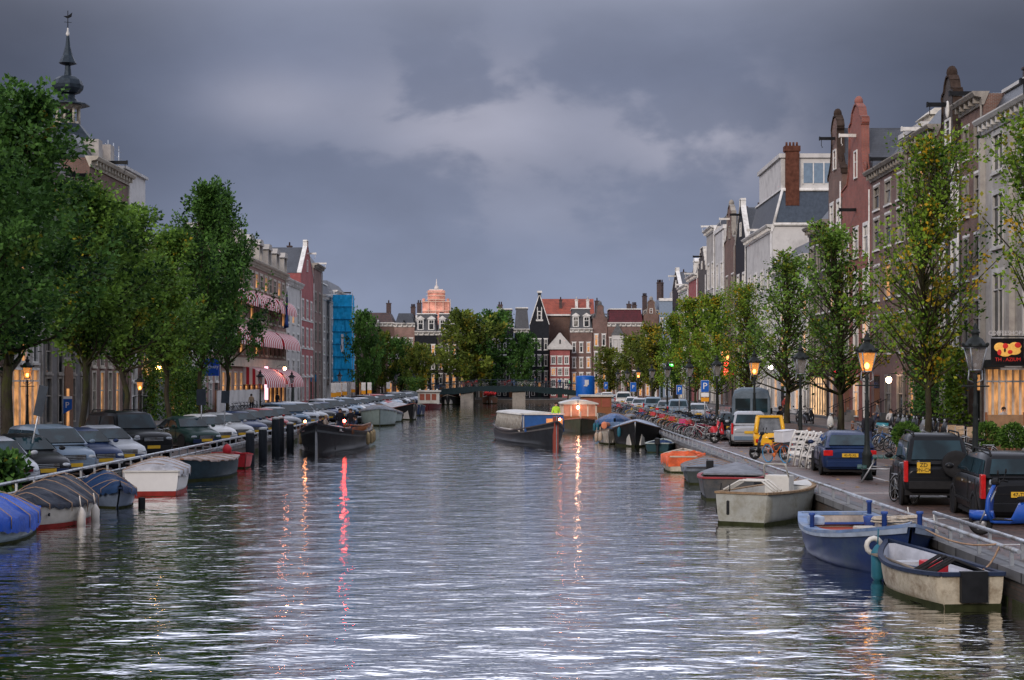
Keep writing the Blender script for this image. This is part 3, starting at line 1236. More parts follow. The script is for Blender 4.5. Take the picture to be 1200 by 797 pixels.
def house(label, side, a, b, H, wm, bays=3, floors=None, top='cornice', gh=4.0, trim=None, roof=None, rh=3.0, depth=11, seed=1, warm=.06, cur=.3, style='sash',
          ww=.52, shop=None, band=False, hz=None, off=0.0, chims=1, dorm=0, door=True, pipe=True, name='canal_house', lean=0, fx=None, gm=None, stoop=False, sill=None, base=None):
    """a canal house; side R/L faces the canal between depths a..b, side F faces the camera from x=a, at depth b, width fx"""
    r = random.Random(seed)
    trim = trim or m_white()
    roof = roof or m_slate()
    W = fx if side == 'F' else b - a
    loc, rz = place(side, a, b, off)
    t = thing(name, label, 'house', loc, rz)
    if lean:
        t.rotation_euler[0] = 0
    if floors is None:
        fh = H / 4.6
        floors = [(0.5, fh * .85, 0)] + [(fh * 1.05 + k * fh, fh * .66, 1) for k in range(int((H - fh * 1.05 - .8) / fh))]
    ops, wins = [], []
    bw = W / bays
    door_bay = r.randrange(bays)
    for fi, (zb, h, kind) in enumerate(floors):
        if zb + h > H - .5:
            continue
        if kind == 0 and shop:
            ops.append((.35, W - .35, .25, zb + h)); wins.append((.35, .25, W - .7, zb + h - .25, 'shop', shop))
            continue
        for k in range(bays):
            w_ = min(bw * ww, 1.9) if kind != 2 else bw * .78
            x = bw * (k + .5) - w_ / 2
            if kind == 0 and door and k == door_bay:
                ops.append((x, x + w_, .02, zb + h)); wins.append((x, .02, w_, zb + h - .02, 'door', None))
                continue
            ops.append((x, x + w_, zb, zb + h)); wins.append((x, zb, w_, h, style, pick_glass(r, warm * (3 if kind == 0 else 1), cur)))
    W0 = MB()
    wall_front(W0, W, 0, H, ops)
    W0.quad((W, 0, 0), (W, depth, 0), (W, depth, H), (W, 0, H))
    W0.quad((0, depth, 0), (0, 0, 0), (0, 0, H), (0, depth, H))
    W0.quad((W, depth, 0), (0, depth, 0), (0, depth, H), (W, depth, H))
    W0.quad((0, 0.25, H), (W, 0.25, H), (W, depth, H), (0, depth, H))
    W0.quad((0, 0, H), (W, 0, H), (W, .25, H), (0, .25, H))
    W0.quad((0, .2, 0), (W, .2, 0), (W, .2, H), (0, .2, H))
    if top not in ('cornice', 'flat', 'mansard'):
        W0.extr(gable_poly(top, W, H + .003, gh), 0.0, .38)
    W0.build('wall', wm, t, fix=False)
    # gable dressings
    if top not in ('cornice', 'flat', 'mansard'):
        P_ = gable_poly(top, W, H, gh)
        g = MB()
        q = len(P_)
        for i in range(q - 1):
            (x0, z0), (x1, z1) = P_[i], P_[i + 1]
            dx, dz = x1 - x0, z1 - z0
            l = math.hypot(dx, dz)
            if l < .05:
                continue
            nx, nz = -dz / l * .12, dx / l * .12
            g.add([(x0, -.09, z0), (x1, -.09, z1), (x1 + nx, -.09, z1 + nz), (x0 + nx, -.09, z0 + nz),
                   (x0, .47, z0), (x1, .47, z1), (x1 + nx, .47, z1 + nz), (x0 + nx, .47, z0 + nz)],
                  [(0, 1, 2, 3), (7, 6, 5, 4), (0, 4, 5, 1), (1, 5, 6, 2), (2, 6, 7, 3), (3, 7, 4, 0)])
        if top in ('neck', 'bell'):
            g.ball((W / 2, .2, H + gh + .25), .32, 8, 6, sz=1.3)
            for s in (-1, 1):
                g.ring((W / 2 + s * (W * .21 + .45), .1, H + gh * .2), .34, .12, 'y', 12, 5)
        g.build('gable_coping', gm or trim, t)
        ww_, wh_ = min(1.1, W * .22), gh * .34
        if gh > 2.5:
            put_window(t, W / 2 - ww_ / 2, H + gh * .12, ww_, wh_, 'sash', trim, g_dark(), y=-.03, name='attic_window')
        rr = MB()
        zr = H + (gh * .82 if top != 'neck' else gh * .7)
        rr.extr([(-.05, H + .02), (W + .05, H + .02), (W / 2, zr)], .39, depth)
        rr.build('roof', roof, t)
    elif top == 'cornice':
        cornice(t, W, H + .1, trim)
        rr = MB()
        rr.frust((.1, W - .1, .3, depth), (W * .18, W - W * .18, 1.6, depth - 1), H + .02, H + .02 + rh * .6)
        rr.build('roof', roof, t)
    elif top == 'mansard':
        cornice(t, W, H + .1, trim)
        rr = MB()
        rr.frust((.02, W - .02, .12, depth), (.35, W - .35, 1.0, depth - .8), H + .02, H + .02 + rh)
        rr.build('roof', roof, t)
        c2 = MB()
        c2.box(.2, W - .2, .85, depth - .6, H + .03 + rh, H + .2 + rh)
        c2.build('roof_edge', trim, t)
    else:
        b2 = MB(); b2.box(-.04, W + .04, -.15, .35, H - .35, H + .12); b2.build('parapet', trim, t)
    if dorm:
        for k in range(dorm):
            dormer(t, W * (k + .5) / dorm, .15, H + .25, min(1.5, W / dorm * .6), min(1.9, rh * .7), trim, roof, pick_glass(r, .1, .2))
    for (x, z, w_, h, st_, gl) in wins:
        if st_ == 'door':
            d = MB()
            d.box(.0, w_, .03, .13, 0, h)
            d.box(.12, w_ - .12, .0, .03, .25, h * .36); d.box(.12, w_ - .12, .0, .03, h * .42, h * .66)
            o = d.build('door', r.choice([m_dkgreen(), m_black(), m_wood(), m_white()]), t)
            o.location = (x, 0, z)
            f = MB(); f.box(.1, w_ - .1, -.01, .02, h * .74, h - .1); f.build('fanlight', g_warm() if r.random() < .3 else g_dark(), o)
            kn = MB(); kn.ball((w_ - .22, -.03, 1.05), .05, 6, 5); kn.build('handle', m_metal(), o)
        else:
            o = put_window(t, x, z, w_, h, st_, trim, gl)
    if band:
        sb = MB()
        for fi, (zb, h, kind) in enumerate(floors[1:]):
            sb.box(0.02, W - .02, -.06, .0, zb - .3, zb - .12)
        sb.build('string_course', trim, t)
    sl_ = MB()
    for (x, z, w_, h, st_, gl) in wins:
        if z > 1:
            sl_.box(x - .08, x + w_ + .08, -.12, .0, z - .12, z)
            if r.random() < 1:
                sl_.box(x - .1, x + w_ + .1, -.03, .0, z + h, z + h + .14)
    sl_.build('facade_trim', sill or trim, t)
    bb = MB(); bb.box(.01, W - .01, -.08, 0, 0, .24); bb.build('plinth', base or m_dstone(), t)
    if hz is not False and top != 'flat':
        hoist(t, W / 2, H + gh * .62 if top in ('neck', 'bell', 'spout', 'step', 'tri') else H + .25, m_white() if r.random() < .6 else m_black())
    for k in range(chims):
        chimney(t, W * r.uniform(.12, .88), r.uniform(3, 7), H + .02, .8, .6, r.uniform(2.2, 3.6), pots=r.choice([1, 2, 3]))
    if pipe:
        p = MB(); p.tube([(W - .1, -.1, .3), (W - .1, -.1, H - .6)], .06, 6); p.build('downpipe', trim, t)
    if stoop:
        x = W * .3
        s = MB()
        for k in range(5):
            s.box(x, x + 1.6, -.3 * (5 - k), -.3 * (4 - k) if k < 4 else 0, 0.125, .125 + .17 * (k + 1))
        o = s.build('stoop', m_dstone(), t)
        q = MB()
        for xx in (x + .04, x + 1.56):
            q.tube([(xx, -1.6, 1.1), (xx, 0, 1.9)], .025, 5)
            for k in range(6):
                q.tube([(xx, -1.55 + k * .3, .15), (xx, -1.55 + k * .3, 1.12 + k * .15)], .018, 4)
        q.build('handrail', m_black(), o)
    return t
# ---------------------------------------------------------------- trees
from mathutils import noise as mnoise

def leaves_mesh(name, P, D, size, tone, yel, rng, m):
    """one small bent leaf spray (a rhombus of two triangles) per point P, pointing along D"""
    n = len(P)
    D = D / (np.linalg.norm(D, axis=1, keepdims=True) + 1e-9)
    Rn = rng.normal(size=(n, 3))
    U = np.cross(D, Rn)
    U /= np.linalg.norm(U, axis=1, keepdims=True) + 1e-9
    W_ = np.cross(D, U)
    s = size * rng.uniform(.6, 1.35, (n, 1))
    a = P
    b = P + D * s * .5 + U * s * .36 + W_ * s * .1
    c = P + D * s * 1.05
    d = P + D * s * .5 - U * s * .36 + W_ * s * .1
    V = np.stack([a, b, c, d], 1).reshape(-1, 3)
    i = np.arange(n)[:, None] * 4
    Q = np.concatenate([i + np.array([[0, 1, 2]]), i + np.array([[0, 2, 3]])], 1).reshape(-1, 3)
    me = np_mesh(name, V, Q)
    at = me.attributes.new('leaf', 'FLOAT_COLOR', 'POINT')
    c4 = np.zeros((n, 4, 4), np.float32)
    c4[:, :, 0] = tone[:, None]
    c4[:, :, 1] = yel[:, None]
    c4[:, :, 3] = 1
    at.data.foreach_set('color', c4.ravel())
    me.materials.append(m)
    return me


def grow(seed, H, h0, Rm, n, size, prof, clumps, up=.7, spread=1.0, yellow=.03, trunk=.22, m=None, bark=None, fork=False, tuft=1.0, lean=(0, 0), limbs=60, vis=1.0):
    """returns (trunk_mesh, crown_mesh): a leader with rising limbs, each limb ending in elongated leaf tufts"""
    rng = np.random.default_rng(seed)
    r = random.Random(seed)
    tb = MB()
    lx, ly = lean
    nz = 9
    path = [Vector((lx * (k / nz) ** 1.6 + r.uniform(-.07, .07) * (k > 0) * (k), ly * (k / nz) ** 1.6 + r.uniform(-.07, .07) * k * .8, H * .93 * k / nz)) for k in range(nz + 1)]

    def at(z):
        u = max(0, min(nz - 1e-3, z / (H * .93) * nz))
        i = int(u)
        return path[i].lerp(path[i + 1], u - i)

    rad = [trunk * (1.25 if k == 0 else 1) * (1 - .88 * k / nz) + .015 for k in range(nz + 1)]
    tb.tube(path, rad, 9)
    tb.lathe([(trunk * 1.7, -.05), (trunk * 1.3, .12), (trunk * 1.1, .5)], (0, 0, 0), 9)
    Ps, Ds, Ts, Ys = [], [], [], []
    for k in range(clumps):
        u = (k + r.random()) / clumps
        z = h0 + (H - h0) * u ** .92
        az = r.uniform(0, 2 * PI)
        pr = prof(u) * Rm * (.8 + 1.0 * mnoise.noise(Vector((u * 5.5, math.cos(az) * 1.1 + seed * 3.7, math.sin(az) * 1.1))))
        rr = pr * (r.random() ** .45) * r.uniform(.8, 1.18) * spread
        if r.random() < .06:
            rr *= 1.25
        c = at(z) + Vector((math.cos(az) * rr, math.sin(az) * rr, r.uniform(-.3, .5)))
        base = at(max(h0 * .7, min(h0 * .72 + (z - h0) * .8, z - rr * up * .7 - r.uniform(.2, .6))))
        if k % max(1, clumps // limbs) == 0:
            mid = base.lerp(c, .5) + Vector((0, 0, -rr * .12)) + Vector((r.uniform(-.2, .2), r.uniform(-.2, .2), 0))
            w0 = max(.02, .05 * trunk / .2 * (1.15 - u) + .018)
            tb.tube([base, mid, c], [w0 * 1.3, w0 * .8, w0 * .25], 5, cap=False)
        ax = Vector((math.cos(az) * .75, math.sin(az) * .75, up + r.uniform(-.15, .4))).normalized()
        cn = int(n / clumps * r.uniform(.5, 1.5))
        tuft_ = tuft * r.choice((.65, .85, 1, 1.25))
        ln = r.uniform(.5, 1.15) * tuft_
        s_ = rng.normal(size=(cn, 3))
        A = np.array(ax)
        t = rng.uniform(-1, 1, cn)
        wd = .2 * tuft_ * (1.1 - .75 * np.abs(t))
        pts = np.array(c) + A[None] * (t * ln)[:, None] + s_ * wd[:, None]
        dr = A[None] * .5 + s_ * .55 + np.array([0, 0, -.12])
        Ps.append(pts); Ds.append(dr)
        ct = min(1, max(0, r.gauss(.5, .24)))
        Ts.append(np.clip(ct + rng.normal(0, .17, cn), 0, 1))
        yb = 1.0 if r.random() < yellow else (.35 if r.random() < yellow * 2 else 0.0)
        Ys.append(np.clip(np.where(rng.random(cn) < .7, yb, 0) + (rng.random(cn) < yellow * .12) * .8, 0, 1))
    P, D = np.concatenate(Ps), np.concatenate(Ds)
    cm = leaves_mesh('crown', P, D, size, np.concatenate(Ts), np.concatenate(Ys), rng, m)
    tm = tb.mesh('trunk')
    tm.materials.append(bark)
    return tm, cm


def bark_mat():
    return mat('mossy_bark', (0.04, 0.035, 0.026), 0.9, var=.4, scale=5, bump=.8, bscale=14, dirt=(0.06, 0.075, 0.015), stretch=(1, 1, .35))


LM_DARK = leaf_mat('elm_leaf', (0.004, 0.022, 0.007), (0.115, 0.25, 0.05), (0.24, 0.2, 0.02))
LM_MID = leaf_mat('lime_leaf', (0.008, 0.036, 0.009), (0.19, 0.34, 0.055), (0.34, 0.27, 0.02))
LM_YEL = leaf_mat('autumn_elm_leaf', (0.014, 0.05, 0.008), (0.25, 0.4, 0.045), (0.5, 0.32, 0.02))
LM_FAR = leaf_mat('far_leaf', (0.03, 0.05, 0.01), (0.19, 0.25, 0.04), (0.4, 0.3, 0.03))


def pyr(u):
    return (min(1, .35 + u * 3.2) if u < .22 else 1.0) * (1 - u) ** .6 * 1.08 + .05


def oval(u):
    return math.sin(PI * min(1, max(0, u * .86 + .1))) ** .7


def column(u):
    return (.5 + .5 * min(1, u * 5)) * (1 - u ** 3) ** .8 * (0.85 + .15 * math.sin(u * 23))


def loose(u):
    return min(1, .45 + u * 2.2) * (1 - u) ** .42 * (.95 + .12 * math.sin(u * 17)) + .08


def spire(u):
    return min(1, .5 + u * 3) * (1 - u) ** .75 * 1.25 + .12


def tree(name, label, x, y, meshes, rz=0.0, sc=(1, 1, 1), group=None, z=ST):
    t = thing(name, label, 'tree', (x, y, z), rz, group)
    t.scale = sc
    link('trunk', meshes[0], t)
    link('crown', meshes[1], t)
    return t


def all_trees():
    bk = bark_mat()
    T1 = grow(1, 14.0, 4.5, 3.5, 27000, .18, pyr, 350, m=LM_DARK, bark=bk, trunk=.19, yellow=.01, limbs=80)
    T2 = grow(2, 12.2, 4.6, 2.75, 18000, .18, pyr, 240, m=LM_MID, bark=bk, trunk=.14, yellow=.015, limbs=70)
    T3 = grow(3, 12.6, 4.6, 2.55, 18000, .18, pyr, 240, m=LM_MID, bark=bk, trunk=.14, yellow=.01, limbs=70, up=.5)
    T4 = grow(4, 15.2, 4.6, 2.3, 17000, .2, spire, 220, m=LM_DARK, bark=bk, trunk=.14, yellow=.0, limbs=70, up=1.2)
    lt = [
        (8, 60, T1, 0, (1.15, 1.15, .99), 'big dark elm at the left edge, in front of the church lantern'),
        (-55, 53, T1, 2.2, (1, 1, .93), 'dark elm cut off by the left border of the photo'),
        (98, 70, T2, .4, (1.05, 1.05, .95), 'leafy green tree behind the silver saloon and the big black pickup'),
        (147, 78, T3, 1.3, (1.05, 1.05, .92), 'bright green tree beside the yellow lamp and ivy column'),
        (197, 87, T2, 2.9, (1, 1, .91), 'light green tree above the leaning bicycles and dark estate car'),
        (235, 96, T4, .9, (.95, .95, .98), 'tall dark tree with two pointed tops before the hotel'),
        (266, 105, T4, 3.6, (.92, .92, 1.02), 'tall narrow dark tree nearest the striped awnings'),
    ]
    for px, d, T, rz, sc, lab in lt:
        tree('elm_tree', lab, X(px, d), d, T, rz, sc, 'trees along the left quay')
    # far left quay and the clump by the bridge
    T5 = grow(5, 12, 2.6, 4.0, 7000, .36, oval, 170, m=LM_DARK, bark=bk, trunk=.2, yellow=.0, limbs=30)
    T6 = grow(6, 10, 2.4, 4.4, 7000, .36, oval, 170, m=LM_FAR, bark=bk, trunk=.2, yellow=.05, limbs=30)
    for px, d, T, rz, sc, lab in [
        (429, 205, T5, 0, (.62, .62, .98), 'dark slender tree just past the blue scaffold sheeting'),
        (448, 262, T6, 0, (.7, .7, 1.05), 'yellow green tree peeping out behind the dark slender one'),
        (470, 262, T5, 1, (.75, .75, .82), 'dark green bushy tree left of the bridge head'),
        (491, 258, T6, 2, (.75, .75, .87), 'small yellowish tree at the left end of the bridge'),
        (546, 264, T6, 3, (1.4, 1.4, 1.4), 'broad yellow green tree behind the middle of the bridge'),
        (575, 267, T5, 4, (1.35, 1.35, 1.2), 'round dark green tree behind the bridge piers'),
        (613, 268, T5, 5, (.75, .75, .9), 'small dark tree left of the black gabled house'),
    ]:
        tree('far_tree', lab, X(px, d), d, T, rz, sc, 'trees around the far bridge')
    # right quay: thin young elms with yellow sprays
    A = grow(11, 13.5, 3.3, 3.1, 9500, .17, loose, 200, m=LM_YEL, bark=bk, trunk=.14, yellow=.07, limbs=110, up=.9, spread=1.08)
    A2 = grow(15, 13.8, 6.6, 3.0, 8500, .17, loose, 170, m=LM_YEL, bark=bk, trunk=.17, yellow=.07, limbs=90, up=.9, spread=1.08)
    B = grow(12, 12.5, 3.2, 2.5, 6800, .18, spire, 150, m=LM_MID, bark=bk, trunk=.15, yellow=.05, limbs=100, up=1.0, spread=1.1)
    C = grow(13, 13, 2.7, 3.6, 9500, .24, loose, 180, m=LM_YEL, bark=bk, trunk=.14, yellow=.06, limbs=70, up=.7)
    D = grow(14, 12, 2.6, 3.8, 6000, .34, oval, 170, m=LM_FAR, bark=bk, trunk=.2, yellow=.06, limbs=40, up=.7)
    rt = [
        (1232, 61, A2, 2.5, (.95, .95, .96), 'sparse tree reaching in from the right border above the lantern'),
        (1087, 78, A, 0, (1.05, 1.05, 1.12), 'thin tree with yellow sprays behind the off-roader, tallest on the right'),
        (985, 98, B, 1, (1.15, 1.15, 1.0), 'slim mossy trunked tree behind the blue hatchback'),
        (922, 118, B, 2, (1.25, 1.25, .98), 'slim tree rising between the grey van and the white mansard house'),
        (876, 139, A, 3, (.95, .95, .86), 'green tree standing behind the blue parking sign'),
        (841, 160, C, 0, (.8, .8, .9), 'mossy trunked tree behind the bicycle row'),
        (815, 180, C, 1, (.9, .9, .95), 'bushy tree left of the parking sign by the small boats'),
        (790, 200, C, 2, (.85, .85, .88), 'bushy tree with a leaning trunk above the parked bicycles'),
        (766, 220, D, 3, (.9, .9, .9), 'yellow green tree halfway to the bridge corner'),
        (745, 236, D, 4, (.85, .85, .8), 'low broad tree before the brown corner house'),
        (715, 250, D, 5, (.9, .9, .68), 'low yellowish tree nearest the blue cabin'),
    ]
    for px, d, T, rz, sc, lab in rt:
        tree('quay_tree', lab, X(px, d), d, T, rz, sc, 'trees along the right quay')
    # ivy columns and front-garden greenery on the left houses
    rng = np.random.default_rng(5)

    def ivy(name, lab, cat, x, y, z0, z1, rx, ry, n, m, kindpot=False):
        P = np.stack([rng.normal(0, rx, n), rng.normal(0, ry, n), rng.uniform(0, 1, n) ** .9 * (z1 - z0)], 1)
        P[:, 0] *= .8 + .3 * np.sin(P[:, 2] * 2.1)
        Dd = rng.normal(size=(n, 3)) + np.array([.5, -.6, -.2])
        me = leaves_mesh('foliage', P, Dd, .2, np.clip(rng.normal(.45, .25, n), 0, 1), (rng.random(n) < .03) * 1.0, rng, m)
        t = thing(name, lab, cat, (x, y, z0))
        link('foliage', me, t)
        b = MB(); b.tube([(0, 0, 0), (.05, 0, (z1 - z0) * .5), (0, .05, (z1 - z0) * .85)], [.07, .05, .02], 6)
        b.build('stem', bk, t)
        return t
    ivy('ivy_column', 'tall ivy climbing the facade beneath the yellow wall lamp', 'plant', FL + .7, 28 * F / (610 - 168), ST, 8.6, .35, .8, 3600, LM_MID)
    ivy('climbing_plant', 'wide green creeper covering the wall behind the leaning bicycles', 'plant', FL + .8, 129, ST, 8.0, .5, 2.6, 7000, LM_MID)
    ivy('front_garden_bush', 'dark bush beside the pale garage door on the left', 'plant', FL + .8, 135, ST, 4.8, .4, 1.6, 3000, LM_DARK)
    ivy('quay_bush', 'small dark bush between the silver car and the railing', 'plant', -14.3, 44.4, ST, ST + 1.1, .28, .3, 1500, LM_DARK)
    ivy('climbing_plant', 'dark climber on the terrace front behind the lantern post', 'plant', FR - .9, 93, ST, 5.4, .4, 1.1, 3000, LM_DARK)
    ivy('climbing_plant', 'leafy shrub growing left of the coffeeshop front', 'plant', FR - 1.0, 86.5, ST, 5.4, .4, .9, 2600, LM_YEL)
    ivy('bridge_bush', 'round green bush at the left foot of the bridge', 'plant', X(484, 240), 240, ST, 4.2, .8, .8, 2500, LM_MID)
    # clipped box balls in pots
    for px, d, lab in ((1157, 62, 'clipped round bush in a pot, left of the pair by the wooden terrace screen'), (1187, 60, 'clipped round bush in a pot, right of the pair by the wooden terrace screen'),
                       (1062, 62, 'small clipped ball bush in front of the parked motorcycles')):
        t = thing('potted_bush', lab, 'plant', (X(px, d), d, ST), 0, 'clipped bushes in pots')
        n = 2600
        v = rng.normal(size=(n, 3)); v /= np.linalg.norm(v, axis=1, keepdims=True)
        P = v * rng.uniform(.35, .5, (n, 1)) + np.array([0, 0, 1.0])
        link('foliage', leaves_mesh('foliage', P, v + rng.normal(size=(n, 3)) * .4, .1, np.clip(rng.normal(.35, .2, n), 0, 1), np.zeros(n), rng, LM_MID), t)
        b = MB(); b.lathe([(.2, 0), (.3, .55), (.33, .56), (.33, .62), (.28, .6)], n=14)
        b.build('pot', mat('terracotta', (.3, .16, .1), .8, var=.2), t)


all_trees()
# ---------------------------------------------------------------- cars
def paint(name, col, coat=.1):
    return mat('car_paint_' + name, col, .3, metal=.1, var=.12, scale=1.5, coat=coat, dirt=tuple(c * .75 + .002 for c in col))


def wheel(root, x, y, r, w=.2, side=1, n=20):
    t = MB()
    t.lathe([(r * .62, -w / 2), (r * .92, -w / 2), (r, -w * .32), (r, w * .32), (r * .92, w / 2), (r * .62, w / 2)], n=n)
    t.xf(Matrix.Rotation(PI / 2, 4, 'X'))
    o = t.build('wheel', m_rubber(), root)
    o.location = (x, y, r)
    h = MB()
    h.lathe([(r * .66, w * .2), (r * .66, w * .42), (r * .58, w * .44), (r * .56, w * .3), (r * .2, w * .34), (r * .14, w * .46), (.001, w * .48)], n=16)
    for k in range(7):
        a = 2 * PI * k / 7
        h.box(r * .1, r * .6, -.03, .03, w * .3, w * .45, M=Matrix.Rotation(a, 4, 'Z'))
    h.xf(Matrix.Rotation(PI / 2 * (-1 if side > 0 else 1), 4, 'X'))
    h.build('rim', mat('alloy', (.4, .41, .43), .35, metal=.8, var=.1), o)
    return o


def lerp(a, b, t):
    return a + (b - a) * t


def car(label, pm, Lc=4.2, Wc=1.74, Hc=1.46, style='hatch', plate=None, cat='car', name='parked_car', grille=True, rails_=False, spare=False, key=None):
    """x forward; every visible component is its own part"""
    t = thing(name, label, cat)
    hl, hw = Lc / 2, Wc / 2
    P_ = {
        'hatch': dict(bonnet=.78, cowl=.92, ws=(.95, .28), rs=(-.62, -.95), deck=.0),
        'sedan': dict(bonnet=.78, cowl=.92, ws=(.85, .25), rs=(-.42, -.72), deck=.92),
        'mpv': dict(bonnet=.88, cowl=1.02, ws=(1.25, .45), rs=(-.82, -.95), deck=.0),
        'suv': dict(bonnet=.98, cowl=1.05, ws=(.9, .5), rs=(-.88, -.97), deck=.0),
        'pickup': dict(bonnet=1.08, cowl=1.15, ws=(.82, .45), rs=(-.85, -.97), deck=.0),
    }[style]
    sc_ = hl / 2.1
    zc = P_['cowl']
    zb = .2 if style not in ('suv', 'pickup') else .34
    nose = P_['bonnet']
    tail = P_['deck'] or zc + .02

    def sec(x, z0, z1, h):
        zm = lerp(z0, z1, .45)
        half = [(0, z0), (h * .8, z0), (h * .97, z0 + .08), (h, zm), (h * .985, lerp(z0, z1, .72)), (h * .94, z1 - .05), (h * .84, z1), (h * .45, z1 + .03)]
        pts = [(x, y, z) for y, z in half] + [(x, 0, z1 + .04)] + [(x, -y, z) for y, z in reversed(half[1:])]
        return pts

    st = [(-hl, zb + .14, lerp(zb, tail, .75), hw * .84), (-hl + .05, zb + .03, tail - .12, hw * .93), (-hl + .25, zb, tail - .02, hw * .985), (-hl * .6, zb, zc + .01, hw),
          (0, zb, zc, hw), (hl * .42, zb, zc - .01, hw), (hl * .62, zb, lerp(zc, nose, .6), hw * .99), (hl - .35, zb + .01, nose - .03, hw * .96), (hl - .1, zb + .04, nose - .14, hw * .88), (hl, zb + .16, nose - .28, hw * .76)]
    b = MB()
    b.loft([sec(*s) for s in st])
    # greenhouse
    x1, x2 = P_['ws'][0] * sc_, P_['ws'][1] * sc_
    x4, x3 = P_['rs'][1] * hl, P_['rs'][0] * hl
    tw = hw * (.70 if style not in ('suv', 'pickup', 'mpv') else .77)
    bw_ = hw * .9
    H1 = Hc - .07
    secs = []
    for x, z, y in ((x1, zc, 0), (lerp(x1, x2, .5), lerp(zc, H1, .55), 1), (x2, H1, 2), (lerp(x2, x3, .5), Hc, 2), (x3, H1, 2), (lerp(x3, x4, .5), lerp(H1, zc, .45), 1), (x4, zc, 0)):
        if y == 0:
            secs.append([(x, s, zc) for s in (bw_, bw_ * .98, bw_ * .5, -bw_ * .5, -bw_ * .98, -bw_)])
        else:
            f = (z - zc) / (H1 - zc) if z < H1 else 1
            hh = lerp(bw_, tw, f)
            secs.append([(x, bw_, zc), (x, hh, z - .04), (x, hh * .8, z + (.03 if y == 2 else 0)), (x, -hh * .8, z + (.03 if y == 2 else 0)), (x, -hh, z - .04), (x, -bw_, zc)])
    b.loft(secs, closed=False, caps=False)
    body = b.build('body', pm, t)
    body.material_slots[0].link = 'OBJECT'
    body.material_slots[0].material = pm
    gl, bk, ch = g_car(), m_rubber(), m_metal()
    e = .012

    def pane(nm, pts, off):
        m_ = MB()
        o_ = Vector(off)
        m_.add([Vector(p) + o_ for p in pts] + [Vector(p) + o_ * .1 for p in pts], [(0, 1, 2, 3), (7, 6, 5, 4), (0, 4, 5, 1), (1, 5, 6, 2), (2, 6, 7, 3), (3, 7, 4, 0)])
        return m_.build(nm, gl, t)

    def slope(u, w_, xa, xb):
        z = lerp(zc, H1, u)
        hh = lerp(bw_, tw, u) * w_
        return (lerp(xa, xb, u), hh, z)

    a0, a1 = slope(.08, .9, x1, x2), slope(.9, .88, x1, x2)
    pane('windscreen', [a0, a1, (a1[0], -a1[1], a1[2]), (a0[0], -a0[1], a0[2])], (.03, 0, .035))
    a0, a1 = slope(.14, .86, x4, x3), slope(.86, .84, x4, x3)
    pane('rear_window', [a0, a1, (a1[0], -a1[1], a1[2]), (a0[0], -a0[1], a0[2])], (-.045, 0, .03))
    mid = lerp(x2, x3, .48)
    for s in (1, -1):
        for xa, xb, xc, xd in ((x1 - .12, mid + .05, mid + .05, x2 - .04), (mid - .05, x4 + .18, x3 + .1, mid - .05)):
            q = []
            for xx, u in ((xa, .1), (xb, .1), (xc, .84), (xd, .84)):
                q.append((xx, s * lerp(bw_, tw, u), lerp(zc, H1, u)))
            pane('side_window', q, (0, s * .03, .012))
    # bumpers, lights, grille, plates, mirrors
    f = MB(); f.box(hl - .1, hl + .02, -hw * .74, hw * .74, zb + .07, zb + .25); f.build('front_bumper', bk if style in ('suv', 'pickup') else pm, t, bevel=.02)
    f = MB(); f.box(-hl - .03, -hl + .1, -hw * .84, hw * .84, zb + .1, zb + .3); f.build('rear_bumper', bk if style in ('suv', 'pickup') else pm, t, bevel=.02)
    hz = nose - .23
    for s in (1, -1):
        f = MB(); f.ball((hl - .1, s * hw * .66, hz), .14, 10, 7, sx=.7, sy=1.15, sz=.5); f.build('headlight', mat('headlight_glass', (.3, .33, .36), .08, var=.4, scale=12), t)
        f = MB()
        tz = zc - .12
        if style in ('suv', 'mpv', 'pickup'):
            f.box(-hl - .005, -hl + .22, s * hw * .98 - .1 * (s > 0), s * hw * .98 + .1 * (s < 0), tz - .32, tz + .2)
        else:
            f.box(-hl - .01, -hl + .2, min(s * hw * .62, s * hw * .955), max(s * hw * .62, s * hw * .955), tz - .14, tz + .04)
        f.build('tail_light', mat('tail_lamp', (.45, .015, .015), .2, var=.3, scale=9), t, bevel=.02)
        f = MB(); f.ball((x1 - .12, s * (hw + .1), zc + .09), .1, 8, 6, sx=.6, sy=1.1, sz=.7); mo = f.build('side_mirror', pm, t)
        mo.material_slots[0].link = 'OBJECT'; mo.material_slots[0].material = pm
    if grille:
        f = MB(); f.box(hl - .06, hl + .012, -hw * .42, hw * .42, hz - .09, hz + .07)
        for k in range(3):
            f.box(hl + .01, hl + .025, -hw * .4, hw * .4, hz - .07 + k * .05, hz - .055 + k * .05, 1)
        f.build('grille', [bk, ch], t)
    yl = mat('yellow_plate', (.6, .36, .03), .5, var=.12)
    f = MB(); f.box(hl + .02, hl + .035, -.26, .26, zb + .14, zb + .26); f.build('number_plate', yl, t)
    if spare:
        f = MB(); f.box(-hl - .06, -hl - .045, .18, .5, zb + .5, zb + .76); pl = f.build('number_plate', yl, t)
        letters('plate1', m_black(), pl, (-hl - .062, .34, zb + .69), (PI / 2, 0, -PI / 2))
        letters('plate2', m_black(), pl, (-hl - .062, .34, zb + .57), (PI / 2, 0, -PI / 2))
    else:
        f = MB(); f.box(-hl - .05, -hl - .035, -.26, .26, zb + .42, zb + .54); pl = f.build('number_plate', yl, t)
        if plate:
            letters(plate, m_black(), pl, (-hl - .052, 0, zb + .48), (PI / 2, 0, -PI / 2))
    wr = .31 if style not in ('suv', 'pickup') else .37
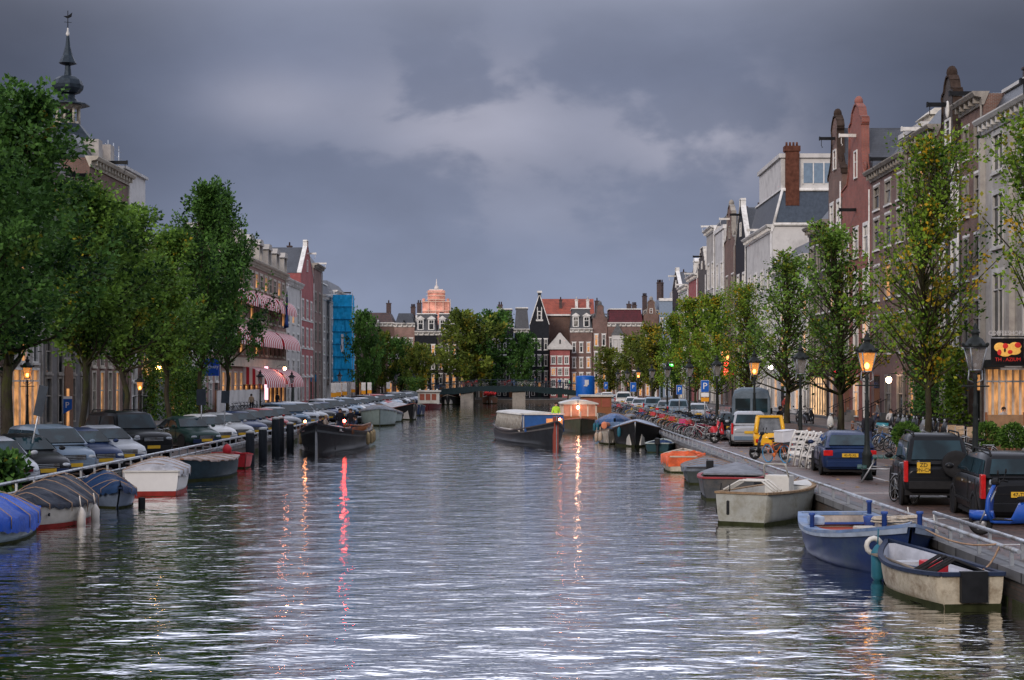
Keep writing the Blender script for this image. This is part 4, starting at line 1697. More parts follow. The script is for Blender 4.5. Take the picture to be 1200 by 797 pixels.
    for xx in (hl * .62, -hl * .62):
        for s in (1, -1):
            wheel(t, xx, s * (hw - .1), wr, side=s)
            a = MB()
            a.lathe([(wr + .07, -.02), (wr + .07, .035), (wr - .02, .035), (wr - .02, -.02)], n=20)
            a.xf(Matrix.Rotation(-PI / 2 * s, 4, 'X'))
            ao = a.build('wheel_arch', bk, t); ao.location = (xx, s * (hw - .02), wr + .01)
    f = MB(); f.box(-hl * .93, hl * .93, -hw * .93, hw * .93, zb - .06, zb + .1); f.build('underbody', bk, t)
    if rails_:
        for s in (1, -1):
            f = MB(); f.tube([(x2 - .15, s * tw * .86, Hc - .05), (x2 - .3, s * tw * .86, Hc + .06), (x3 + .2, s * tw * .86, Hc + .06), (x3 + .05, s * tw * .86, Hc - .05)], .022, 6); f.build('roof_rail', bk, t)
    if spare:
        wo = wheel(t, 0, 0, .34, .2, 1)
        wo.rotation_euler = (0, 0, PI / 2); wo.location = (-hl - .14, -.42, zb + .72); wo.name = 'spare_wheel'
        f = MB(); f.box(-hl - .02, -hl, .16, .6, zb + .12, zb + .24); f.build('fog_light', mat('tail_lamp', (.45, .015, .015), .2), t)
    sm = MB()
    for s in (1, -1):
        for xx in (mid, x1 - .15, mid - (mid - x4) * .62):
            sm.box(xx - .012, xx + .012, s * (hw + .004) - .012, s * (hw + .004) + .004, zb + .12, zc - .05)
        sm.box(-hl * .5, hl * .5, s * (hw + .006) - .012, s * (hw + .006) + .012, zb + .22, zb + .27)
    sm.box(-hl - .012, -hl + .03, -hw * .78, hw * .78, tail - .36 if not P_['deck'] else .6, (tail - .345) if not P_['deck'] else .615)
    sm.box(hl - .03, hl + .006, -hw * .7, hw * .7, zb + .02, zb + .1)
    sm.build('trim', bk, t)
    for s in (1, -1):
        f = MB(); f.box(-.02, .1, s * (hw + .005) - .008, s * (hw + .005) + .008, zc - .18, zc - .15); f.box(-1.0, -.88, s * (hw + .003) - .008, s * (hw + .003) + .008, zc - .17, zc - .14)
        f.build('door_handle', ch if style != 'suv' else bk, t)
    return t


PAINTS = {
    'silver': (.36, .38, .41), 'dark blue': (.015, .03, .085), 'black': (.012, .013, .015), 'grey blue': (.13, .18, .24), 'white': (.62, .62, .6), 'grey': (.17, .18, .19),
    'navy': (.02, .035, .09), 'red': (.3, .02, .02), 'pale grey': (.33, .34, .34), 'dark green': (.015, .04, .035), 'steel blue': (.08, .14, .21), 'charcoal': (.035, .038, .042),
    'light blue': (.2, .27, .34), 'maroon': (.1, .012, .02),
}
for _k in PAINTS:
    paint(_k.replace(' ', '_'), PAINTS[_k])


def pt(k):
    return MATS['car_paint_' + k.replace(' ', '_')]


def repaint(objs, m):
    for o in objs:
        if o.type == 'MESH' and o.material_slots and o.material_slots[0].link == 'OBJECT' and (o.name.startswith('body') or o.name.startswith('side_mirror')):
            o.material_slots[0].material = m


def all_cars():
    far = (0, -500, 0)
    proto = {
        'hatch': car('h', pt('silver'), 3.9, 1.68, 1.43, 'hatch'),
        'sedan': car('s', pt('navy'), 4.5, 1.76, 1.42, 'sedan'),
        'mpv': car('m', pt('grey blue'), 4.3, 1.78, 1.62, 'mpv'),
        'pickup': car('p', pt('black'), 5.0, 1.95, 1.86, 'pickup', rails_=True),
    }
    word = {'hatch': 'hatchback', 'sedan': 'saloon', 'mpv': 'people carrier', 'pickup': 'off-roader'}
    # left row, noses to the railing: plate px, plate distance
    row = [
        (20, 45.6, 'hatch', 'silver', 'silver hatchback with a red striped grille at the left border', 'maroon'),
        (66, 48.6, 'sedan', 'black', 'black saloon between the small bush and the grey blue people carrier'),
        (95, 51.8, 'mpv', 'grey blue', 'grey blue people carrier, third from the left border'),
        (115, 55.0, 'hatch', 'dark blue', 'dark blue hatchback squeezed left of the silver saloon'),
        (147, 58.2, 'sedan', 'silver', 'silver saloon parked in front of the big black off-roader'),
        (171, 62.5, 'pickup', 'black', 'big black American off-roader towering over its neighbours'),
        (239, 73.5, 'sedan', 'dark green', 'dark green saloon behind the leaning bicycles'),
        (263, 78.0, 'hatch', 'white', 'white hatchback right of the bicycles on the left quay'),
        (284, 82.2, 'sedan', 'pale grey', 'pale grey saloon right of the white hatchback'),
        (300, 86.5, 'sedan', 'navy', 'navy saloon above the nearest mooring posts'),
        (316, 90.8, 'sedan', 'charcoal', 'charcoal saloon just left of the red car'),
        (329, 95.3, 'hatch', 'red', 'red hatchback in the left row'),
        (341, 99.8, 'sedan', 'grey', 'grey saloon just right of the red hatchback'),
        (352, 104.6, 'mpv', 'steel blue', 'steel blue people carrier left of the silver van-like one'),
        (364, 109.6, 'mpv', 'silver', 'silver people carrier above the bow of the black barge'),
        (375, 114.6, 'sedan', 'pale grey', 'pale grey saloon seen over the black barge'),
    ]
    cols = ['charcoal', 'navy', 'silver', 'black', 'steel blue', 'light blue', 'white', 'grey', 'dark blue', 'silver', 'black', 'light blue', 'pale grey', 'red', 'navy', 'grey', 'light blue', 'silver', 'charcoal', 'steel blue', 'white', 'grey', 'silver', 'navy', 'grey blue', 'silver', 'black', 'light blue']
    kinds = ['sedan', 'hatch', 'mpv', 'hatch', 'sedan', 'mpv', 'hatch', 'sedan']
    nth = ['first', 'second', 'third', 'fourth', 'fifth', 'sixth', 'seventh', 'eighth', 'ninth', 'tenth', 'eleventh', 'twelfth', 'thirteenth', 'fourteenth', 'fifteenth', 'sixteenth', 'seventeenth', 'eighteenth', 'nineteenth', 'twentieth',
           'twenty-first', 'twenty-second', 'twenty-third', 'twenty-fourth', 'twenty-fifth', 'twenty-sixth', 'twenty-seventh', 'twenty-eighth']
    for i, c in enumerate(cols):
        k = kinds[i % 8]
        row.append((None, 119.6 + i * 4.1, k, c, '%s %s, %s car past the silver people carriers on the left quay' % (c, word[k], nth[i])))
    half = {'hatch': 1.95, 'sedan': 2.25, 'mpv': 2.15, 'pickup': 2.5}
    r = random.Random(4)
    for e in row:
        px, d, k, c, lab = e[:5]
        if d > 236:
            continue
        nx = -14.15 + r.uniform(-.1, .1)
        ang = R(-52 + r.uniform(-3, 3))
        hx, hy = math.cos(ang), math.sin(ang)
        cx, cy = nx - hx * half[k], d - hy * half[k]
        o, parts = dup(proto[k], (cx, cy, ST), ang, lab, 'cars parked nose to the left railing')
        repaint(parts, pt(c))
        if len(e) > 5:
            for p in parts:
                if p.name.startswith('grille'):
                    b = MB(); b.box(half[k] - .02, half[k] + .03, -.5, .5, .52, .62)
                    b.build('grille_stripe', pt(e[5]), p)
    # right side cars seen from behind
    A = car('dark blue hatchback with glowing red tail lights left of the bench', pt('dark blue'), 4.25, 1.77, 1.42, 'hatch', plate='plate4')
    A.location = (X(1001, 52.5) + .05, 52.5 + 2.1, ST); A.rotation_euler = (0, 0, R(90 - 5))
    B = car('black off-roader with a spare wheel on its tailgate', pt('black'), 4.2, 1.64, 1.76, 'suv', rails_=True, spare=True)
    B.location = (X(1106, 39.6) + .15, 39.6 + 2.1, ST); B.rotation_euler = (0, 0, R(90 - 8))
    C_ = car('black estate car with tall red tail light behind the blue scooter', pt('black'), 4.5, 1.78, 1.52, 'mpv', plate='plate3', rails_=True)
    C_.location = (X(1206, 34.4) + .1, 34.4 + 2.2, ST); C_.rotation_euler = (0, 0, R(90 - 6))
    for px, d, k, c, lab, off in (
        (884, 76, 'mpv', 'silver', 'silver people carrier half hidden behind the yellow microcar', 0),
        (862, 84, 'hatch', 'black', 'black hatchback behind the scooters, left of the grey van', 0),
        (822, 118, 'sedan', 'silver', 'silver saloon behind the bicycles and the parking sign', 0),
        (798, 126, 'mpv', 'light blue', 'light blue people carrier above the bicycle row', 0),
        (783, 134, 'sedan', 'grey', 'grey saloon above the far bicycle row', 0),
        (768, 143, 'mpv', 'light blue', 'light blue people carrier, tallest above the far bicycles', 0),
        (752, 153, 'sedan', 'silver', 'silver saloon beyond the far bicycle racks', 0),
        (743, 164, 'hatch', 'white', 'white hatchback right of the white van', 0),
        (733, 176, 'pickup', 'white', 'white van-like car near the bridge end', 0),
        (722, 189, 'hatch', 'silver', 'silver hatchback near the far bridge end', 0),
        (713, 203, 'mpv', 'white', 'white people carrier nearest the blue cabin', 0),
        (705, 216, 'sedan', 'grey', 'grey saloon farthest along the right quay', 0),
    ):
        o, parts = dup(proto[k], (X(px, d), d + 2, ST), R(90 - 6), lab, 'cars parked along the right quay')
        repaint(parts, pt(c))
    for p in proto.values():
        delete_tree(p)
    # yellow microcar
    t = thing('microcar', 'tiny yellow microcar with slanting rear pillars', 'car', (X(906, 70), 71.2, ST), R(90 - 6))
    ye = mat('yellow_paint', (.72, .38, .015), .4, var=.08, coat=.4)
    b = MB()
    b.loft([[(x, y * .66, z) for y, z in ((-1, .3), (-1, zt), (1, zt), (1, .3))] for x, zt in ((-1.05, .62), (-.95, .82), (.2, .86), (.95, .72), (1.08, .5))])
    b.loft([[(xa, -.62 + i, .82), (xb, -.5 + i, 1.5), (xb + .14, -.5 + i, 1.5), (xa + .3, -.62 + i, .82)] for xa, xb in ((-1.0, -.62),) for i in (0, .09)], smooth=False)
    b.loft([[(xa, .62 - i, .82), (xb, .5 - i, 1.5), (xb + .14, .5 - i, 1.5), (xa + .3, .62 - i, .82)] for xa, xb in ((-1.0, -.62),) for i in (0, .09)], smooth=False)
    b.box(-.64, .42, -.55, .55, 1.49, 1.58)
    for s in (-1, 1):
        b.tube([(.85, s * .58, .8), (.38, s * .5, 1.5)], .07, 5); b.tube([(-.1, s * .62, .82), (-.12, s * .52, 1.5)], .07, 5); b.tube([(-1.0, s * .6, .8), (-.6, s * .5, 1.52)], .09, 6)
    b.build('body', ye, t)
    g = MB()
    g.frust((-.88, .8, -.56, .56), (-.55, .4, -.46, .46), .84, 1.49)
    g.build('cabin_glass', mat('hazy_glass', (.12, .13, .14), .15, var=.4, scale=4), t)
    for s in (-1, 1):
        b = MB(); b.box(-1.1, -1.03, s * .52 - .09, s * .52 + .09, .42, .56); b.build('tail_light', mat('tail_lamp', (.45, .015, .015), .2), t)
        for xx in (.72, -.72):
            wheel(t, xx, s * .58, .25, .14, s)
    b = MB(); b.box(-1.1, -1.05, -.22, .22, .3, .42); b.build('number_plate', mat('yellow_plate', (.6, .36, .03), .5), t)
    # tall grey covered van
    t = thing('covered_van', 'tall grey van with rounded roof behind the yellow microcar', 'van', (X(887, 82), 84, ST), R(90 - 8))
    gv = mat('van_cover', (.1, .135, .165), .5, var=.2, scale=2, bump=.3, dirt=(.07, .09, .11))
    b = MB()
    secs = []
    for x, h, w_ in ((-2.6, 2.55, .93), (-2.5, 2.68, .98), (-1.2, 2.74, 1.0), (.8, 2.74, 1.0), (1.5, 2.5, .98), (2.1, 1.6, .95), (2.7, 1.25, .85)):
        secs.append([(x, w_ * a, z) for a, z in ((-.96, .3), (-1, .9), (-.97, h * .8), (-.86, h * .95), (-.5, h), (.5, h), (.86, h * .95), (.97, h * .8), (1, .9), (.96, .3))])
    b.loft(secs)
    b.build('body', gv, t)
    for s in (-1, 1):
        for xx in (1.7, -1.6):
            wheel(t, xx, s * .88, .36, .22, s)
        b = MB(); b.box(-2.64, -2.55, s * .84 - .07, s * .84 + .07, .8, 1.15); b.build('tail_light', mat('tail_lamp', (.45, .015, .015), .2), t)
        b = MB(); b.box(-2.615, -2.59, min(s * .06, s * .8), max(s * .06, s * .8), 1.5, 2.2); b.build('rear_window', g_car(), t)
        b = MB(); b.box(1.3, 1.5, s * 1.0 - .1, s * 1.0 + .1, 1.35, 1.65); b.build('side_mirror', m_black(), t)
    b = MB(); b.box(-2.66, -2.6, -.26, .26, .55, .68); b.build('number_plate', mat('yellow_plate', (.6, .36, .03), .5), t)
    b = MB(); b.box(-2.72, -2.56, -.9, .9, .3, .5); b.build('rear_bumper', m_rubber(), t)


all_cars()
# ---------------------------------------------------------------- boats
class Hull:
    def __init__(s, L, B, fr=.6, sheer=.25, tw=.6, bowp=2.2, rake=.35, n=18, flare=.9):
        s.L, s.B, s.fr, s.sh, s.tw, s.bp, s.rake, s.n, s.fl = L, B, fr, sheer, tw, bowp, rake, n, flare

    def b(s, t):
        if t < .45:
            return s.B / 2 * (s.tw + (1 - s.tw) * math.sin(t / .45 * PI / 2))
        return max(.025, s.B / 2 * (1 - ((t - .45) / .55) ** s.bp))

    def top(s, t):
        return s.fr + s.sh * max(0, (t - .4) / .6) ** 2 + s.sh * .3 * max(0, (.4 - t) / .4) ** 2

    def x(s, t, z=None):
        u = max(0, (t - .6) / .4)
        return -s.L / 2 + s.L * t + s.rake * u * ((z if z is not None else s.top(t)) / s.top(t) - .5)

    def outer(s, mb, mi=0, zlo=-.25):
        secs = []
        for i in range(s.n + 1):
            t = (i / s.n) ** .9 if i else 0
            b, f = s.b(t), s.top(t)
            h = [(b, f), (b * lerp(1, s.fl, .3), f * .62), (b * lerp(1, s.fl, .7), f * .3), (b * s.fl * .95, .02), (b * .6, zlo * .6), (0, zlo)]
            pts = h + [(-y, z) for y, z in reversed(h[:-1])]
            secs.append([(s.x(t, max(0, z)), y, z) for y, z in pts])
        mb.loft(secs, closed=False, caps=False, mi=mi)
        n = len(secs[0])
        mb.add(secs[0], [tuple(range(n))], mi)
        return secs

    def band(s, mb, z0, z1, off=.015, mi=0):
        """a painted strake following the outside of the hull between two height fractions"""
        for sg in (1, -1):
            a, c = [], []
            for i in range(s.n + 1):
                t = (i / s.n) ** .9 if i else 0
                f = s.top(t)
                for arr, q in ((a, z0), (c, z1)):
                    bb = s.b(t) * lerp(s.fl, 1, q) + off
                    arr.append((s.x(t, q * f), sg * bb, q * f))
            k = len(a)
            mb.add(a + c, [(i, i + 1, k + i + 1, k + i) for i in range(k - 1)], mi, True)
        f = s.top(0)
        mb.quad((-s.L / 2 - off, -s.b(0) * lerp(s.fl, 1, z0), z0 * f), (-s.L / 2 - off, s.b(0) * lerp(s.fl, 1, z0), z0 * f), (-s.L / 2 - off, s.b(0) * lerp(s.fl, 1, z1), z1 * f), (-s.L / 2 - off, -s.b(0) * lerp(s.fl, 1, z1), z1 * f), mi)

    def gunwale(s, mb, w=.09, h=.06, mi=0, out=.04):
        for sg in (1, -1):
            P_ = []
            for i in range(s.n + 1):
                t = (i / s.n) ** .9 if i else 0
                b, f = s.b(t), s.top(t)
                x = s.x(t)
                o_, i_ = b + out, max(.0, b - w)
                P_.append([(x, sg * o_, f - h * .3), (x, sg * o_, f + h * .6), (x, sg * i_, f + h * .6), (x, sg * i_, f - h * .3)])
            mb.loft(P_, mi=mi, smooth=False)
        f = s.top(0)
        mb.box(-s.L / 2 - out, -s.L / 2 + w, -s.b(0), s.b(0), f - h * .3, f + h * .6, mi)

    def inner(s, mb, floor=.12, t0=0.0, t1=.9, ins=.1, mi=0, mfl=1):
        secs = []
        for i in range(s.n + 1):
            t = t0 + (t1 - t0) * i / s.n
            b, f = max(.03, s.b(t) - ins), s.top(t)
            h = [(b, f + .01), (b * .94, lerp(floor, f, .4)), (b * .82, floor)]
            secs.append([(s.x(t) + (ins if i == 0 else 0), y, z) for y, z in h + [(-y, z) for y, z in reversed(h)]])
        mb.loft(secs, closed=False, caps=False, mi=mi, smooth=False)
        n = len(secs[0])
        mb.add(secs[0], [tuple(range(n))], mi)
        mb.add(secs[-1], [tuple(range(n))], mi)
        mb.add([(p[0], p[1], floor + .01) for s_ in secs for p in (s_[2], s_[3])], [(2 * i, 2 * i + 1, 2 * i + 3, 2 * i + 2) for i in range(s.n)], mfl)

    def deck(s, mb, t0, t1, dz=.0, ins=.05, mi=0):
        L_, R_ = [], []
        n = 8
        for i in range(n + 1):
            t = lerp(t0, t1, i / n)
            b = max(.01, s.b(t) - ins)
            L_.append((s.x(t), b, s.top(t) + dz)); R_.append((s.x(t), -b, s.top(t) + dz))
        C_ = [(p[0], 0, p[2] + .04) for p in L_]
        V = L_ + C_ + R_
        k = n + 1
        mb.add(V, [(i, i + 1, k + i + 1, k + i) for i in range(n)] + [(k + i, k + i + 1, 2 * k + i + 1, 2 * k + i) for i in range(n)], mi, True)
        mb.add([L_[0], R_[0], (R_[0][0], R_[0][1] * .8, .1), (L_[0][0], L_[0][1] * .8, .1)], [(0, 1, 2, 3)], mi)

    def bench(s, mb, t, w=.28, z=None, mi=0):
        b = s.b(t) - .08
        zz = z if z is not None else s.top(t) - .16
        x = s.x(t)
        mb.box(x - w / 2, x + w / 2, -b, b, zz, zz + .04, mi)

    def cover(s, mb, t0=0, t1=1, h=.4, over=.15, seed=1, mi=0, ridge=None, wr=.04):
        r = random.Random(seed)
        secs = []
        n = 40
        for i in range(n + 1):
            t = lerp(t0, t1, i / n)
            b, f = s.b(t), s.top(t)
            e = math.sin(PI * (i / n)) ** .45 if ridge is None else ridge(i / n)
            x = s.x(t) + (r.uniform(-.02, .02))
            hh = h * e + .03
            w = lambda k: r.uniform(-wr, wr) * min(1, b * 2)
            half = [(b + .05, f - over + w(0) * 1.2), (b + .05, f + .04), (b * .8, f + hh * .38 + w(0)), (b * .52, f + hh * .68 + w(0)), (b * .25, f + hh * .9 + w(0) * .6)]
            pts = [(x, y, z) for y, z in half] + [(x, 0, f + hh + w(0) * .4)] + [(x, -y, z + w(0) * .6) for y, z in reversed(half)]
            secs.append(pts)
        mb.loft(secs, closed=False, caps=False, mi=mi)
        m = len(secs[0])
        mb.add([secs[0][i] for i in range(m)], [tuple(range(m))], mi)


def fender(root, x, y, z, r=.11, h=.5, m=None):
    b = MB(); b.lathe([(.02, h / 2 + .06), (r * .5, h / 2 + .02), (r, h / 2 - .08), (r, -h / 2 + .08), (r * .5, -h / 2), (.02, -h / 2 - .02)], (x, y, z), 10)
    b.tube([(x, y, z + h / 2), (x, y * .96, z + h / 2 + .35)], .015, 4)
    return b.build('fender', m, root)


def outboard(root, x, z, s=1.0, m=None):
    b = MB()
    b.box(x - .32 * s, x - .02, -.13 * s, .13 * s, z + .1, z + .42 * s)
    b.box(x - .2 * s, x - .08, -.06, .06, z - .55, z + .12)
    b.tube([(x, 0, z + .3), (x + .4, .08, z + .42)], .02, 5)
    return b.build('outboard_motor', m or m_black(), root, bevel=.03)


def tarp(name, col):
    return mat(name, col, .5, var=.3, scale=2.2, bump=1.0, bscale=3.5, dirt=tuple(c * .55 for c in col))


def rope_mesh(name, lab, pts, sag=.15, r=.018):
    b = MB()
    P_ = []
    for (a, c) in zip(pts[:-1], pts[1:]):
        a, c = Vector(a), Vector(c)
        for k in range(7):
            u = k / 6
            P_.append(a.lerp(c, u) + Vector((0, 0, -sag * 4 * u * (1 - u))))
    b.tube(P_, r, 5)
    return tag(b.build(name, mat('hemp_rope', (.3, .2, .13), .9, var=.3, scale=20)), lab, 'rope')


def boats():
    antif = mat('red_antifouling', (.22, .025, .02), .6, var=.3, scale=3)
    whiteh = mat('white_hull', (.55, .54, .5), .4, var=.1, scale=1.5, dirt=(.36, .33, .28))
    gr = mat('dark_floor', (.06, .06, .06), .7, var=.3)

    def root(lab, x, y, rz, name='moored_boat', cat='boat', group='boats moored along the quays'):
        return thing(name, lab, cat, (x, y, 0), rz, group)

    def simple(lab, x, y, rz, H, hullm, gun, innerm=None, floorm=None, benches=(.3, .55), bench_m=None, cover=None, ch=.35, out=False, fend=(), fm=None, foredeck=None, ct=(0, 1), red=None, over=.15, deckm=None, wr=.04, strake=None, stm=None, ridge=None, rub=True):
        t = root(lab, x, y, rz)
        b = MB(); H.outer(b); b.build('hull', hullm, t)
        b = MB(); H.gunwale(b); b.build('gunwale', gun, t)
        if cover is None or ct != (0, 1):
            b = MB(); H.inner(b); b.build('interior', [innerm or whiteh, floorm or gr], t, fix=False)
            for q in benches:
                b = MB(); H.bench(b, q); b.build('bench', bench_m or m_wood(), t)
        if cover is not None:
            b = MB(); H.cover(b, ct[0], ct[1], ch, over, seed=int(abs(x * 7 + y)), wr=wr, ridge=ridge); b.build('tarpaulin', cover, t, fix=False)
            b = MB()
            for q in ((.12, .3, .5, .7, .86) if ct == (0, 1) else ()):
                e_ = math.sin(PI * q) ** .45 if ridge is None else ridge(q)
                bb, ff, hh = H.b(q), H.top(q), ch * e_ + .05
                b.tube([(H.x(q), sg * bb * u + sg * .06 * (u > .9), ff + hh * v + .015) for sg, u, v in ((1, 1, -.4), (1, 1.0, .1), (1, .8, .42), (1, .52, .72), (1, .25, .94), (1, 0, 1.03), (-1, .25, .94), (-1, .52, .72), (-1, .8, .42), (-1, 1, .1), (-1, 1, -.4))], .012, 4)
            if b.v:
                b.build('lashing', mat('hemp_rope', (.3, .2, .13), .9, var=.3, scale=20), t)
        if foredeck:
            b = MB(); H.deck(b, foredeck, 1.0, .02); b.build('foredeck', deckm or hullm, t)
        b = MB(); H.band(b, -.02, .1, .012); b.build('waterline_grime', mat('algae', (.03, .035, .015), .9, var=.4, scale=4), t)
        if red:
            b = MB(); H.band(b, .0, red); b.build('boot_stripe', antif, t)
        if strake:
            b = MB(); H.band(b, strake[0], strake[1], .02); b.build('strake', stm or gun, t)
        if out:
            outboard(t, -H.L / 2, H.fr - .1)
        for f in fend:
            fender(t, H.x(f[0]), f[1] * (H.b(f[0]) + .1), H.top(f[0]) - .38, m=fm or m_rubber())
        return t

    # ---- right quay
    navyh = mat('navy_hull', (.01, .024, .09), .4, var=.3, scale=2, dirt=(.03, .05, .09))
    blueg = mat('worn_blue_deck', (.12, .19, .33), .5, var=.35, scale=3, dirt=(.25, .28, .32))
    bluetrim = mat('bright_blue_trim', (.03, .07, .25), .4, var=.2)
    # big blue open sloop
    H = Hull(6.1, 2.3, .6, .4, .66, 2.4, .5)
    t = root('big open blue sloop with a red floor and pale blue side decks', 7.15, 33.4, R(-88), name='open_sloop')
    b = MB(); H.outer(b); b.build('hull', navyh, t)
    b = MB(); H.gunwale(b, .22, .07, out=.05); b.build('side_deck', blueg, t)
    b = MB(); H.band(b, .86, .98, .05); b.build('rubbing_strake', mat('pale_strake', (.3, .36, .45), .5, var=.25, scale=4), t)
    b = MB(); H.inner(b, .44, .04, .82, .2); b.build('interior', [mat('cream_inside', (.42, .38, .32), .6, var=.2, scale=2, dirt=(.2, .18, .16)), mat('red_floor', (.3, .05, .025), .6, var=.35, scale=3)], t, fix=False)
    b = MB(); H.deck(b, .8, 1.0, .05); b.build('foredeck', blueg, t)
    b = MB(); H.bench(b, .06, .4, .52); b.build('stern_bench', bluetrim, t)
    b = MB(); b.box(H.x(.3), H.x(.3) + .5, -1.0, -.72, .66, .84); b.build('vent_box', mat('pale_box', (.3, .38, .5), .4), t, bevel=.04)
    for q, s in ((.05, 1), (.42, -1), (.9, 1), (.9, -1)):
        b = MB(); b.lathe([(.05, 0), (.05, .28), (.07, .29), (.07, .34)], (H.x(q), s * (H.b(q) - .1), H.top(q)), 8); b.build('mooring_bitt', bluetrim, t)
    b = MB()
    for k in range(14):
        b.ring((H.x(.86) + RND.uniform(-.2, .2), RND.uniform(-.3, .3), H.top(.86) + .12 + .01 * k), .18 + RND.uniform(0, .08), .02, 'z', 12, 4)
    b.build('rope_coil', mat('pale_rope', (.42, .37, .3), .9, var=.3, scale=15), t)
    b = MB(); b.box(-.4, .1, -.22, .22, .46, .68); b.build('engine_box', mat('cream_box', (.4, .36, .3), .6, var=.2), t, bevel=.04)
    b = MB(); b.lathe([(.1, 0), (.14, .28), (.13, .3), (.11, .28)], (H.x(.2), .5, .46), 12); b.build('bucket', bluetrim, t)
    b = MB(); b.tube([(-2.2, .75, .62), (1.2, .7, .66)], .03, 6); b.box(1.2, 1.7, .62, .78, .65, .68); b.build('oar', m_greywood(), t)
    for q in (.3, .62):
        fender(t, H.x(q), H.b(q) + .12, .42, .1, .45, whiteh)
    # small weathered sloop in front
    dirty = mat('dirty_white_hull', (.46, .41, .31), .6, var=.25, scale=3, dirt=(.16, .11, .06), bump=.2)
    H = Hull(4.0, 1.45, .5, .2, .72, 2.1, .3)
    t = root('small weathered cream sloop with a dark rim, nearest boat on the right', 7.1, 28.2, R(96), name='small_sloop')
    b = MB(); H.outer(b); b.build('hull', dirty, t)
    b = MB(); H.gunwale(b, .06, .07, out=.04); b.build('gunwale', mat('dark_blue_rim', (.02, .03, .06), .5, var=.3), t)
    b = MB(); H.inner(b, .3, .02, .95, .07); b.build('interior', [mat('pale_blue_inside', (.4, .42, .47), .6, var=.2, scale=3), mat('slate_floor', (.07, .1, .16), .6, var=.3)], t, fix=False)
    b = MB(); H.bench(b, .28, .34, .38); b.build('bench', mat('pale_bench', (.42, .43, .45), .6, var=.2), t)
    b = MB(); H.bench(b, .72, .3, .42); b.build('bench', mat('pale_bench', (.42, .43, .45), .6, var=.2), t)
    b = MB(); H.band(b, .0, .16, .012); b.build('waterline_grime', mat('algae', (.03, .035, .015), .9, var=.4, scale=4), t)
    b = MB(); b.box(-H.L / 2 - .1, -H.L / 2 + .02, -.22, .22, .12, .62); b.build('motor_bracket', m_black(), t)
    b = MB()
    for k in range(9):
        x0 = H.x(.1) + k * .09
        b.tube([(x0, -.5, .5), (x0 + .12, .1, .66 + RND.uniform(0, .1)), (x0 + .02, .6, .5)], .025, 5)
    b.build('folded_canopy', m_rubber(), t)
    fender(t, H.x(.93), H.b(.93) + .12, .3, .12, .62, mat('teal_fender', (.02, .12, .17), .5, var=.2))
    b = MB(); b.ring((H.x(.98), .3, .62), .14, .05, 'x', 12, 6); b.build('white_fender', whiteh, t)
    b = MB(); b.box(-.3, .1, -.25, .15, .32, .58); b.build('fuel_tank', mat('red_hull', (.5, .03, .04), .4, var=.15), t, bevel=.03)
    b = MB(); b.tube([(-1.4, .35, .44), (1.3, .4, .5)], .025, 6); b.box(1.3, 1.7, .33, .47, .49, .52); b.build('oar', m_greywood(), t)
    # grey white boat with console
    grey = mat('grey_white_hull', (.33, .34, .31), .5, var=.15, scale=2, dirt=(.2, .19, .14))
    H = Hull(4.8, 1.75, .78, .1, .8, 2.3, .4)
    t = simple('grey white motor sloop with a rope fender round its rim and two dark fenders', 6.85, 43.6, R(60), H, grey, mat('rope_rim', (.25, .17, .1), .9, var=.35, scale=12, bump=.5), whiteh, gr, (.2, .4), whiteh, fend=((.15, 1), (.02, .45)), foredeck=.7, deckm=whiteh)
    letters('boatname', m_black(), t, (-.6, H.b(.4) + .03, .66), (PI / 2, 0, PI))
    b = MB(); b.box(.1, .5, -.35, .35, .3, 1.15); b.tube([(.1, -.35, 1.1), (-.05, -.3, 1.45), (-.05, .3, 1.45), (.1, .35, 1.1)], .02, 5); b.build('steering_console', whiteh, t, bevel=.03)
    b = MB()
    for k in range(3):
        b.tube([(-1.9 + k * .25, -.7, .85), (-1.75 + k * .25, -.3, 1.1), (-1.75 + k * .25, .3, 1.1), (-1.9 + k * .25, .7, .85)], .03, 5)
    b.build('folded_frame', whiteh, t)
    # dark boat with red rim
    H = Hull(6.2, 2.2, .62, .22, .7, 2.2, .4)
    t = simple('dark grey open boat with a dark red rim and grey half tarpaulin', 6.95, 53.0, R(80), H, mat('charcoal_hull', (.06, .065, .07), .45, var=.3, scale=2, dirt=(.1, .09, .08)), mat('dark_red_rim', (.25, .025, .03), .5, var=.25),
               grey, gr, (.25, .45), whiteh, cover=tarp('grey_tarp', (.16, .17, .19)), ct=(.5, 1), ch=.1, over=.0, wr=.02)
    # grey covered boat with outboard
    H = Hull(5.0, 1.9, .55, .15, .85, 2.2, .3)
    simple('small boat under a flat grey tarpaulin with an outboard motor', 6.95, 60.2, R(85), H, mat('dark_teal_hull', (.05, .06, .06), .5, var=.3), mat('charcoal_rim', (.05, .05, .055), .5), cover=tarp('slate_tarp', (.12, .14, .17)), ch=.16, out=True, wr=.03)
    # orange tarp boat
    H = Hull(4.8, 1.75, .6, .15, .6, 2.2, .4)
    t = simple('cream rimmed boat with a crumpled bright orange tarpaulin', 6.75, 67.3, R(84), H, dirty, mat('cream_rim', (.5, .42, .32), .6, var=.2), whiteh, gr, (.7, .85), cover=tarp('orange_tarp', (.75, .13, .04)), ct=(0, .6), ch=.14, over=.3, wr=.1)
    H = Hull(5.0, 1.8, .4, .2, .6, 2.2, .3)
    simple('tiny dark green dinghy with a pale rim beside the black barge', X(776, 84), 85, R(80), Hull(3.4, 1.5, .42, .15, .75, 2.1, .2), mat('bottle_green_hull', (.02, .05, .06), .5, var=.3), mat('pale_grey_rim', (.33, .38, .36), .5, var=.2), mat('blue_inside', (.03, .06, .15), .6), gr, (.3, .6), out=True)
    # black sloop with white cover and clutter
    H = Hull(8.4, 2.7, .95, .5, .6, 2.1, .6)
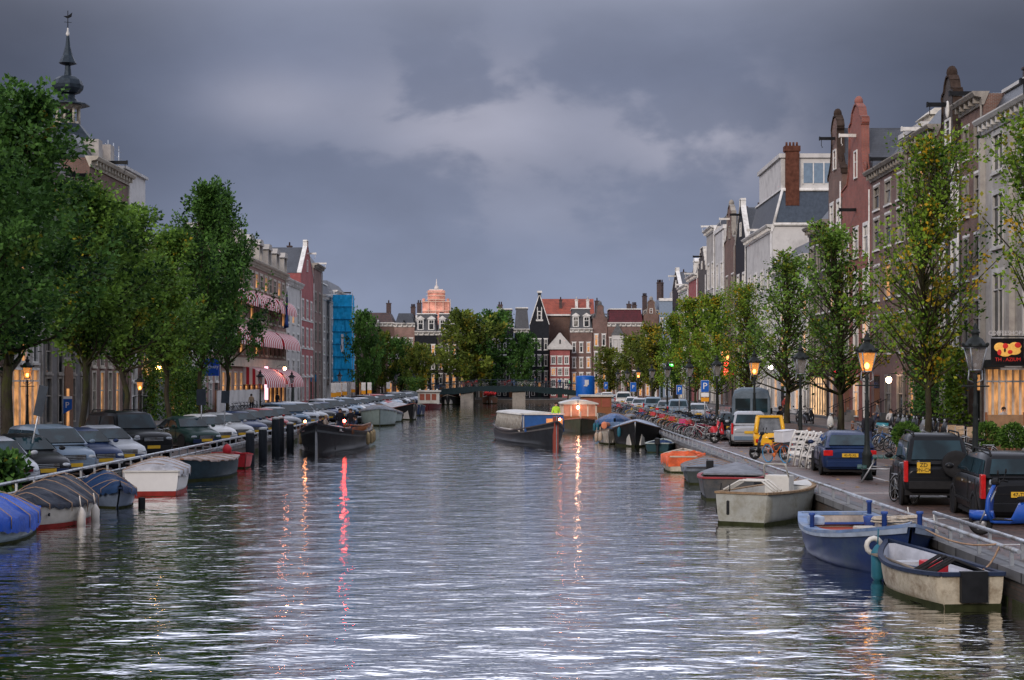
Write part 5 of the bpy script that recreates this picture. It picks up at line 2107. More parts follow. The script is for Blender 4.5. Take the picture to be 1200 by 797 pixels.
    t = simple('black wooden barge with an arched rim, beside the tiny dinghy', X(748, 92), 93.5, R(-95), H, mat('tar_black_hull', (.012, .013, .014), .5, var=.3), mat('worn_wood_rim', (.16, .11, .08), .7, var=.3), whiteh, gr, (.3, .5), cover=tarp('pale_blue_tarp', (.28, .33, .42)), ct=(.0, .5), ch=.4, over=.05, fend=((.8, -1),), fm=mat('teal_fender', (.02, .12, .17), .5))
    b = MB(); b.box(-2.2, -1.7, -1.42, -1.36, .3, .8); b.build('side_flag', mat('faded_red_cloth', (.4, .08, .08), .8), t)
    H = Hull(5.2, 1.9, .7, .2, .7, 2.2, .4)
    t = simple('cluttered white workboat with an orange roll on deck', X(722, 94), 96, R(-100), H, whiteh, mat('weather_rim', (.2, .16, .14), .7, var=.3), fend=((.6, -1), (.3, -1), (.85, -1)), fm=mat('cream_fender', (.45, .36, .28), .6))
    b = MB(); b.tube([(-1.6, -.5, 1.0), (0, -.6, 1.1), (1.6, -.4, 1.05)], .17, 8); b.build('orange_roll', mat('orange_canvas', (.6, .2, .1), .7, var=.3), t)
    b = MB(); b.box(-2, -1.2, -.4, .5, .6, 1.2); b.box(-1, -.2, -.6, .3, .6, .95); b.build('crate', mat('blue_crate', (.1, .16, .26), .6, var=.4), t)
    # boats with blue covers in front of the bicycles
    H = Hull(7.5, 2.5, .9, .3, .7, 2.2, .5)
    simple('dark boat under a long blue tarpaulin, behind the workboat', X(722, 108), 110, R(-93), H, mat('teal_black_hull', (.015, .03, .04), .5, var=.3), m_black(), cover=tarp('blue_tarp', (.05, .12, .28)), ch=.55, over=.2, fend=((.7, -1), (.5, -1)), fm=mat('teal_fender', (.02, .12, .17), .5))
    simple('low wooden boat with a grey cover close under the bicycles', X(741, 120), 122, R(-93), Hull(6.5, 2.3, .75, .3, .7, 2.2, .5), m_greywood(), m_greywood(), cover=tarp('slate_tarp', (.12, .14, .17)), ch=.4)
    # salon boat with lamp (bows towards us)
    t = root('varnished cabin cruiser with a lit lamp and rounded white roof', X(680, 116), 120.5, R(-90), name='salon_boat')
    H = Hull(11, 3.1, .78, .25, .8, 2.0, .3)
    b = MB(); H.outer(b); b.build('hull', mat('olive_hull', (.07, .075, .045), .45, var=.25, scale=2, dirt=(.12, .08, .05)), t)
    b = MB(); H.gunwale(b, .2, .08); b.build('gunwale', mat('coral_rim', (.5, .2, .14), .5, var=.2), t)
    b = MB(); H.deck(b, 0, 1, .02); b.build('deck', m_wood(), t)
    wf = mat('cream_cabin_frame', (.55, .5, .42), .5, var=.15)
    xs = [-3.4, -2.4, -1.4, -.4, .6, 1.6, 2.6]
    b = MB(); b.box(-3.5, 2.9, -1.28, 1.28, .8, 1.12); b.build('coach_house', m_wood(), t)
    for sy in (-1, 1):
        for x in xs:
            b = MB(); b.box(x - .05, x + .05, sy * 1.25 - .04, sy * 1.25 + .04, 1.1, 2.0); b.build('window_post', wf, t)
    for k in range(5):
        y = -1.2 + k * .6
        b = MB(); b.box(2.82, 2.92, y - .05, y + .05, 1.1, 2.0); b.build('window_post', wf, t)
    b = MB(); b.box(-3.35, 2.86, -1.2, 1.2, 1.12, 1.95); b.build('cabin_glass', glow('salon_glow', (1, .4, .25), .35), t)
    b = MB(); b.loft([[(x, y, z) for y, z in ((-1.4, 1.98), (-1.35, 2.06), (-.7, 2.22), (0, 2.27), (.7, 2.22), (1.35, 2.06), (1.4, 1.98))] for x in (-3.7, 3.15)], smooth=False); b.build('roof', whiteh, t)
    b = MB(); b.ball((3.25, -.12, 1.75), .11, 10, 8); b.build('lamp', glow_plain('boat_lamp', (1, .5, .28), 35), t)
    b = MB(); b.tube([(3.2, -.12, 1.85), (3.2, -.12, 2.3)], .02, 5); b.build('lamp_bracket', m_black(), t)
    b = MB(); b.tube([(5.35, 0, .9), (5.5, 0, 1.5)], .03, 5); b.build('jackstaff', whiteh, t)
    # wooden box cabin houseboat + more far ones
    t = root('brown wooden cabin boat with a square wheelhouse, behind the lit cruiser', X(700, 134), 138, R(-90), name='cabin_boat')
    H = Hull(12, 3.4, .8, .25, .8, 2.0, .3)
    b = MB(); H.outer(b); b.build('hull', whiteh, t)
    b = MB(); H.deck(b, 0, 1, .02); b.build('deck', m_greywood(), t)
    b = MB(); b.box(-1.2, 2.6, -1.25, 1.25, .8, 2.35); b.build('wheelhouse', m_wood(), t)
    b = MB(); b.box(-1.4, 2.8, -1.4, 1.4, 2.35, 2.5); b.build('roof', whiteh, t)
    for k in range(3):
        b = MB(); b.box(2.6, 2.63, -1.1 + k * .78, -.45 + k * .78, 1.5, 2.2); b.build('window', mat('brick_red_blind', (.28, .08, .05), .5), t)
    b = MB(); b.box(-5, -1.3, -1.2, 1.2, .8, 1.5); b.build('coach_house', m_wood(), t)
    simple('boat with a smooth bright blue cover at the far right bank', X(676, 165), 168, R(-92), Hull(8, 2.8, 1.0, .4, .6, 2.1, .5), m_black(), m_black(), cover=tarp('blue_tarp', (.05, .12, .28)), ch=1.0)
    simple('boat with a brown patched cover left of the wheelhouse', X(686, 150), 152, R(-92), Hull(8, 2.8, .9, .3, .7, 2.1, .5), m_wood(), m_wood(), cover=tarp('brown_tarp', (.26, .13, .09)), ch=.7)
    for px, d, nm, c in ((692, 186, 'grey', (.16, .17, .19)), (684, 204, 'navy', (.03, .05, .12)), (674, 226, 'black', (.03, .03, .03))):
        simple('moored boat with a %s cover far along the right bank' % nm, X(px, d), d, R(-92), Hull(7, 2.4, .8, .3, .7, 2.1, .5), m_black(), m_greywood(), cover=tarp(nm + '_far_tarp', c), ch=.6)

    # ---- left quay
    simple('boat under a bright blue tarpaulin cut by the left border', -12.45, 37.6, R(-86), Hull(5.0, 2.0, .5, .2, .7, 2.2, .4), mat('pale_blue_hull', (.32, .4, .45), .5, var=.2), mat('blue_rim', (.02, .08, .3), .5), cover=tarp('bright_blue_tarp', (.005, .07, .42)), ch=.55, over=.3)
    H = Hull(4.4, 2.05, .52, .1, .75, 2.4, .12)
    t = simple('white boat under a ridged dark grey tarpaulin with two white fenders', -12.3, 42.0, R(-90), H, mat('cream_white_hull', (.56, .52, .45), .45, var=.1, dirt=(.42, .38, .31)), m_wood(), cover=tarp('charcoal_tarp', (.03, .036, .05)), ch=.6, over=.05, red=.2,
               fend=((.62, 1), (.35, 1)), fm=mat('cream_white_fender', (.62, .57, .5), .5, var=.1), wr=.05, ridge=lambda u: .25 + .75 * min(1, (1 - u) * 1.7) if u > .1 else .25 + .75 * u * 10)
    b = MB(); b.lathe([(.03, -.01), (.045, 0), (.045, .03)], n=10); b.xf(Matrix.Translation((H.x(.86), H.b(.86) + .03, .36)) @ Matrix.Rotation(-PI / 2, 4, 'X')); b.build('hawse_hole', m_black(), t)
    t = simple('small runabout wrapped in a navy tarpaulin with an outboard leg', -12.3, 48.3, R(-66), Hull(3.6, 1.6, .42, .2, .8, 2.2, .5), mat('slate_blue_hull', (.13, .17, .24), .5, var=.25), mat('dark_blue_rim', (.02, .03, .06), .5), cover=tarp('navy_tarp', (.016, .04, .1)), ch=.55, over=.12, out=False, wr=.07, ridge=lambda u: .35 + .65 * math.exp(-((u - .35) / .25) ** 2))
    b = MB(); b.box(.8, 1.1, .75, .9, -.1, .25); b.build('engine_leg', m_rubber(), t)
    simple('broad white boat with a red waterline under a crumpled pale tarpaulin', -12.1, 54.2, R(97), Hull(4.6, 2.0, .75, .1, .85, 2.8, .1), mat('clean_white_hull', (.66, .65, .63), .4, var=.05), whiteh, cover=tarp('pale_tarp', (.36, .36, .38)), ch=.3, over=.14, red=.2, wr=.07)
    simple('dark teal boat with a wooden rim and flat pinkish cover', -12.1, 61.8, R(-95), Hull(5.2, 2.0, .68, .15, .7, 2.3, .3), mat('teal_black_hull', (.015, .03, .04), .5, var=.3), m_wood(), cover=tarp('dusty_tarp', (.3, .24, .22)), ch=.12, over=.02)
    t = simple('small bright red dinghy before the mooring posts', -12.3, 69.5, R(-62), Hull(3.2, 1.5, .5, .15, .8, 2.2, .2), mat('red_hull', (.5, .03, .04), .4, var=.15), mat('red_hull', (.5, .03, .04), .4), mat('pale_red_inside', (.45, .15, .15), .5), gr, (.4, .7))
    b = MB(); b.lathe([(.16, 0), (.2, .3), (.14, .42), (.03, .5)], (-.9, 0, .45), 10); b.build('fuel_can', mat('red_hull', (.5, .03, .04), .4), t)
    # far left boats
    simple('pale grey green launch with bow towards us, behind the barge stern', X(441, 132), 134.5, R(-84), Hull(7.5, 3.0, 1.15, .25, .75, 2.0, .4), mat('sage_hull', (.3, .38, .36), .5, var=.15), mat('sage_rim', (.24, .31, .3), .5), cover=tarp('slate_tarp', (.12, .14, .17)), ch=.5, over=.0)
    simple('dark boat with crossed pinkish rims under a pale cover', X(467, 152), 155, R(-70), Hull(8.5, 2.9, 1.0, .6, .7, 2.0, .7), m_black(), mat('pink_wood_rim', (.36, .17, .14), .6, var=.2), cover=tarp('pale_tarp', (.36, .36, .38)), ct=(0, .65), ch=.6)
    simple('small sage boat tucked behind the pale launch', X(456, 144), 146, R(-80), Hull(5.5, 2.1, .8, .2, .75, 2.0, .4), mat('sage_hull', (.3, .38, .36), .5), m_black(), cover=tarp('slate_tarp', (.12, .14, .17)), ch=.3)
    simple('dark open boat right of the pink rimmed one', X(483, 172), 174, R(-75), Hull(7, 2.5, .9, .3, .7, 2.0, .5), mat('navy_hull', (.02, .04, .13), .4), mat('sage_rim', (.24, .31, .3), .5))
    t = root('small white houseboat with a square cabin and maroon hull', X(501, 206), 209, R(-88), name='houseboat')
    H = Hull(8, 3.3, .7, .1, .85, 2.4, .2)
    b = MB(); H.outer(b); b.build('hull', mat('maroon_hull', (.14, .03, .035), .5, var=.2), t)
    b = MB(); H.deck(b, 0, 1, .02); b.build('deck', whiteh, t)
    b = MB(); b.box(-3.2, 2.4, -1.35, 1.35, .7, 2.25); b.build('cabin', whiteh, t)
    b = MB(); b.box(-3.4, 2.7, -1.55, 1.55, 2.25, 2.42); b.build('roof', whiteh, t)
    for k in range(3):
        b = MB(); b.box(2.4, 2.43, -1.1 + k * .75, -.5 + k * .75, 1.2, 2.0); b.build('window', mat('brick_red_blind', (.28, .08, .05), .5), t)
        b = MB(); b.ball((2.2, -1.1 + k * 1.1, 2.5), .14, 8, 6); b.build('roof_vent', whiteh, t)
    t = simple('black boat with cream upper works glimpsed under the bridge', X(528, 252), 253, R(-95), Hull(8, 3.0, 1.0, .5, .7, 2.0, .6), m_black(), mat('cream_rim', (.5, .42, .32), .6))
    b = MB(); b.box(-2.5, 0, -1, 1, .8, 2.1); b.build('cabin', mat('maroon_cabin', (.3, .05, .04), .5), t)
    b = MB(); b.box(-2.6, .1, -1.1, 1.1, 2.1, 2.2); b.build('roof', whiteh, t)
    t = simple('far boat piled with red flowers beyond the middle bridge span', X(574, 262), 262, R(-90), Hull(8, 2.6, .9, .3, .7, 2.0, .6), m_wood(), m_greywood())
    b = MB()
    for k in range(30):
        b.ball((RND.uniform(-1, 3), RND.uniform(-.9, .9), 1.35 + RND.uniform(0, .45)), .2, 6, 4)
    b.build('flowers', mat('red_flowers', (.6, .04, .04), .7, var=.4, scale=6), t)

    # ---- black open barge with passengers
    t = root('long black open barge carrying passengers, red bow light, moving on the left', -10.25, 89.3, R(-91), name='open_barge', group=None)
    t.scale = (.84, .9, .9)
    H = Hull(16.5, 3.9, .95, .75, .75, 2.2, .9, n=26)
    blk = mat('barge_black', (.014, .016, .02), .4, var=.3, scale=2, dirt=(.03, .03, .032))
    b = MB(); H.outer(b); b.build('hull', blk, t)
    b = MB(); H.gunwale(b, .3, .1); b.build('gunwale', mat('barge_rim', (.03, .032, .04), .4, var=.2), t)
    b = MB(); H.inner(b, .35, .04, .86, .3); b.build('interior', [m_wood(), m_wood()], t, fix=False)
    b = MB(); H.deck(b, .84, 1.0, .06); b.build('foredeck', blk, t)
    b = MB(); H.band(b, .72, .8, .03); b.build('rubbing_strake', mat('barge_strake', (.08, .09, .1), .4), t)
    b = MB(); b.box(8.05, 8.42, -.05, .05, -.2, 1.75); b.build('stem', mat('steel_stem', (.25, .26, .28), .4, metal=.3), t)
    b = MB(); b.box(5.2, 6.0, 1.05, 1.12, 1.2, 1.32); b.build('name_board', whiteh, t)
    for sy in (-1, 1):
        b = MB(); b.tube([(-7, sy * 1.5, 1.35), (0, sy * 1.68, 1.35), (4.6, sy * 1.35, 1.5)], .05, 6)
        for k in range(26):
            x = -7 + k * .46
            b.tube([(x, sy * (1.5 + .1 * (x > -3)), .95), (x, sy * (1.5 + .1 * (x > -3)), 1.35)], .025, 4)
        b.build('balustrade', m_wood(), t)
        for q in (.12, .25, .38, .5):
            fender(t, H.x(q), sy * (H.b(q) + .12), .55, .12, .7, mat('straw_fender', (.4, .3, .16), .9, var=.3))
        b = MB(); b.box(-6.5, 3.5, sy * 1.25 - .22, sy * 1.25 + .22, .78, .84); b.build('bench', m_wood(), t)
    b = MB(); b.box(-4.5, 3.2, -.45, .45, 1.05, 1.12); b.build('table', mat('mauve_cover', (.26, .2, .2), .6, var=.2), t)
    b = MB(); b.loft([[(x, y, z) for y, z in ((-1.2, 1.15), (-.8, 1.42), (0, 1.5), (.8, 1.42), (1.2, 1.15))] for x in (3.2, 5.9)], smooth=False); b.build('fore_cover', tarp('mauve_tarp', (.24, .19, .2)), t)
    b = MB(); b.ball((4.6, 1.15, 1.75), .09, 10, 8); b.build('red_light', glow_plain('red_lamp', (1, .05, .03), 70), t)
    b = MB(); b.ball((6.1, -.95, 1.75), .07, 10, 8); b.build('amber_light', glow_plain('amber_lamp', (1, .35, .12), 30), t)
    b = MB(); b.tube([(4.6, 1.15, 1.2), (4.6, 1.15, 1.7)], .03, 5); b.tube([(6.1, -.95, 1.4), (6.1, -.95, 1.7)], .03, 5); b.build('light_posts', m_wood(), t)
    # ---- canal tour boat
    t = root('canal tour boat with slanting glass sides, white roof and blue wheelhouse', X(624, 97), 97.8, R(-79), name='tour_boat', group=None)
    t.scale = (.78, .8, .85)
    H = Hull(17, 3.9, .8, .85, .8, 2.2, 1.0, n=26)
    b = MB(); H.outer(b); b.build('hull', mat('tour_hull', (.025, .028, .035), .4, var=.25, scale=2), t)
    b = MB(); H.gunwale(b, .22, .09); b.build('gunwale', mat('tour_rim', (.09, .08, .085), .5, var=.2), t)
    b = MB(); H.band(b, .74, .82, .03); b.build('rubbing_strake', mat('tour_strake', (.12, .11, .11), .5), t)
    b = MB(); H.deck(b, 0, 1, -.08); b.build('deck', mat('blue_deck', (.07, .15, .27), .5, var=.2), t)
    b = MB(); b.box(8.15, 8.75, -.14, .14, -.2, 1.95); b.build('stem', mat('red_brown_stem', (.3, .06, .04), .5, var=.25), t)
    b = MB(); b.box(8.76, 8.8, -.03, .03, -.2, 2.0); b.build('stem_edge', mat('steel_stem', (.25, .26, .28), .4, metal=.3), t)
    ins = MB(); ins.box(-7.2, 3.3, -1.35, 1.35, .82, 1.95); ins.build('cabin_glass', glass_mat('tour_glass', (.13, .11, .1), .1), t)
    for sy in (-1, 1):
        for k in range(21):
            x = -7.2 + k * .52
            b = MB(); b.tube([(x - .1, sy * 1.6, .85), (x + .1, sy * 1.4, 2.0)], .035, 5); b.build('window_bar', whiteh, t)
        b = MB(); b.tube([(-7.4, sy * 1.62, .88), (3.4, sy * 1.62, .88)], .06, 6); b.tube([(-7.2, sy * 1.42, 2.0), (3.4, sy * 1.42, 2.0)], .05, 6); b.build('window_rail', whiteh, t)
    for k in range(5):
        b = MB(); b.tube([(-7.4, -1.3 + k * .65, .85), (-7.2, -1.2 + k * .6, 2.0)], .035, 5); b.build('window_bar', whiteh, t)
    b = MB(); b.loft([[(x, y, z) for y, z in ((-1.5, 1.98), (-1.35, 2.1), (-.6, 2.17), (0, 2.19), (.6, 2.17), (1.35, 2.1), (1.5, 1.98))] for x in (-7.5, 3.5)], smooth=False); b.build('roof', whiteh, t)
    bl = mat('tour_blue', (.02, .08, .24), .4, var=.15)
    b = MB(); b.extr([(3.4, .85), (4.7, .85), (4.4, 2.0), (3.4, 2.0)], -1.45, 1.45); b.build('wheelhouse', bl, t)
    b = MB(); b.box(3.3, 4.5, -1.5, 1.5, 2.0, 2.1); b.build('wheelhouse_roof', whiteh, t)
    b = MB(); b.box(4.0, 4.3, -1.5, -1.46, .95, 1.9); b.build('white_panel', whiteh, t)
    b = MB(); b.box(4.72, 4.8, .1, 1.3, .9, 1.75); b.build('lit_doorway', glow('tour_glow', (1, .4, .15), .8), t)
    b = MB(); b.ball((5.2, 1.0, 1.7), .08, 8, 6); b.build('bow_lamp', glow_plain('orange_red_lamp', (1, .25, .12), 45), t)
    b = MB(); b.tube([(5.2, 1.0, .8), (5.2, 1.0, 1.68)], .03, 5); b.build('lamp_post', m_black(), t)
    rope_mesh('mooring_rope', 'brown rope tied round the rail and running to the blue sloop', [(XR + .1, 27.6, ST + .32), (7.4, 29.6, .98)], .12)
    rope_mesh('mooring_rope', 'short slack rope hanging from the rail to the small cream sloop', [(XR + .08, 27.5, ST + .3), (7.55, 27.2, .55)], .2)
    rope_mesh('mooring_rope', 'thin rope from the grey white sloop up to the quay', [(7.6, 46.4, .9), (XR + .1, 47.4, ST + .3)], .1)


def glow_plain(name, col, st):
    if name in MATS:
        return MATS[name]
    m, nt_, b = nodes_of(name)
    b.inputs['Emission Color'].default_value = (*col, 1)
    b.inputs['Emission Strength'].default_value = st
    b.inputs['Base Color'].default_value = (*col, 1)
    MATS[name] = m
    return m


boats()
# ---------------------------------------------------------------- bicycles, scooters
def bicycle_parts(t, fm, tyre=None, crate=None, box=False):
    tyre = tyre or m_rubber()
    ch = m_metal()
    for x in (-.53, .55):
        b = MB(); b.ring((0, 0, 0), .325, .019, 'y', 20, 5)
        o = b.build('wheel', tyre, t, fix=False); o.location = (x, 0, .345)
        b = MB()
        b.ring((0, 0, 0), .295, .008, 'y', 18, 4)
        for k in range(9):
            a = 2 * PI * k / 9
            b.tube([(0, 0, 0), (.29 * math.cos(a), 0, .29 * math.sin(a))], .004, 3, cap=False)
        b.tube([(0, -.04, 0), (0, .04, 0)], .025, 6)
        b.build('rim', ch, o, fix=False)
        g = MB()
        P_ = [(.36 * math.cos(a), 0, .36 * math.sin(a)) for a in [R(20 + 14 * k) for k in range(10)]]
        g.tube(P_, .016, 4); g.xf(Matrix.Translation((x, 0, .345))); g.build('mudguard', fm, t, fix=False)
    b = MB()
    b.tube([(-.53, .03, .345), (-.1, .03, .3), (-.22, 0, .82)], .014, 5); b.tube([(-.53, -.03, .345), (-.2, 0, .72)], .011, 5)
    b.tube([(-.1, 0, .3), (.38, 0, .74), (.34, 0, .88)], .02, 5); b.tube([(-.18, 0, .62), (.37, 0, .8)], .018, 5)
    b.tube([(.37, 0, .8), (.44, .045, .6), (.55, .045, .345)], .013, 5); b.tube([(.44, -.045, .6), (.55, -.045, .345)], .013, 5)
    b.lathe([(.09, -.01), (.09, .01)], (0, 0, 0), 10)
    b.v[-20:] = [(p[0] - .1, p[2] - .04, p[1] + .3) for p in b.v[-20:]]
    b.tube([(-.1, -.06, .3), (-.05, -.08, .15)], .012, 4); b.tube([(-.1, .06, .3), (-.15, .08, .45)], .012, 4)
    b.box(-.1, 0, -.12, -.04, .14, .16); b.box(-.2, -.1, .06, .14, .44, .46)
    b.tube([(-.72, -.05, .72), (-.3, -.05, .72)], .01, 4); b.tube([(-.72, .05, .72), (-.3, .05, .72)], .01, 4); b.tube([(-.7, 0, .72), (-.53, .05, .36)], .01, 4)
    b.build('frame', fm, t, fix=False)
    b = MB(); b.tube([(.34, 0, .86), (.34, 0, 1.02), (.42, .06, 1.06), (.4, .2, 1.05), (.2, .3, 1.0)], .013, 5); b.tube([(.42, 0, 1.06), (.4, -.2, 1.05), (.2, -.3, 1.0)], .013, 5)
    b.build('handlebar', ch, t, fix=False)
    b = MB(); b.loft([[(x, y * w, z) for y, z in ((-1, .9), (-.6, .94), (.6, .94), (1, .9), (0, .87))] for x, w in ((-.36, .06), (-.33, .1), (-.2, .07), (-.06, .02))]); b.tube([(-.22, 0, .82), (-.23, 0, .9)], .012, 5)
    b.build('saddle', m_rubber(), t, fix=False)
    if crate:
        b = MB()
        b.box(.42, .78, -.2, .2, .8, .82)
        for z in (.82, .9, .98):
            b.box(.42, .78, -.2, -.185, z, z + .05); b.box(.42, .78, .185, .2, z, z + .05); b.box(.42, .435, -.2, .2, z, z + .05); b.box(.765, .78, -.2, .2, z, z + .05)
        b.build('crate', crate, t)


def scooter_parts(t, body, seat=None, classic=True):
    bk = m_rubber()
    for x in (-.6, .62):
        b = MB(); b.ring((0, 0, 0), .185, .06, 'y', 20, 8)
        o = b.build('wheel', bk, t, fix=False); o.location = (x, 0, .245)
        b = MB(); b.lathe([(.02, -.05), (.06, -.045), (.14, -.02), (.145, .02), (.06, .045), (.02, .05)], n=14)
        for k in range(5):
            a = 2 * PI * k / 5
            b.box(.03, .14, -.015, .015, -.04, .04, M=Matrix.Rotation(a, 4, 'Z'))
        b.xf(Matrix.Rotation(PI / 2, 4, 'X')); b.build('rim', mat('alloy', (.4, .41, .43), .35, metal=.8, var=.1), o)
    b = MB()
    b.loft([[(x, y * w, z0 + (z1 - z0) * f) for y, f in ((-.8, 0), (-1, .4), (-.85, .85), (-.4, 1), (.4, 1), (.85, .85), (1, .4), (.8, 0))] for x, w, z0, z1 in ((-.92, .1, .5, .68), (-.8, .17, .36, .74), (-.45, .19, .3, .74), (-.15, .17, .28, .68), (.0, .15, .26, .36), (.3, .15, .25, .34), (.4, .15, .27, .36))])
    b.loft([[(x, y * w, z) for y in (-1, -.5, .5, 1)] + [(x + .07, y * w * .9, z) for y in (1, .5, -.5, -1)] for x, z, w in ((.36, .32, .17), (.42, .5, .21), (.4, .75, .19), (.33, .95, .12), (.3, 1.02, .08))])
    b.build('body', body, t)
    b = MB(); b.loft([[(x, y * w, z) for y, z in ((-1, .3), (-.9, .44), (0, .5), (.9, .44), (1, .3), (.7, .34), (-.7, .34))] for x, w in ((.36, .04), (.45, .09), (.7, .09), (.84, .04))]); b.build('front_mudguard', body, t)
    b = MB(); b.loft([[(x, y * w, z) for y, z in ((-1, .72), (-.9, .8), (0, h), (.9, .8), (1, .72))] for x, w, h in ((-.86, .08, .82), (-.7, .14, .86), (-.4, .14, .83), (-.12, .1, .8))]); b.build('seat', seat or bk, t)
    b = MB(); b.tube([(.32, 0, .98), (.28, 0, 1.08), (.22, .18, 1.1), (.16, .33, 1.07)], .02, 6); b.tube([(.28, 0, 1.08), (.22, -.18, 1.1), (.16, -.33, 1.07)], .02, 6); b.ball((.32, 0, 1.08), .1, 10, 7, sx=1, sz=.8); b.build('handlebar', bk, t)
    b = MB(); b.ball((.42, 0, 1.06), .06, 8, 6, sx=.5); b.build('headlight', mat('headlight_glass', (.3, .33, .36), .08), t)
    b = MB(); b.ball((-.93, 0, .62), .05, 8, 6, sx=.5); b.build('tail_light', mat('tail_lamp', (.45, .015, .015), .2), t)
    for s in (-1, 1):
        b = MB(); b.tube([(.22, s * .2, 1.1), (.2, s * .3, 1.25)], .01, 4); b.ball((.2, s * .33, 1.28), .055, 8, 6, sx=.3); b.build('mirror', bk, t)
    b = MB(); b.tube([(.33, 0, .9), (.5, .07, .5), (.62, .07, .25)], .025, 5); b.tube([(.5, -.07, .5), (.62, -.07, .25)], .025, 5); b.build('fork', m_metal(), t)
    b = MB(); b.box(-.05, .35, -.17, .17, .33, .35); b.build('footboard', bk, t)


def two_wheelers():
    cols = {'black': m_black(), 'dark green': m_dkgreen(), 'red': mat('red_frame', (.35, .03, .03), .4), 'blue': mat('blue_frame', (.04, .12, .3), .4), 'silver': m_metal(), 'white': m_white(), 'yellow': mat('yellow_frame', (.6, .4, .03), .4), 'pink': mat('pink_frame', (.6, .08, .2), .4)}
    P_ = {}
    for i, (k, m) in enumerate(cols.items()):
        P_[k] = thing('bicycle', k, 'bicycle', (0, -400, 0))
        bicycle_parts(P_[k], m, crate={'black': None, 'red': mat('red_crate', (.5, .05, .06), .6), 'pink': mat('pink_crate', (.6, .05, .2), .6), 'white': m_greywood(), 'blue': None}.get(k))
    ck = list(cols)
    r = random.Random(9)
    cnt = {}

    def nth(k):
        cnt[k] = cnt.get(k, 0) + 1
        n = cnt[k]
        return '%d%s' % (n, 'th' if 10 < n % 100 < 14 else {1: 'st', 2: 'nd', 3: 'rd'}.get(n % 10, 'th'))

    # right quay: dense row beyond the parking sign
    y = 84.5
    order = ['silver', 'black', 'red', 'black', 'pink', 'dark green', 'black', 'white', 'blue', 'black', 'silver', 'black', 'red', 'dark green', 'yellow', 'black']
    i = 0
    while y < 226:
        k = order[i % 16] if i < 16 else r.choice(['black', 'black', 'silver', 'dark green', 'blue', 'black', 'white', 'red', 'yellow', 'black', 'silver'])
        near = y < 112
        x = XR + 1.25 + r.uniform(-.15, .5)
        lab = '%s bicycle, %s %s one past the parking sign on the right' % (k, nth('R' + k), k)
        dup(P_[k], (x, y, ST), r.gauss(2.9, .22), lab, 'bicycles parked along the right quay', rx=r.gauss(0, .07))
        if y > 100 and r.random() < .55:
            k = r.choice(['black', 'silver', 'black', 'dark green', 'blue', 'black'])
            dup(P_[k], (x + 1.9, y + r.uniform(-.4, .4), ST), r.gauss(.2, .3), '%s bicycle in the second row, %s %s one towards the bridge' % (k, nth('S' + k), k), 'bicycles in the second row on the right', rx=r.gauss(0, .07))
        if y > 96 and i % 2:
            k = r.choice(['black', 'silver', 'black', 'dark green', 'blue', 'white'])
            dup(P_[k], (x + 3.9, y + r.uniform(-.4, .4), ST), r.gauss(1.4, .5), '%s bicycle in the third row under the trees, %s %s one' % (k, nth('T' + k), k), 'bicycles in the third row on the right')
        y += r.uniform(.55, .85) if near else r.uniform(.85, 1.6)
        i += 1
    # left quay, leaning on each other near the black off-roader
    for j in range(7):
        k = ['silver', 'black', 'silver', 'black', 'dark green', 'blue', 'yellow'][j]
        dup(P_[k], (-15.2 - r.uniform(0, .3), 65.6 + j * .75, ST), R(-60 + r.uniform(-16, 16)), '%s bicycle, %s from the front beside the black off-roader' % (k, ['first', 'second', 'third', 'fourth', 'fifth', 'sixth', 'last'][j]), 'bicycles beside the off-roader', rx=r.gauss(0, .1))
    for j in range(12):
        k = ['black', 'black', 'silver', 'dark green'][j % 4]
        dup(P_[k], (-25.7, 143 + j * 1.7, ST + .12), R(75 + r.uniform(-20, 20)), '%s bicycle, number %d from the left in front of the white hoarding' % (k, j + 1), 'bicycles in front of the hoarding', rx=r.gauss(0, .08))
    for j in range(20):
        k = ['black', 'silver', 'black', 'dark green', 'black', 'blue', 'white'][j % 7]
        dup(P_[k], (16.3 + (j % 2) * .5, 59 + j * 1.05, ST), R(180 + r.uniform(-25, 25)), '%s bicycle, number %d from the near end of the rank behind the parked cars' % (k, j + 1), 'bicycle rank under the tall thin tree', rx=r.gauss(0, .08))
    # bridge parapet
    for j in range(15):
        px = 505 + j * 9.7
        if 570 < px < 585:
            continue
        x = X(px, 250)
        k = r.choice(['blue', 'black', 'silver', 'black', 'red', 'white'])
        dup(P_[k], (x, 250.7, BZ(x) + .02), r.choice([0, PI]) + r.uniform(-.1, .1), '%s bicycle, number %d from the left leaning on the bridge railing' % (k, j + 1), 'bicycles on the bridge')
    # delivery bicycle with blue tyres and a white box
    t = thing('delivery_bicycle', 'bicycle with bright blue tyres and a white front box, before the yellow microcar', 'bicycle', (X(913, 60.5), 61, ST), R(-62))
    t.rotation_euler[0] = .08
    bicycle_parts(t, mat('orange_frame', (.6, .15, .04), .4), tyre=mat('blue_tyre', (.03, .25, .5), .6))
    b = MB(); b.box(.32, .86, -.3, .3, .82, 1.22); b.box(.3, .88, -.32, .32, 1.22, 1.26); b.build('box', whitebox(), t, bevel=.02)
    t = thing('bicycle', 'black bicycle standing against the dark blue hatchback', 'bicycle', (X(957, 56.3), 57.2, ST), R(-70))
    bicycle_parts(t, m_black())
    t = thing('bicycle', 'silver bicycle standing against the flank of the black off-roader', 'bicycle', (X(1068, 40) , 40.9, ST), R(-78))
    t.rotation_euler[0] = -.12
    bicycle_parts(t, m_metal())
    for p in P_.values():
        delete_tree(p)
    # scooters and motorcycles
    sc = {}
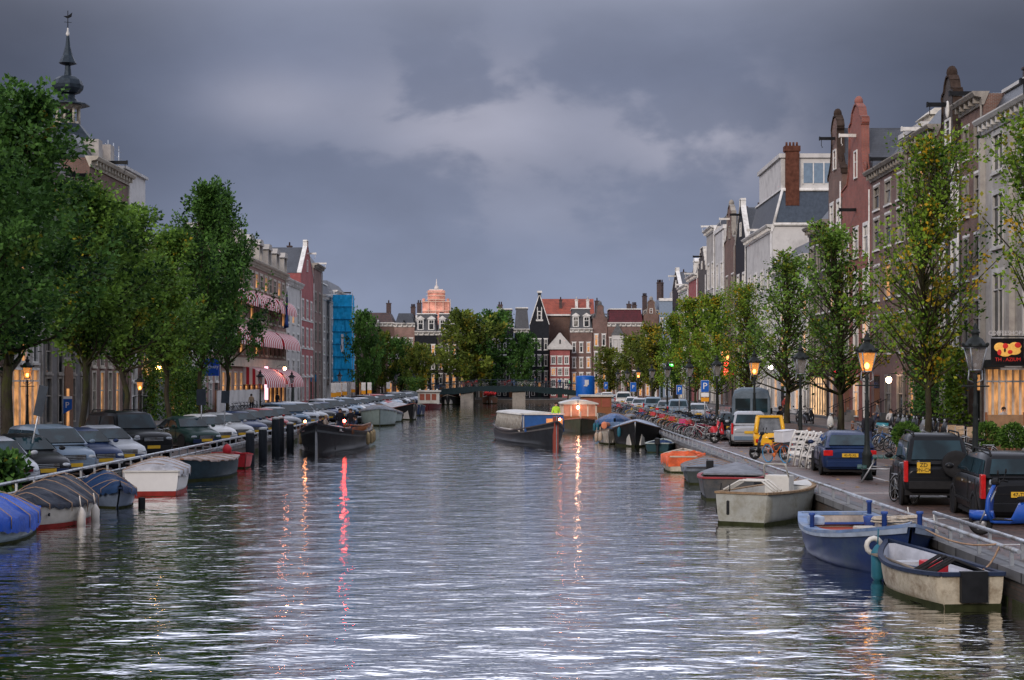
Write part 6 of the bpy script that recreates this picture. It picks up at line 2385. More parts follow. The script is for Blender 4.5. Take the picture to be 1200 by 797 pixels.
    for k, c in (('black', (.015, .016, .018)), ('red', (.5, .03, .04)), ('teal', (.03, .2, .26)), ('grey', (.15, .16, .17)), ('white', (.5, .5, .48)), ('blue', (.012, .07, .35))):
        sc[k] = thing('motor_scooter', k, 'scooter', (0, -450, 0))
        scooter_parts(sc[k], mat('scooter_' + k, c, .3, coat=.5, var=.12))

    def S_(k, px, d, rz, lab, g=None, s=1.0, z=ST):
        dup(sc[k], (X(px, d), d, z), rz, lab, g, sc=s)
    S_('blue', 1186, 32.2, R(150), 'bright blue scooter parked across the railing in front of the black estate')
    S_('red', 840, 84, R(-75), 'bright red scooter just right of the parking sign', s=1.05)
    S_('black', 853, 80, R(170), 'black scooter left of the grey van, side on', s=1.05)
    S_('grey', 861, 77, R(-80), 'grey scooter with a black seat, in front of the black hatchback', s=1.05)
    S_('black', 902, 63.5, R(160), 'black moped lying behind the blue tyred bicycle', s=.95)
    S_('teal', 1046, 92, R(-20), 'teal scooter, leftmost of the motorcycle rank under the wall lamp', 'motorcycle rank on the terrace side')
    S_('white', 973, 97, R(-100), 'white fronted scooter beside the slim mossy tree', s=1.0)
    S_('black', 936, 110, R(-100), 'black scooter under the white shop front', s=1.05)
    S_('black', 948, 112, R(-80), 'black scooter nearest the lit shop window', s=1.05)
    S_('red', 746, 160, R(-90), 'small red scooter near the far bicycle racks')
    S_('red', 724, 178, R(-90), 'small red scooter near the white people carrier')
    nm = ['second', 'third', 'fourth', 'fifth', 'sixth', 'seventh', 'eighth', 'ninth', 'tenth', 'eleventh', 'last']
    for j in range(11):
        px = 1054 + j * 6.2
        d = 88 - j * 1.15
        S_('grey' if j in (2, 6) else 'black', px, d, R(-160 + RND.uniform(-15, 15)), '%s scooter, %s from the left in the motorcycle rank on the terrace side' % ('grey' if j in (2, 6) else 'black', nm[j]), 'motorcycle rank on the terrace side', s=1.15)
    for p in sc.values():
        delete_tree(p)


def whitebox():
    return mat('white_crate', (.6, .6, .62), .5, var=.1)


two_wheelers()


# ---------------------------------------------------------------- lamps, signs, posts
def lantern_proto(lit):
    t = thing('street_lamp', 'x', 'lamp', (0, -420, 0))
    ir = mat('lamp_iron', (.02, .024, .024), .45, var=.3, scale=6)
    b = MB()
    b.lathe([(.19, 0), (.19, .12), (.15, .2), (.15, .75), (.17, .8), (.12, .9), (.085, 1.1), (.06, 2.4), (.075, 2.45), (.05, 2.52), (.045, 3.1), (.07, 3.16), (.05, 3.22), (.05, 3.3)], n=12)
    b.tube([(-.38, 0, 2.95), (.38, 0, 2.95)], .022, 6)
    b.build('post', ir, t)
    b = MB()
    for sx in (-1, 1):
        b.tube([(sx * .05, 0, 3.05), (sx * .2, 0, 3.12), (sx * .17, 0, 3.38)], .02, 5)
    for a in range(4):
        ca, sa = math.cos(PI / 4 + a * PI / 2), math.sin(PI / 4 + a * PI / 2)
        b.tube([(ca * .17, sa * .17, 3.38), (ca * .31, sa * .31, 3.98)], .022, 5)
        cb, sb = math.cos(PI / 4 + (a + 1) * PI / 2), math.sin(PI / 4 + (a + 1) * PI / 2)
        b.tube([(ca * .31, sa * .31, 3.98), (cb * .31, sb * .31, 3.98)], .022, 5); b.tube([(ca * .17, sa * .17, 3.38), (cb * .17, sb * .17, 3.38)], .022, 5)
    b.build('lantern_frame', mat('lantern_silver', (.25, .27, .29), .4, metal=.5, var=.2), t)
    b = MB(); b.lathe([(.155, 3.4), (.285, 3.96)], n=4, a0=PI / 4, smooth=False)
    b.build('lantern_glass', glass_clear(lit), t)
    b = MB(); b.lathe([(.34, 3.98), (.36, 4.02), (.3, 4.06), (.2, 4.2), (.1, 4.26), (.1, 4.34), (.14, 4.36), (.1, 4.42), (.05, 4.46), (.07, 4.5), (.015, 4.62)], n=8)
    for k in range(8):
        a = 2 * PI * k / 8
        b.ball((.34 * math.cos(a), .34 * math.sin(a), 4.06), .05, 6, 4)
    b.build('lantern_cap', ir, t)
    b = MB(); b.ball((0, 0, 3.56 if lit else 3.5), .075 if lit else .05, 10, 8, sz=1.3)
    b.build('bulb', glow_plain('lit_bulb', (1, .5, .12), 16) if lit else whitebox(), t)
    return t


def glass_clear(lit):
    nm = 'lantern_glass_lit' if lit else 'lantern_glass_clear'
    if nm in MATS:
        return MATS[nm]
    m, nt_, b = nodes_of(nm)
    L_ = nt_.links
    tr = N(nt_, 'ShaderNodeBsdfTransparent')
    tr.inputs[0].default_value = (1, .8, .55, 1) if lit else (.75, .78, .8, 1)
    b.inputs['Base Color'].default_value = (.5, .3, .12, 1) if lit else (.3, .27, .25, 1)
    b.inputs['Roughness'].default_value = .15
    tcn = N(nt_, 'ShaderNodeTexCoord')
    nz_ = N(nt_, 'ShaderNodeTexNoise')
    nz_.inputs['Scale'].default_value = 6
    L_.new(tcn.outputs['Object'], nz_.inputs['Vector'])
    mr = N(nt_, 'ShaderNodeMapRange')
    mr.inputs['To Min'].default_value = .3
    mr.inputs['To Max'].default_value = .7
    L_.new(nz_.outputs['Fac'], mr.inputs['Value'])
    if lit:
        b.inputs['Emission Color'].default_value = (1, .42, .1, 1)
        b.inputs['Emission Strength'].default_value = .45
    ms = N(nt_, 'ShaderNodeMixShader')
    L_.new(mr.outputs[0], ms.inputs[0])
    L_.new(tr.outputs[0], ms.inputs[1])
    L_.new(b.outputs[0], ms.inputs[2])
    L_.new(ms.outputs[0], nt_.nodes['Material Output'].inputs['Surface'])
    MATS[nm] = m
    return m


def p_sign(lab, px, d, z0, w, h, zt, sub=True, ang=0.0, xo=None, yellow=True):
    t = thing('parking_sign', lab, 'sign', (xo if xo is not None else X(px, d), d, ST), ang, 'parking signs')
    b = MB(); b.tube([(0, 0, 0), (0, 0, zt)], .035, 8); b.build('pole', m_metal(), t)
    b = MB(); b.box(-w / 2, w / 2, -.05, -.03, zt - h, zt); o = b.build('panel', mat('sign_blue', (.01, .1, .42), .4, var=.08), t, bevel=.008)
    letters('P', mat('sign_white', (.75, .75, .75), .5, var=.05), o, (0, -.06, zt - h * .5))
    e = MB(); e.box(-w / 2 - .012, w / 2 + .012, -.03, -.022, zt - h - .012, zt + .012); e.build('rim', mat('sign_white', (.75, .75, .75), .5), o)
    if sub:
        b = MB(); b.box(-w / 2, w / 2, -.05, -.03, zt - h - .26, zt - h - .04); b.build('sub_panel', mat('sign_white', (.75, .75, .75), .5), t)
        if yellow:
            b = MB(); b.box(-w / 2, w / 2, -.05, -.03, zt - h - .52, zt - h - .3); b.build('sub_panel', mat('sign_orange', (.7, .3, .02), .5), t)


def furniture():
    lit, off = lantern_proto(True), lantern_proto(False)
    R_ = [(1016, 50.6, lit, 'lit lantern glowing amber behind the dark blue hatchback'), (1143, 43, off, 'tall unlit lantern with a silver frame behind the off-roader'), (938, 66.6, off, 'unlit lantern between the yellow microcar and the white shop front'),
          (884, 80, lit, 'lantern standing in front of the grey van'), (840, 95, off, 'lantern just right of the blue parking sign with trees behind'), (808, 112, off, 'lantern above the bicycle row, left of the blue parking sign'),
          (782, 130, off, 'dark lantern above the middle of the bicycle row'), (764, 150, off, 'dark lantern above the light blue people carrier'), (748, 172, lit, 'far lantern above the white hatchback'),
          (735, 196, off, 'far dark lantern close to the blue cabin'), (724, 220, off, 'farthest lantern on the right quay')]
    for px, d, p, lab in R_:
        dup(p, (X(px, d), d, ST), .1, lab, 'lanterns on the right quay')
    for px, d, p, lab, s in [(164, 88, lit, 'short lantern before the ivy column on the left quay', .76), (32, 84, lit, 'lantern hidden among leaves near the orange lit doorway', .95), (305, 124, off, 'lantern in front of the striped hotel awnings', .85), (342, 142, off, 'lantern between the hotel and the red brick house', .85),
                             (398, 178, off, 'lantern below the blue scaffold sheeting', .9), (464, 236, off, 'far lantern before the bridge', .9), (485, 244, off, 'farthest lantern beside the round bush', .9)]:
        dup(p, (X(px, d), d, ST), .1, lab, 'lanterns on the left quay', sc=s)
    delete_tree(lit); delete_tree(off)
    # signs
    p_sign('blue parking sign with an orange plate, nearest on the right quay', 826, 88, 0, .42, .62, 3.1)
    p_sign('blue parking sign half way along the bicycle row', 796, 122, 0, .42, .7, 2.75, False)
    p_sign('blue parking sign among the far trunks, third from the right', 742, 168, 0, .6, .95, 2.9, False)
    p_sign('small blue parking sign nearest the blue cabin', 710, 210, 0, .5, .9, 2.9, False)
    t = thing('parking_sign', 'blue pennant shaped parking sign on the grey stone house', 'sign', (X(79, 97), 97, ST), 0, None)
    b = MB(); b.extr([(-.24, 1.1), (.28, 1.4), (.28, 2.0), (-.24, 2.0)], -.03, 0); b.build('panel', mat('sign_blue', (.01, .1, .42), .4), t)
    letters('P', mat('sign_white', (.75, .75, .75), .5), t, (0, -.04, 1.62))
    b = MB(); b.box(-.24, .28, -.035, 0, 2.0, 2.16); b.build('top_strip', mat('sign_white', (.75, .75, .75), .5), t)
    b = MB(); b.tube([(-.27, 0, 0), (-.27, 0, 2.2)], .03, 6); b.build('pole', m_metal(), t)
    sg = mat('sign_back_grey', (.045, .055, .068), .6, var=.2)
    for lab, px, d, zt, h, w_, lean in (('grey sign back leaning on a tilted pole at the left railing', 29, 50, 3.0, .95, .14, .2), ('grey sign back on a straight pole in front of a tree trunk', 236, 76, 2.7, .75, .22, 0), ('grey sign back, right of two before the hotel wall', 262, 79, 2.6, .6, .2, .04)):
        t = thing('street_sign', lab, 'sign', (X(px, d), d, ST), 0, 'grey sign backs'); t.rotation_euler = (0, lean, 0)
        b = MB(); b.tube([(0, 0, -.1), (0, 0, zt)], .03, 6); b.build('pole', m_metal(), t)
        b = MB(); b.box(-w_, w_, -.04, -.02, zt - h, zt); b.build('panel', sg, t)
    for i, (px, d) in enumerate(((391, 134), (397, 142), (404, 150), (426, 165), (433, 172), (414, 188), (455, 200))):
        t = thing('street_sign', 'white and yellow parking notice, number %d from the left beyond the barge' % (i + 1), 'sign', (X(px, d), d, ST), 0, 'white and yellow notices on the left quay')
        b = MB(); b.tube([(0, 0, 0), (0, 0, 2.9)], .04, 6); b.build('pole', m_white(), t)
        b = MB(); b.box(-.22, .22, -.06, -.04, 2.1, 2.9); b.build('panel', m_white(), t)
        b = MB(); b.box(-.22, .22, -.06, -.04, 1.72, 2.08); b.build('panel', mat('sign_orange', (.7, .3, .02), .5), t)
    # mooring piles
    pw = mat('wet_pile', (.02, .024, .03), .7, var=.35, scale=4, stretch=(2, 2, .4))
    for px, d, zt, lab in ((293, 73, 1.35, 'first'), (308, 75.6, 1.42, 'second'), (323, 82.5, 1.75, 'third'), (328.5, 85.5, 1.72, 'fourth'), (340, 88, 1.35, 'last')):
        t = thing('mooring_post', '%s dark wooden mooring post left of the black barge' % lab, 'post', (X(px, d), d, 0), 0, 'mooring posts')
        b = MB(); b.lathe([(.2, -1), (.2, zt - .1), (.17, zt)], n=12); b.build('pile', pw, t)
        b = MB(); b.lathe([(.2, zt - .02), (.2, zt + .06), (.05, zt + .11)], n=12); b.build('cap', mat('pale_cap', (.45, .46, .45), .6, var=.2), t)
    # blue cabin and bush
    t = thing('blue_cabin', 'bright blue rounded cabin with a white emblem at the right bridge end', 'cabin', (X(686, 226), 226, ST), .1)
    b = MB(); b.lathe([(1.3, 0), (1.32, .1), (1.32, 3.6), (1.25, 3.75), (.2, 3.8)], n=20); b.build('shell', mat('cabin_blue', (.005, .1, .42), .45, var=.15), t)
    b = MB(); b.box(-.28, .28, -1.36, -1.3, 2.5, 3.2); b.box(-.4, .1, -1.36, -1.3, 2.3, 2.5); b.build('emblem', whitebox(), t)
    # green picnic table bench
    t = thing('picnic_table', 'dark green slatted picnic table between the blue hatchback and the off-roader', 'table', (X(1040, 49.6) , 49.8, ST), R(78))
    gm = mat('green_slats', (.025, .07, .06), .5, var=.3, scale=6)
    b = MB()
    for k in range(5):
        b.box(-.9, .9, -.4 + k * .165, -.26 + k * .165, .74, .78)
    b.build('tabletop', gm, t)
    for s in (-1, 1):
        b = MB()
        for k in range(2):
            b.box(-.9, .9, s * .72 - .14 + k * .15, s * .72 - .01 + k * .15, .43, .47)
        b.build('bench_seat', gm, t)
        b = MB(); b.tube([(s * .7, -.75, 0), (s * .7, -.3, .74)], .03, 5); b.tube([(s * .7, .75, 0), (s * .7, .3, .74)], .03, 5); b.tube([(s * .7, -.75, .42), (s * .7, .75, .42)], .025, 5); b.build('leg_frame', m_metal(), t)
    # folded white racks left of the blue car
    for j in range(4):
        t = thing('slatted_chair', ['first', 'second', 'third', 'fourth'][j] + ' white slatted deck chair from the left, tilted beside the blue hatchback', 'chair', (X(933 + j * 7.5, 59.5 - j * .9), 59.5 - j * .9, ST), R(-72 + j * 3), 'white slatted chairs beside the blue hatchback')
        wm = m_white()
        b = MB()
        for s in (-.24, .24):
            b.tube([(-.25, s, .02), (-.12, s, .5), (.12, s, .95), (.4, s, 1.28)], .035, 6)
        b.build('side_frame', wm, t)
        b = MB()
        for k in range(6):
            u = k / 5
            b.box(-.2 + .55 * u ** 1.3 - .02, -.2 + .55 * u ** 1.3 + .03, -.24, .24, .25 + .95 * u, .33 + .95 * u)
        b.build('backrest', wm, t)
        b = MB(); b.box(-.1, .35, -.24, .24, .4, .44); b.box(.28, .33, -.24, -.2, 0, .4); b.box(.28, .33, .2, .24, 0, .4); b.build('seat', wm, t)
    # terrace: chairs, tables, screen
    ch = thing('terrace_chair', 'x', 'chair', (0, -430, 0))
    rt = mat('cane', (.4, .3, .2), .7, var=.3, scale=12)
    b = MB(); b.box(-.22, .22, -.22, .22, .43, .47); b.build('seat', rt, ch)
    b = MB(); b.loft([[(x, .22, .5), (x, .27, .9), (x, .24, .9), (x, .19, .5)] for x in (-.2, .2)], smooth=False); b.build('backrest', rt, ch)
    for sx in (-1, 1):
        for sy in (-1, 1):
            b = MB(); b.tube([(sx * .2, sy * .2, 0), (sx * .2, sy * .2, .45 if sy < 0 else .88)], .016, 5); b.build('leg', m_metal(), ch)
    tb = thing('terrace_table', 'x', 'table', (0, -430, 0))
    b = MB(); b.lathe([(.36, .72), (.36, .75)], n=16); b.build('tabletop', m_greywood(), tb)
    b = MB(); b.tube([(0, 0, 0), (0, 0, .72)], .03, 6); b.lathe([(.22, 0), (.2, .03), (.03, .06)], n=10); b.build('leg', m_black(), tb)
    k = 0
    od = ['first', 'second', 'third', 'fourth', 'fifth', 'sixth']
    for i in range(6):
        d = 80 - i * 3.2
        dup(tb, (20.2, d, ST + .12), 0, '%s round terrace table behind the parked cars, counted from the motorcycles' % od[i], 'terrace tables')
        for s in (-1, 1):
            dup(ch, (20.2 + RND.uniform(-.1, .1), d + s * .75, ST + .12), (PI if s < 0 else 0) + RND.uniform(-.4, .4), 'cane terrace chair on the %s side of the %s terrace table' % ('near' if s < 0 else 'far', od[i]), 'terrace chairs')
    delete_tree(ch); delete_tree(tb)
    t = thing('terrace_screen', 'brown plywood screen closing the coffeeshop terrace', 'screen', (X(1178, 64), 64, ST), R(0))
    b = MB(); b.box(-.75, .75, -.03, .03, .1, 1.75); b.build('panel', mat('plywood', (.26, .15, .08), .7, var=.25, scale=3), t)
    for s in (-1, 1):
        b = MB(); b.box(s * .75 - .04, s * .75 + .04, -.05, .05, 0, 1.85); b.build('post', m_wood(), t)
    for j in range(3):
        t = thing('slatted_chair', ['left', 'middle', 'right'][j] + ' one of the white slatted chairs tipped up by the plywood screen', 'chair', (X(1186 + j * 6, 61.5 - j * .5), 61.5 - j * .5, ST), R(-100), 'white slatted chairs by the screen')
        b = MB()
        for q in range(5):
            b.tube([(-.05 + q * .02, -.24 + q * .12, .4), (.1 + q * .02, -.24 + q * .12, 1.4)], .028, 5)
        b.build('backrest', m_white(), t)
        b = MB(); b.box(-.1, .35, -.24, .24, .4, .44); b.box(.28, .33, -.24, -.2, 0, .4); b.box(.28, .33, .2, .24, 0, .4); b.box(-.08, -.03, -.24, -.2, 0, .4); b.box(-.08, -.03, .2, .24, 0, .4); b.build('seat', m_white(), t)
    t = thing('bollard', 'red and white striped bollard beside the plywood screen', 'bollard', (X(1179, 60.5), 60.5, ST))
    b = MB(); b.lathe([(.07, 0), (.07, 1.0), (.05, 1.05)], n=10); b.build('post', stripe_mat('bollard_stripe', (.6, .6, .58), (.5, .05, .04), 3.0, axis='Z'), t)
    for i, (px, d) in enumerate(((948, 72), (999, 84), (1000, 70), (1052, 66), (1097, 58))):
        t = thing('bollard', 'brown iron street bollard, number %d from the left on the right quay' % (i + 1), 'bollard', (X(px, d), d, ST), 0, 'brown bollards')
        b = MB(); b.lathe([(.13, 0), (.11, .1), (.08, .2), (.07, .85), (.1, .88), (.1, .95), (.03, 1.02)], n=10); b.build('post', mat('rust_iron', (.22, .11, .07), .7, var=.3), t)
    # people
    K, NV, DJ = (.02, .02, .025), (.03, .045, .08), (.04, .05, .09)
    person('person in a dark jacket and jeans walking away behind the lit lantern', 'walk', X(1017, 66), 66, ST, PI, K, DJ, sc=1.05)
    person('person in a black coat standing right of the grey van', 'stand', X(914, 84), 84, ST, 2.0, K, K, sc=1.02)
    person('person in pale clothes standing near the lit terrace door', 'stand', X(1176, 76), 76, ST + .12, .6, (.4, .4, .42), DJ)
    person('person in a white shirt sitting among the motorcycles', 'sit', X(1044, 97), 97, ST + .5, -.4, (.5, .5, .5), DJ)
    for i, (xx, yy, px_, rz) in enumerate(((-9.35, 92.0, 'dark navy jacket', -1.4), (-11.25, 91.0, 'black jumper', 1.2), (-10.5, 94.3, 'black coat at the tiller', .2), (-9.8, 93.6, 'dark coat holding a cup', -.3))):
        person('barge passenger in a ' + px_, 'stand' if i >= 2 else 'sit', xx, yy, .34 if i >= 2 else .8, rz, K if i else NV, DJ, hair=(.05, .03, .02) if i % 2 else (.02, .015, .01), group='passengers on the black barge')
    person('barge passenger in a beige top facing forward', 'sit', -11.2, 93.2, .8, 1.3, (.35, .28, .22), DJ, hair=(.25, .16, .08), group='passengers on the black barge')
    person('deckhand in a yellow green safety vest on the tour boat bow', 'stand', X(652, 94.5), 95.3, .72, .3, (.45, .7, .05), NV, sc=.98)
    for i, (px, c, l) in enumerate(((627, (.04, .06, .12), 'navy coat'), (656, (.05, .12, .3), 'blue jacket'), (660, (.35, .35, .36), 'pale grey top'), (667.5, (.1, .5, .2), 'bright green vest'), (640, (.3, .1, .08), 'rust red coat'), (541, (.4, .35, .1), 'mustard coat'))):
        x = X(px, 251)
        person('person in a %s crossing the bridge' % l, 'walk' if i % 2 else 'stand', x, 252.2, BZ(x), RND.uniform(0, 6), c, DJ, group='people on the bridge')
    for lab, po, x, y, c, l in (('person in a grey coat walking past the brown brick terrace houses', 'walk', 21.8, 99, (.14, .14, .15), DJ), ('person in a red jacket walking on the far right pavement', 'walk', 21.5, 132, (.3, .04, .03), K), ('person in a tan coat walking before the white hoarding', 'walk', -24.9, 150, (.3, .22, .14), K), ('person in a dark coat standing under the striped awnings', 'stand', -25.2, 168, K, DJ), ('person in a blue coat strolling before the scaffold sheeting', 'walk', -22.5, 205, (.04, .08, .2), K)):
        person(lab, po, x, y, ST + (.12 if abs(x) > 20 else 0), RND.uniform(0, 6), c, l)
    # wall lights and neon
    def bulb(lab, x, y, z, r, m, nm='wall_lamp'):
        t = thing(nm, lab, 'lamp', (x, y, z))
        b = MB(); b.ball((0, 0, 0), r, 10, 8, sz=1.2); b.build('bulb', m, t)
        sg = 1 if x > 0 else -1
        b = MB(); b.tube([(0, 0, r), (0, 0, r + .18), (sg * .5, 0, r + .22), (sg * .9, 0, r)], .025, 5); b.lathe([(.02, r + .08), (r * 1.1, r - .02)], n=10); b.build('bracket', m_black(), t)
    ylw = glow_plain('amber_wall_lamp', (1, .5, .13), 55)
    bulb('bright yellow wall lamp above the ivy column', FL + .9, 28 * F / (610 - 171.5), Z(430, 119), .2, ylw)
    bulb('round white lit globe lamp on the brown brick terrace houses', FR - .7, FR * F / (1046 - 610) - 2, 3.75, .18, glow_plain('warm_globe', (1, .62, .4), 30))
    bulb('small lit lamp above the striped awning', FL + 2.4, 176, 5.0, .16, glow_plain('salmon_lamp', (1, .3, .14), 60))
    bulb('lit lamp between the scaffold sheeting and the dark tree', FL + 3, 268, 5.1, .22, glow_plain('warm_globe', (1, .62, .4), 30))
    t = thing('wall_lantern', 'amber lit square wall lantern left of the globe lamp', 'lamp', (FR - .8, 24 * F / (1030 - 610), 5.2))
    b = MB(); b.lathe([(.16, 0), (.3, .62)], n=4, a0=PI / 4, smooth=False); b.build('lantern_glass', glow('amber_lantern', (1, .42, .04), 2.6), t)
    b = MB(); b.lathe([(.33, .62), (.12, .8), (.04, .95)], n=8); b.tube([(0, 0, .9), (.8, 0, .9)], .03, 5); b.build('lantern_cap', m_black(), t)
    for lab, px, py, d, w_, h_, c, st in (('pinkish white vertical neon column at the hotel entrance', 312, 449, 174, .4, 3.6, (1, .5, .58), 1.6), ('red neon sign under the trees on the right', 851, 432, 186, .5, 1.6, (1, .05, .04), 7), ('orange neon sign above the red one', 850, 417, 184, .8, 1.2, (1, .35, .1), 2.5),
                                           ('small green neon sign far along the right houses', 787, 429, 244, .7, .5, (.1, 1, .15), 20), ('small orange lamp sign left of the green neon', 749, 438, 250, .6, .7, (1, .3, .05), 4), ('bright white lamp sign above the grey van', 903, 430, 146, .4, .4, (1, .8, .75), 10),
                                           ('red lamp at the white shop corner', 979, 434, 116, .18, .8, (1, .05, .08), 5)):
        t = thing('neon_sign', lab, 'sign', (X(px, d), d, Z(py, d)))
        b = MB(); b.box(-w_ / 2, w_ / 2, -.08, .08, -h_ / 2, h_ / 2); b.build('tube_panel', glow_plain(lab.split()[0] + '_neon_%d' % px, c, st), t, bevel=.03)
        b = MB(); b.box(-w_ / 2 - .05, w_ / 2 + .05, .08, .14, -h_ / 2 - .05, h_ / 2 + .05); b.tube([(0, .11, 0), ((1.2 if px > 610 else -1.2), .11, 0)], .03, 5); b.build('housing', m_black(), t)


furniture()
# ---------------------------------------------------------------- the house rows
def bk(n, c1, c2, mo=(.2, .17, .15)):
    return brick_mat('brick_' + n, c1, c2, mo, 0.22, 0.07, 0.012, .85, 'wall', .4)


BR_BROWN = bk('brown', (.19, .08, .05), (.13, .058, .04))
BR_DARK = bk('dark', (.06, .04, .036), (.04, .03, .03), (.1, .09, .08))
BR_RED = bk('red', (.36, .065, .035), (.27, .05, .03))
BR_PINK = bk('pinkish', (.33, .17, .14), (.27, .14, .12), (.3, .24, .2))
BR_PURP = bk('purple', (.21, .095, .075), (.15, .07, .06))
BR_CRIM = bk('crimson', (.42, .04, .05), (.34, .035, .045), (.3, .2, .18))
WH = mat('white_render', (.56, .55, .53), .7, var=.1, scale=1, dirt=(.38, .37, .36))
PALE = mat('pale_stone_wall', (.42, .4, .37), .8, var=.15, scale=1, dirt=(.27, .25, .24), bump=.2)
GREYS = mat('sooty_stone_wall', (.17, .165, .16), .85, var=.3, scale=1, dirt=(.07, .07, .075), bump=.3)
BLK = mat('tarred_front', (.018, .02, .025), .6, var=.3, scale=2)


def DR(px):
    return FR * F / (px - 610)


def DLf(px):
    return -FL * F / (610 - px)


def houses_right():
    fl = lambda a: a
    F5 = [(.5, 3.0, 0), (4.9, 2.5, 1), (8.5, 2.3, 1), (11.9, 2.1, 1), (15.0, 1.7, 1)]
    # stone front with the coffeeshop
    t = house('pale stone front above the dark coffeeshop at the right border', 'R', 64, DR(1153), 16.4, PALE, 4, [(.4, 3.4, 0), (5.2, 3.4, 1), (9.8, 2.8, 1), (13.6, 2.0, 1)], 'mansard', trim=WH, rh=1.5, seed=3, shop=g_warm(), warm=.04, style='tall', dorm=0, base=m_dstone())
    b = MB()
    for k in range(5):
        x = (DR(1153) - 64) * k / 4
        b.box(max(.0, x - .25), min(DR(1153) - 64, x + .25), -.28, -.0, 4.7, 15.6)
    b.box(0, DR(1153) - 64, -.4, 0, 4.15, 4.7)
    b.build('pilasters', PALE, t)
    b = MB(); b.box(.1, DR(1153) - 64 - .1, -.5, -.0, 3.75, 4.14); b.build('fascia', m_black(), t)
    s = thing('coffeeshop_sign', 'hanging coffeeshop sign with a red and yellow emblem over the terrace', 'sign', (X(1180, 76), 76, Z(412, 76)))
    b = MB(); b.box(-.74, .78, -.08, .08, -.62, .62); b.build('board', mat('sign_black', (.012, .012, .014), .4), s, bevel=.02)
    o = letters('COFFEESHOP', whitebox(), s, (-.1, -.02, .86)); o.scale = (.62, .7, 1)
    em = mat('sign_yellow', (.75, .42, .1), .5, var=.2, scale=9, emit=(.75, .4, .08), es=.25)
    b = MB()
    for cx, cz, rx, rz_ in ((-.35, .2, .28, .22), (.0, .1, .3, .26), (.36, .24, .3, .2), (.3, .02, .34, .18), (-.1, -.08, .3, .16)):
        b.ball((cx, -.085, cz), 1, 14, 8, sx=rx, sy=.012, sz=rz_)
    b.build('emblem', em, s)
    er = mat('sign_red', (.5, .03, .03), .5, var=.2, scale=9, emit=(.6, .03, .02), es=.2)
    b = MB()
    for cx, cz, rx, rz_ in ((-.1, .26, .13, .13), (.48, .3, .15, .13), (-.38, -.04, .1, .14), (.12, -.02, .12, .1)):
        b.ball((cx, -.1, cz), 1, 14, 8, sx=rx, sy=.012, sz=rz_)
    b.ball((-.13, -.115, .06), 1, 10, 6, 1, sx=.05, sy=.01, sz=.1)
    b.build('emblem', [er, m_black()], s)
    o = letters('redline', er, s, (.02, -.09, -.38)); o.scale = (.78, .8, 1)
    b = MB(); b.box(-.3, .78, -.06, .06, -.86, -.76); b.box(-.1, .7, -.06, .06, -.74, -.68); b.build('lower_strip', m_metal(), s)
    b = MB(); b.tube([(-.7, 0, .7), (4.5, 0, .7)], .03, 5); b.build('bracket', m_black(), s)
    house('brown brick house with a heavy grey cornice beside the tall dark gable', 'R', DR(1152.5), DR(1126), 18.0, BR_BROWN, 2, F5, 'cornice', trim=m_stone(), seed=11, gh=0, rh=.3, chims=0, stoop=False, sill=m_white())
    t = house('dark brick neck gable with a tall carved crest, tallest on the right', 'R', DR(1125.6), DR(1098), 15.8, BR_DARK, 2, F5[:4], 'neck', gh=4.3, trim=m_white(), gm=mat('crest_stone', (.05, .035, .028), .9, var=.4, bump=.5), seed=12, roof=m_dtile(), base=m_dstone())
    b = MB()
    for x, z in ((1.3, 14.8), (3.7, 14.8), (2.5, 18.3)):
        b.ball((x, -.05, z), 1, 10, 8, sx=.24, sy=.12, sz=.5)
    b.build('carved_oval', m_white(), t)
    house('brown brick terrace house with white lintels behind the tall thin tree', 'R', DR(1097.6), DR(1063), 17.8, BR_BROWN, 3, F5, 'cornice', trim=m_stone(), seed=13, stoop=True, warm=.1, sill=m_white())
    t = house('brick house with white dormers, just right of the red gable', 'R', DR(1062.6), DR(1021), 17.2, BR_PURP, 3, F5[:4] + [(14.6, 1.6, 1)], 'cornice', trim=m_stone(), seed=14, stoop=True, warm=.14, sill=m_white())
    b = MB(); b.box(2.5, 8.2, 1.5, 6, 17.2, 19.2); b.box(2.3, 8.4, 1.3, 6.2, 19.2, 19.5); b.build('penthouse', WH, t)
    b = MB(); b.box(8.2, 8.23, 2.2, 5.2, 17.6, 18.9); b.build('window', g_dark(), t)
    b = MB(); b.box(5, 8.0, 2, 5, 19.5, 20.0); b.frust((4.8, 8.2, 1.8, 5.2), (5.4, 7.6, 2.4, 4.6), 20.0, 20.5); b.build('roof_lantern', m_cream(), t)
    t = house('narrow bright red brick neck gable with a black hoist', 'R', DR(1020.6), DR(987), 16.8, BR_RED, 3, F5[:4], 'neck', gh=6.0, trim=m_white(), gm=BR_RED, seed=15, roof=m_slate(), stoop=True)
    hoist(t, 5, 15.2, m_black())
    house('slim brown bell gable left of the red brick house', 'R', DR(986.6), DR(971), 18.6, BR_BROWN, 2, F5, 'bell', gh=4.6, trim=m_white(), gm=mat('crest_stone', (.05, .035, .028), .9, var=.4), seed=16, warm=.2)
    house('dark lower house with a grey cornice beside the white mansard house', 'R', DR(970.6), DR(948), 15.6, BR_DARK, 3, F5[:4], 'cornice', trim=m_stone(), seed=17, shop=g_warm2(), hz=False, sill=m_white())
    house('plain white house with a lit shop window, lower than the mansard behind it', 'R', DR(947.6), DR(905.5), 13.6, WH, 5, F5[:3], 'cornice', trim=m_white(), seed=18, warm=.2, chims=1, roof=m_slate(), hz=False)
    t = house('big white house with slate mansard, penthouse and a tall brown chimney', 'R', DR(905), DR(875), 17.9, WH, 4, F5[:4], 'mansard', rh=3.4, trim=m_white(), seed=19, warm=.1, chims=0, roof=m_slate())
    W = DR(875) - DR(905)
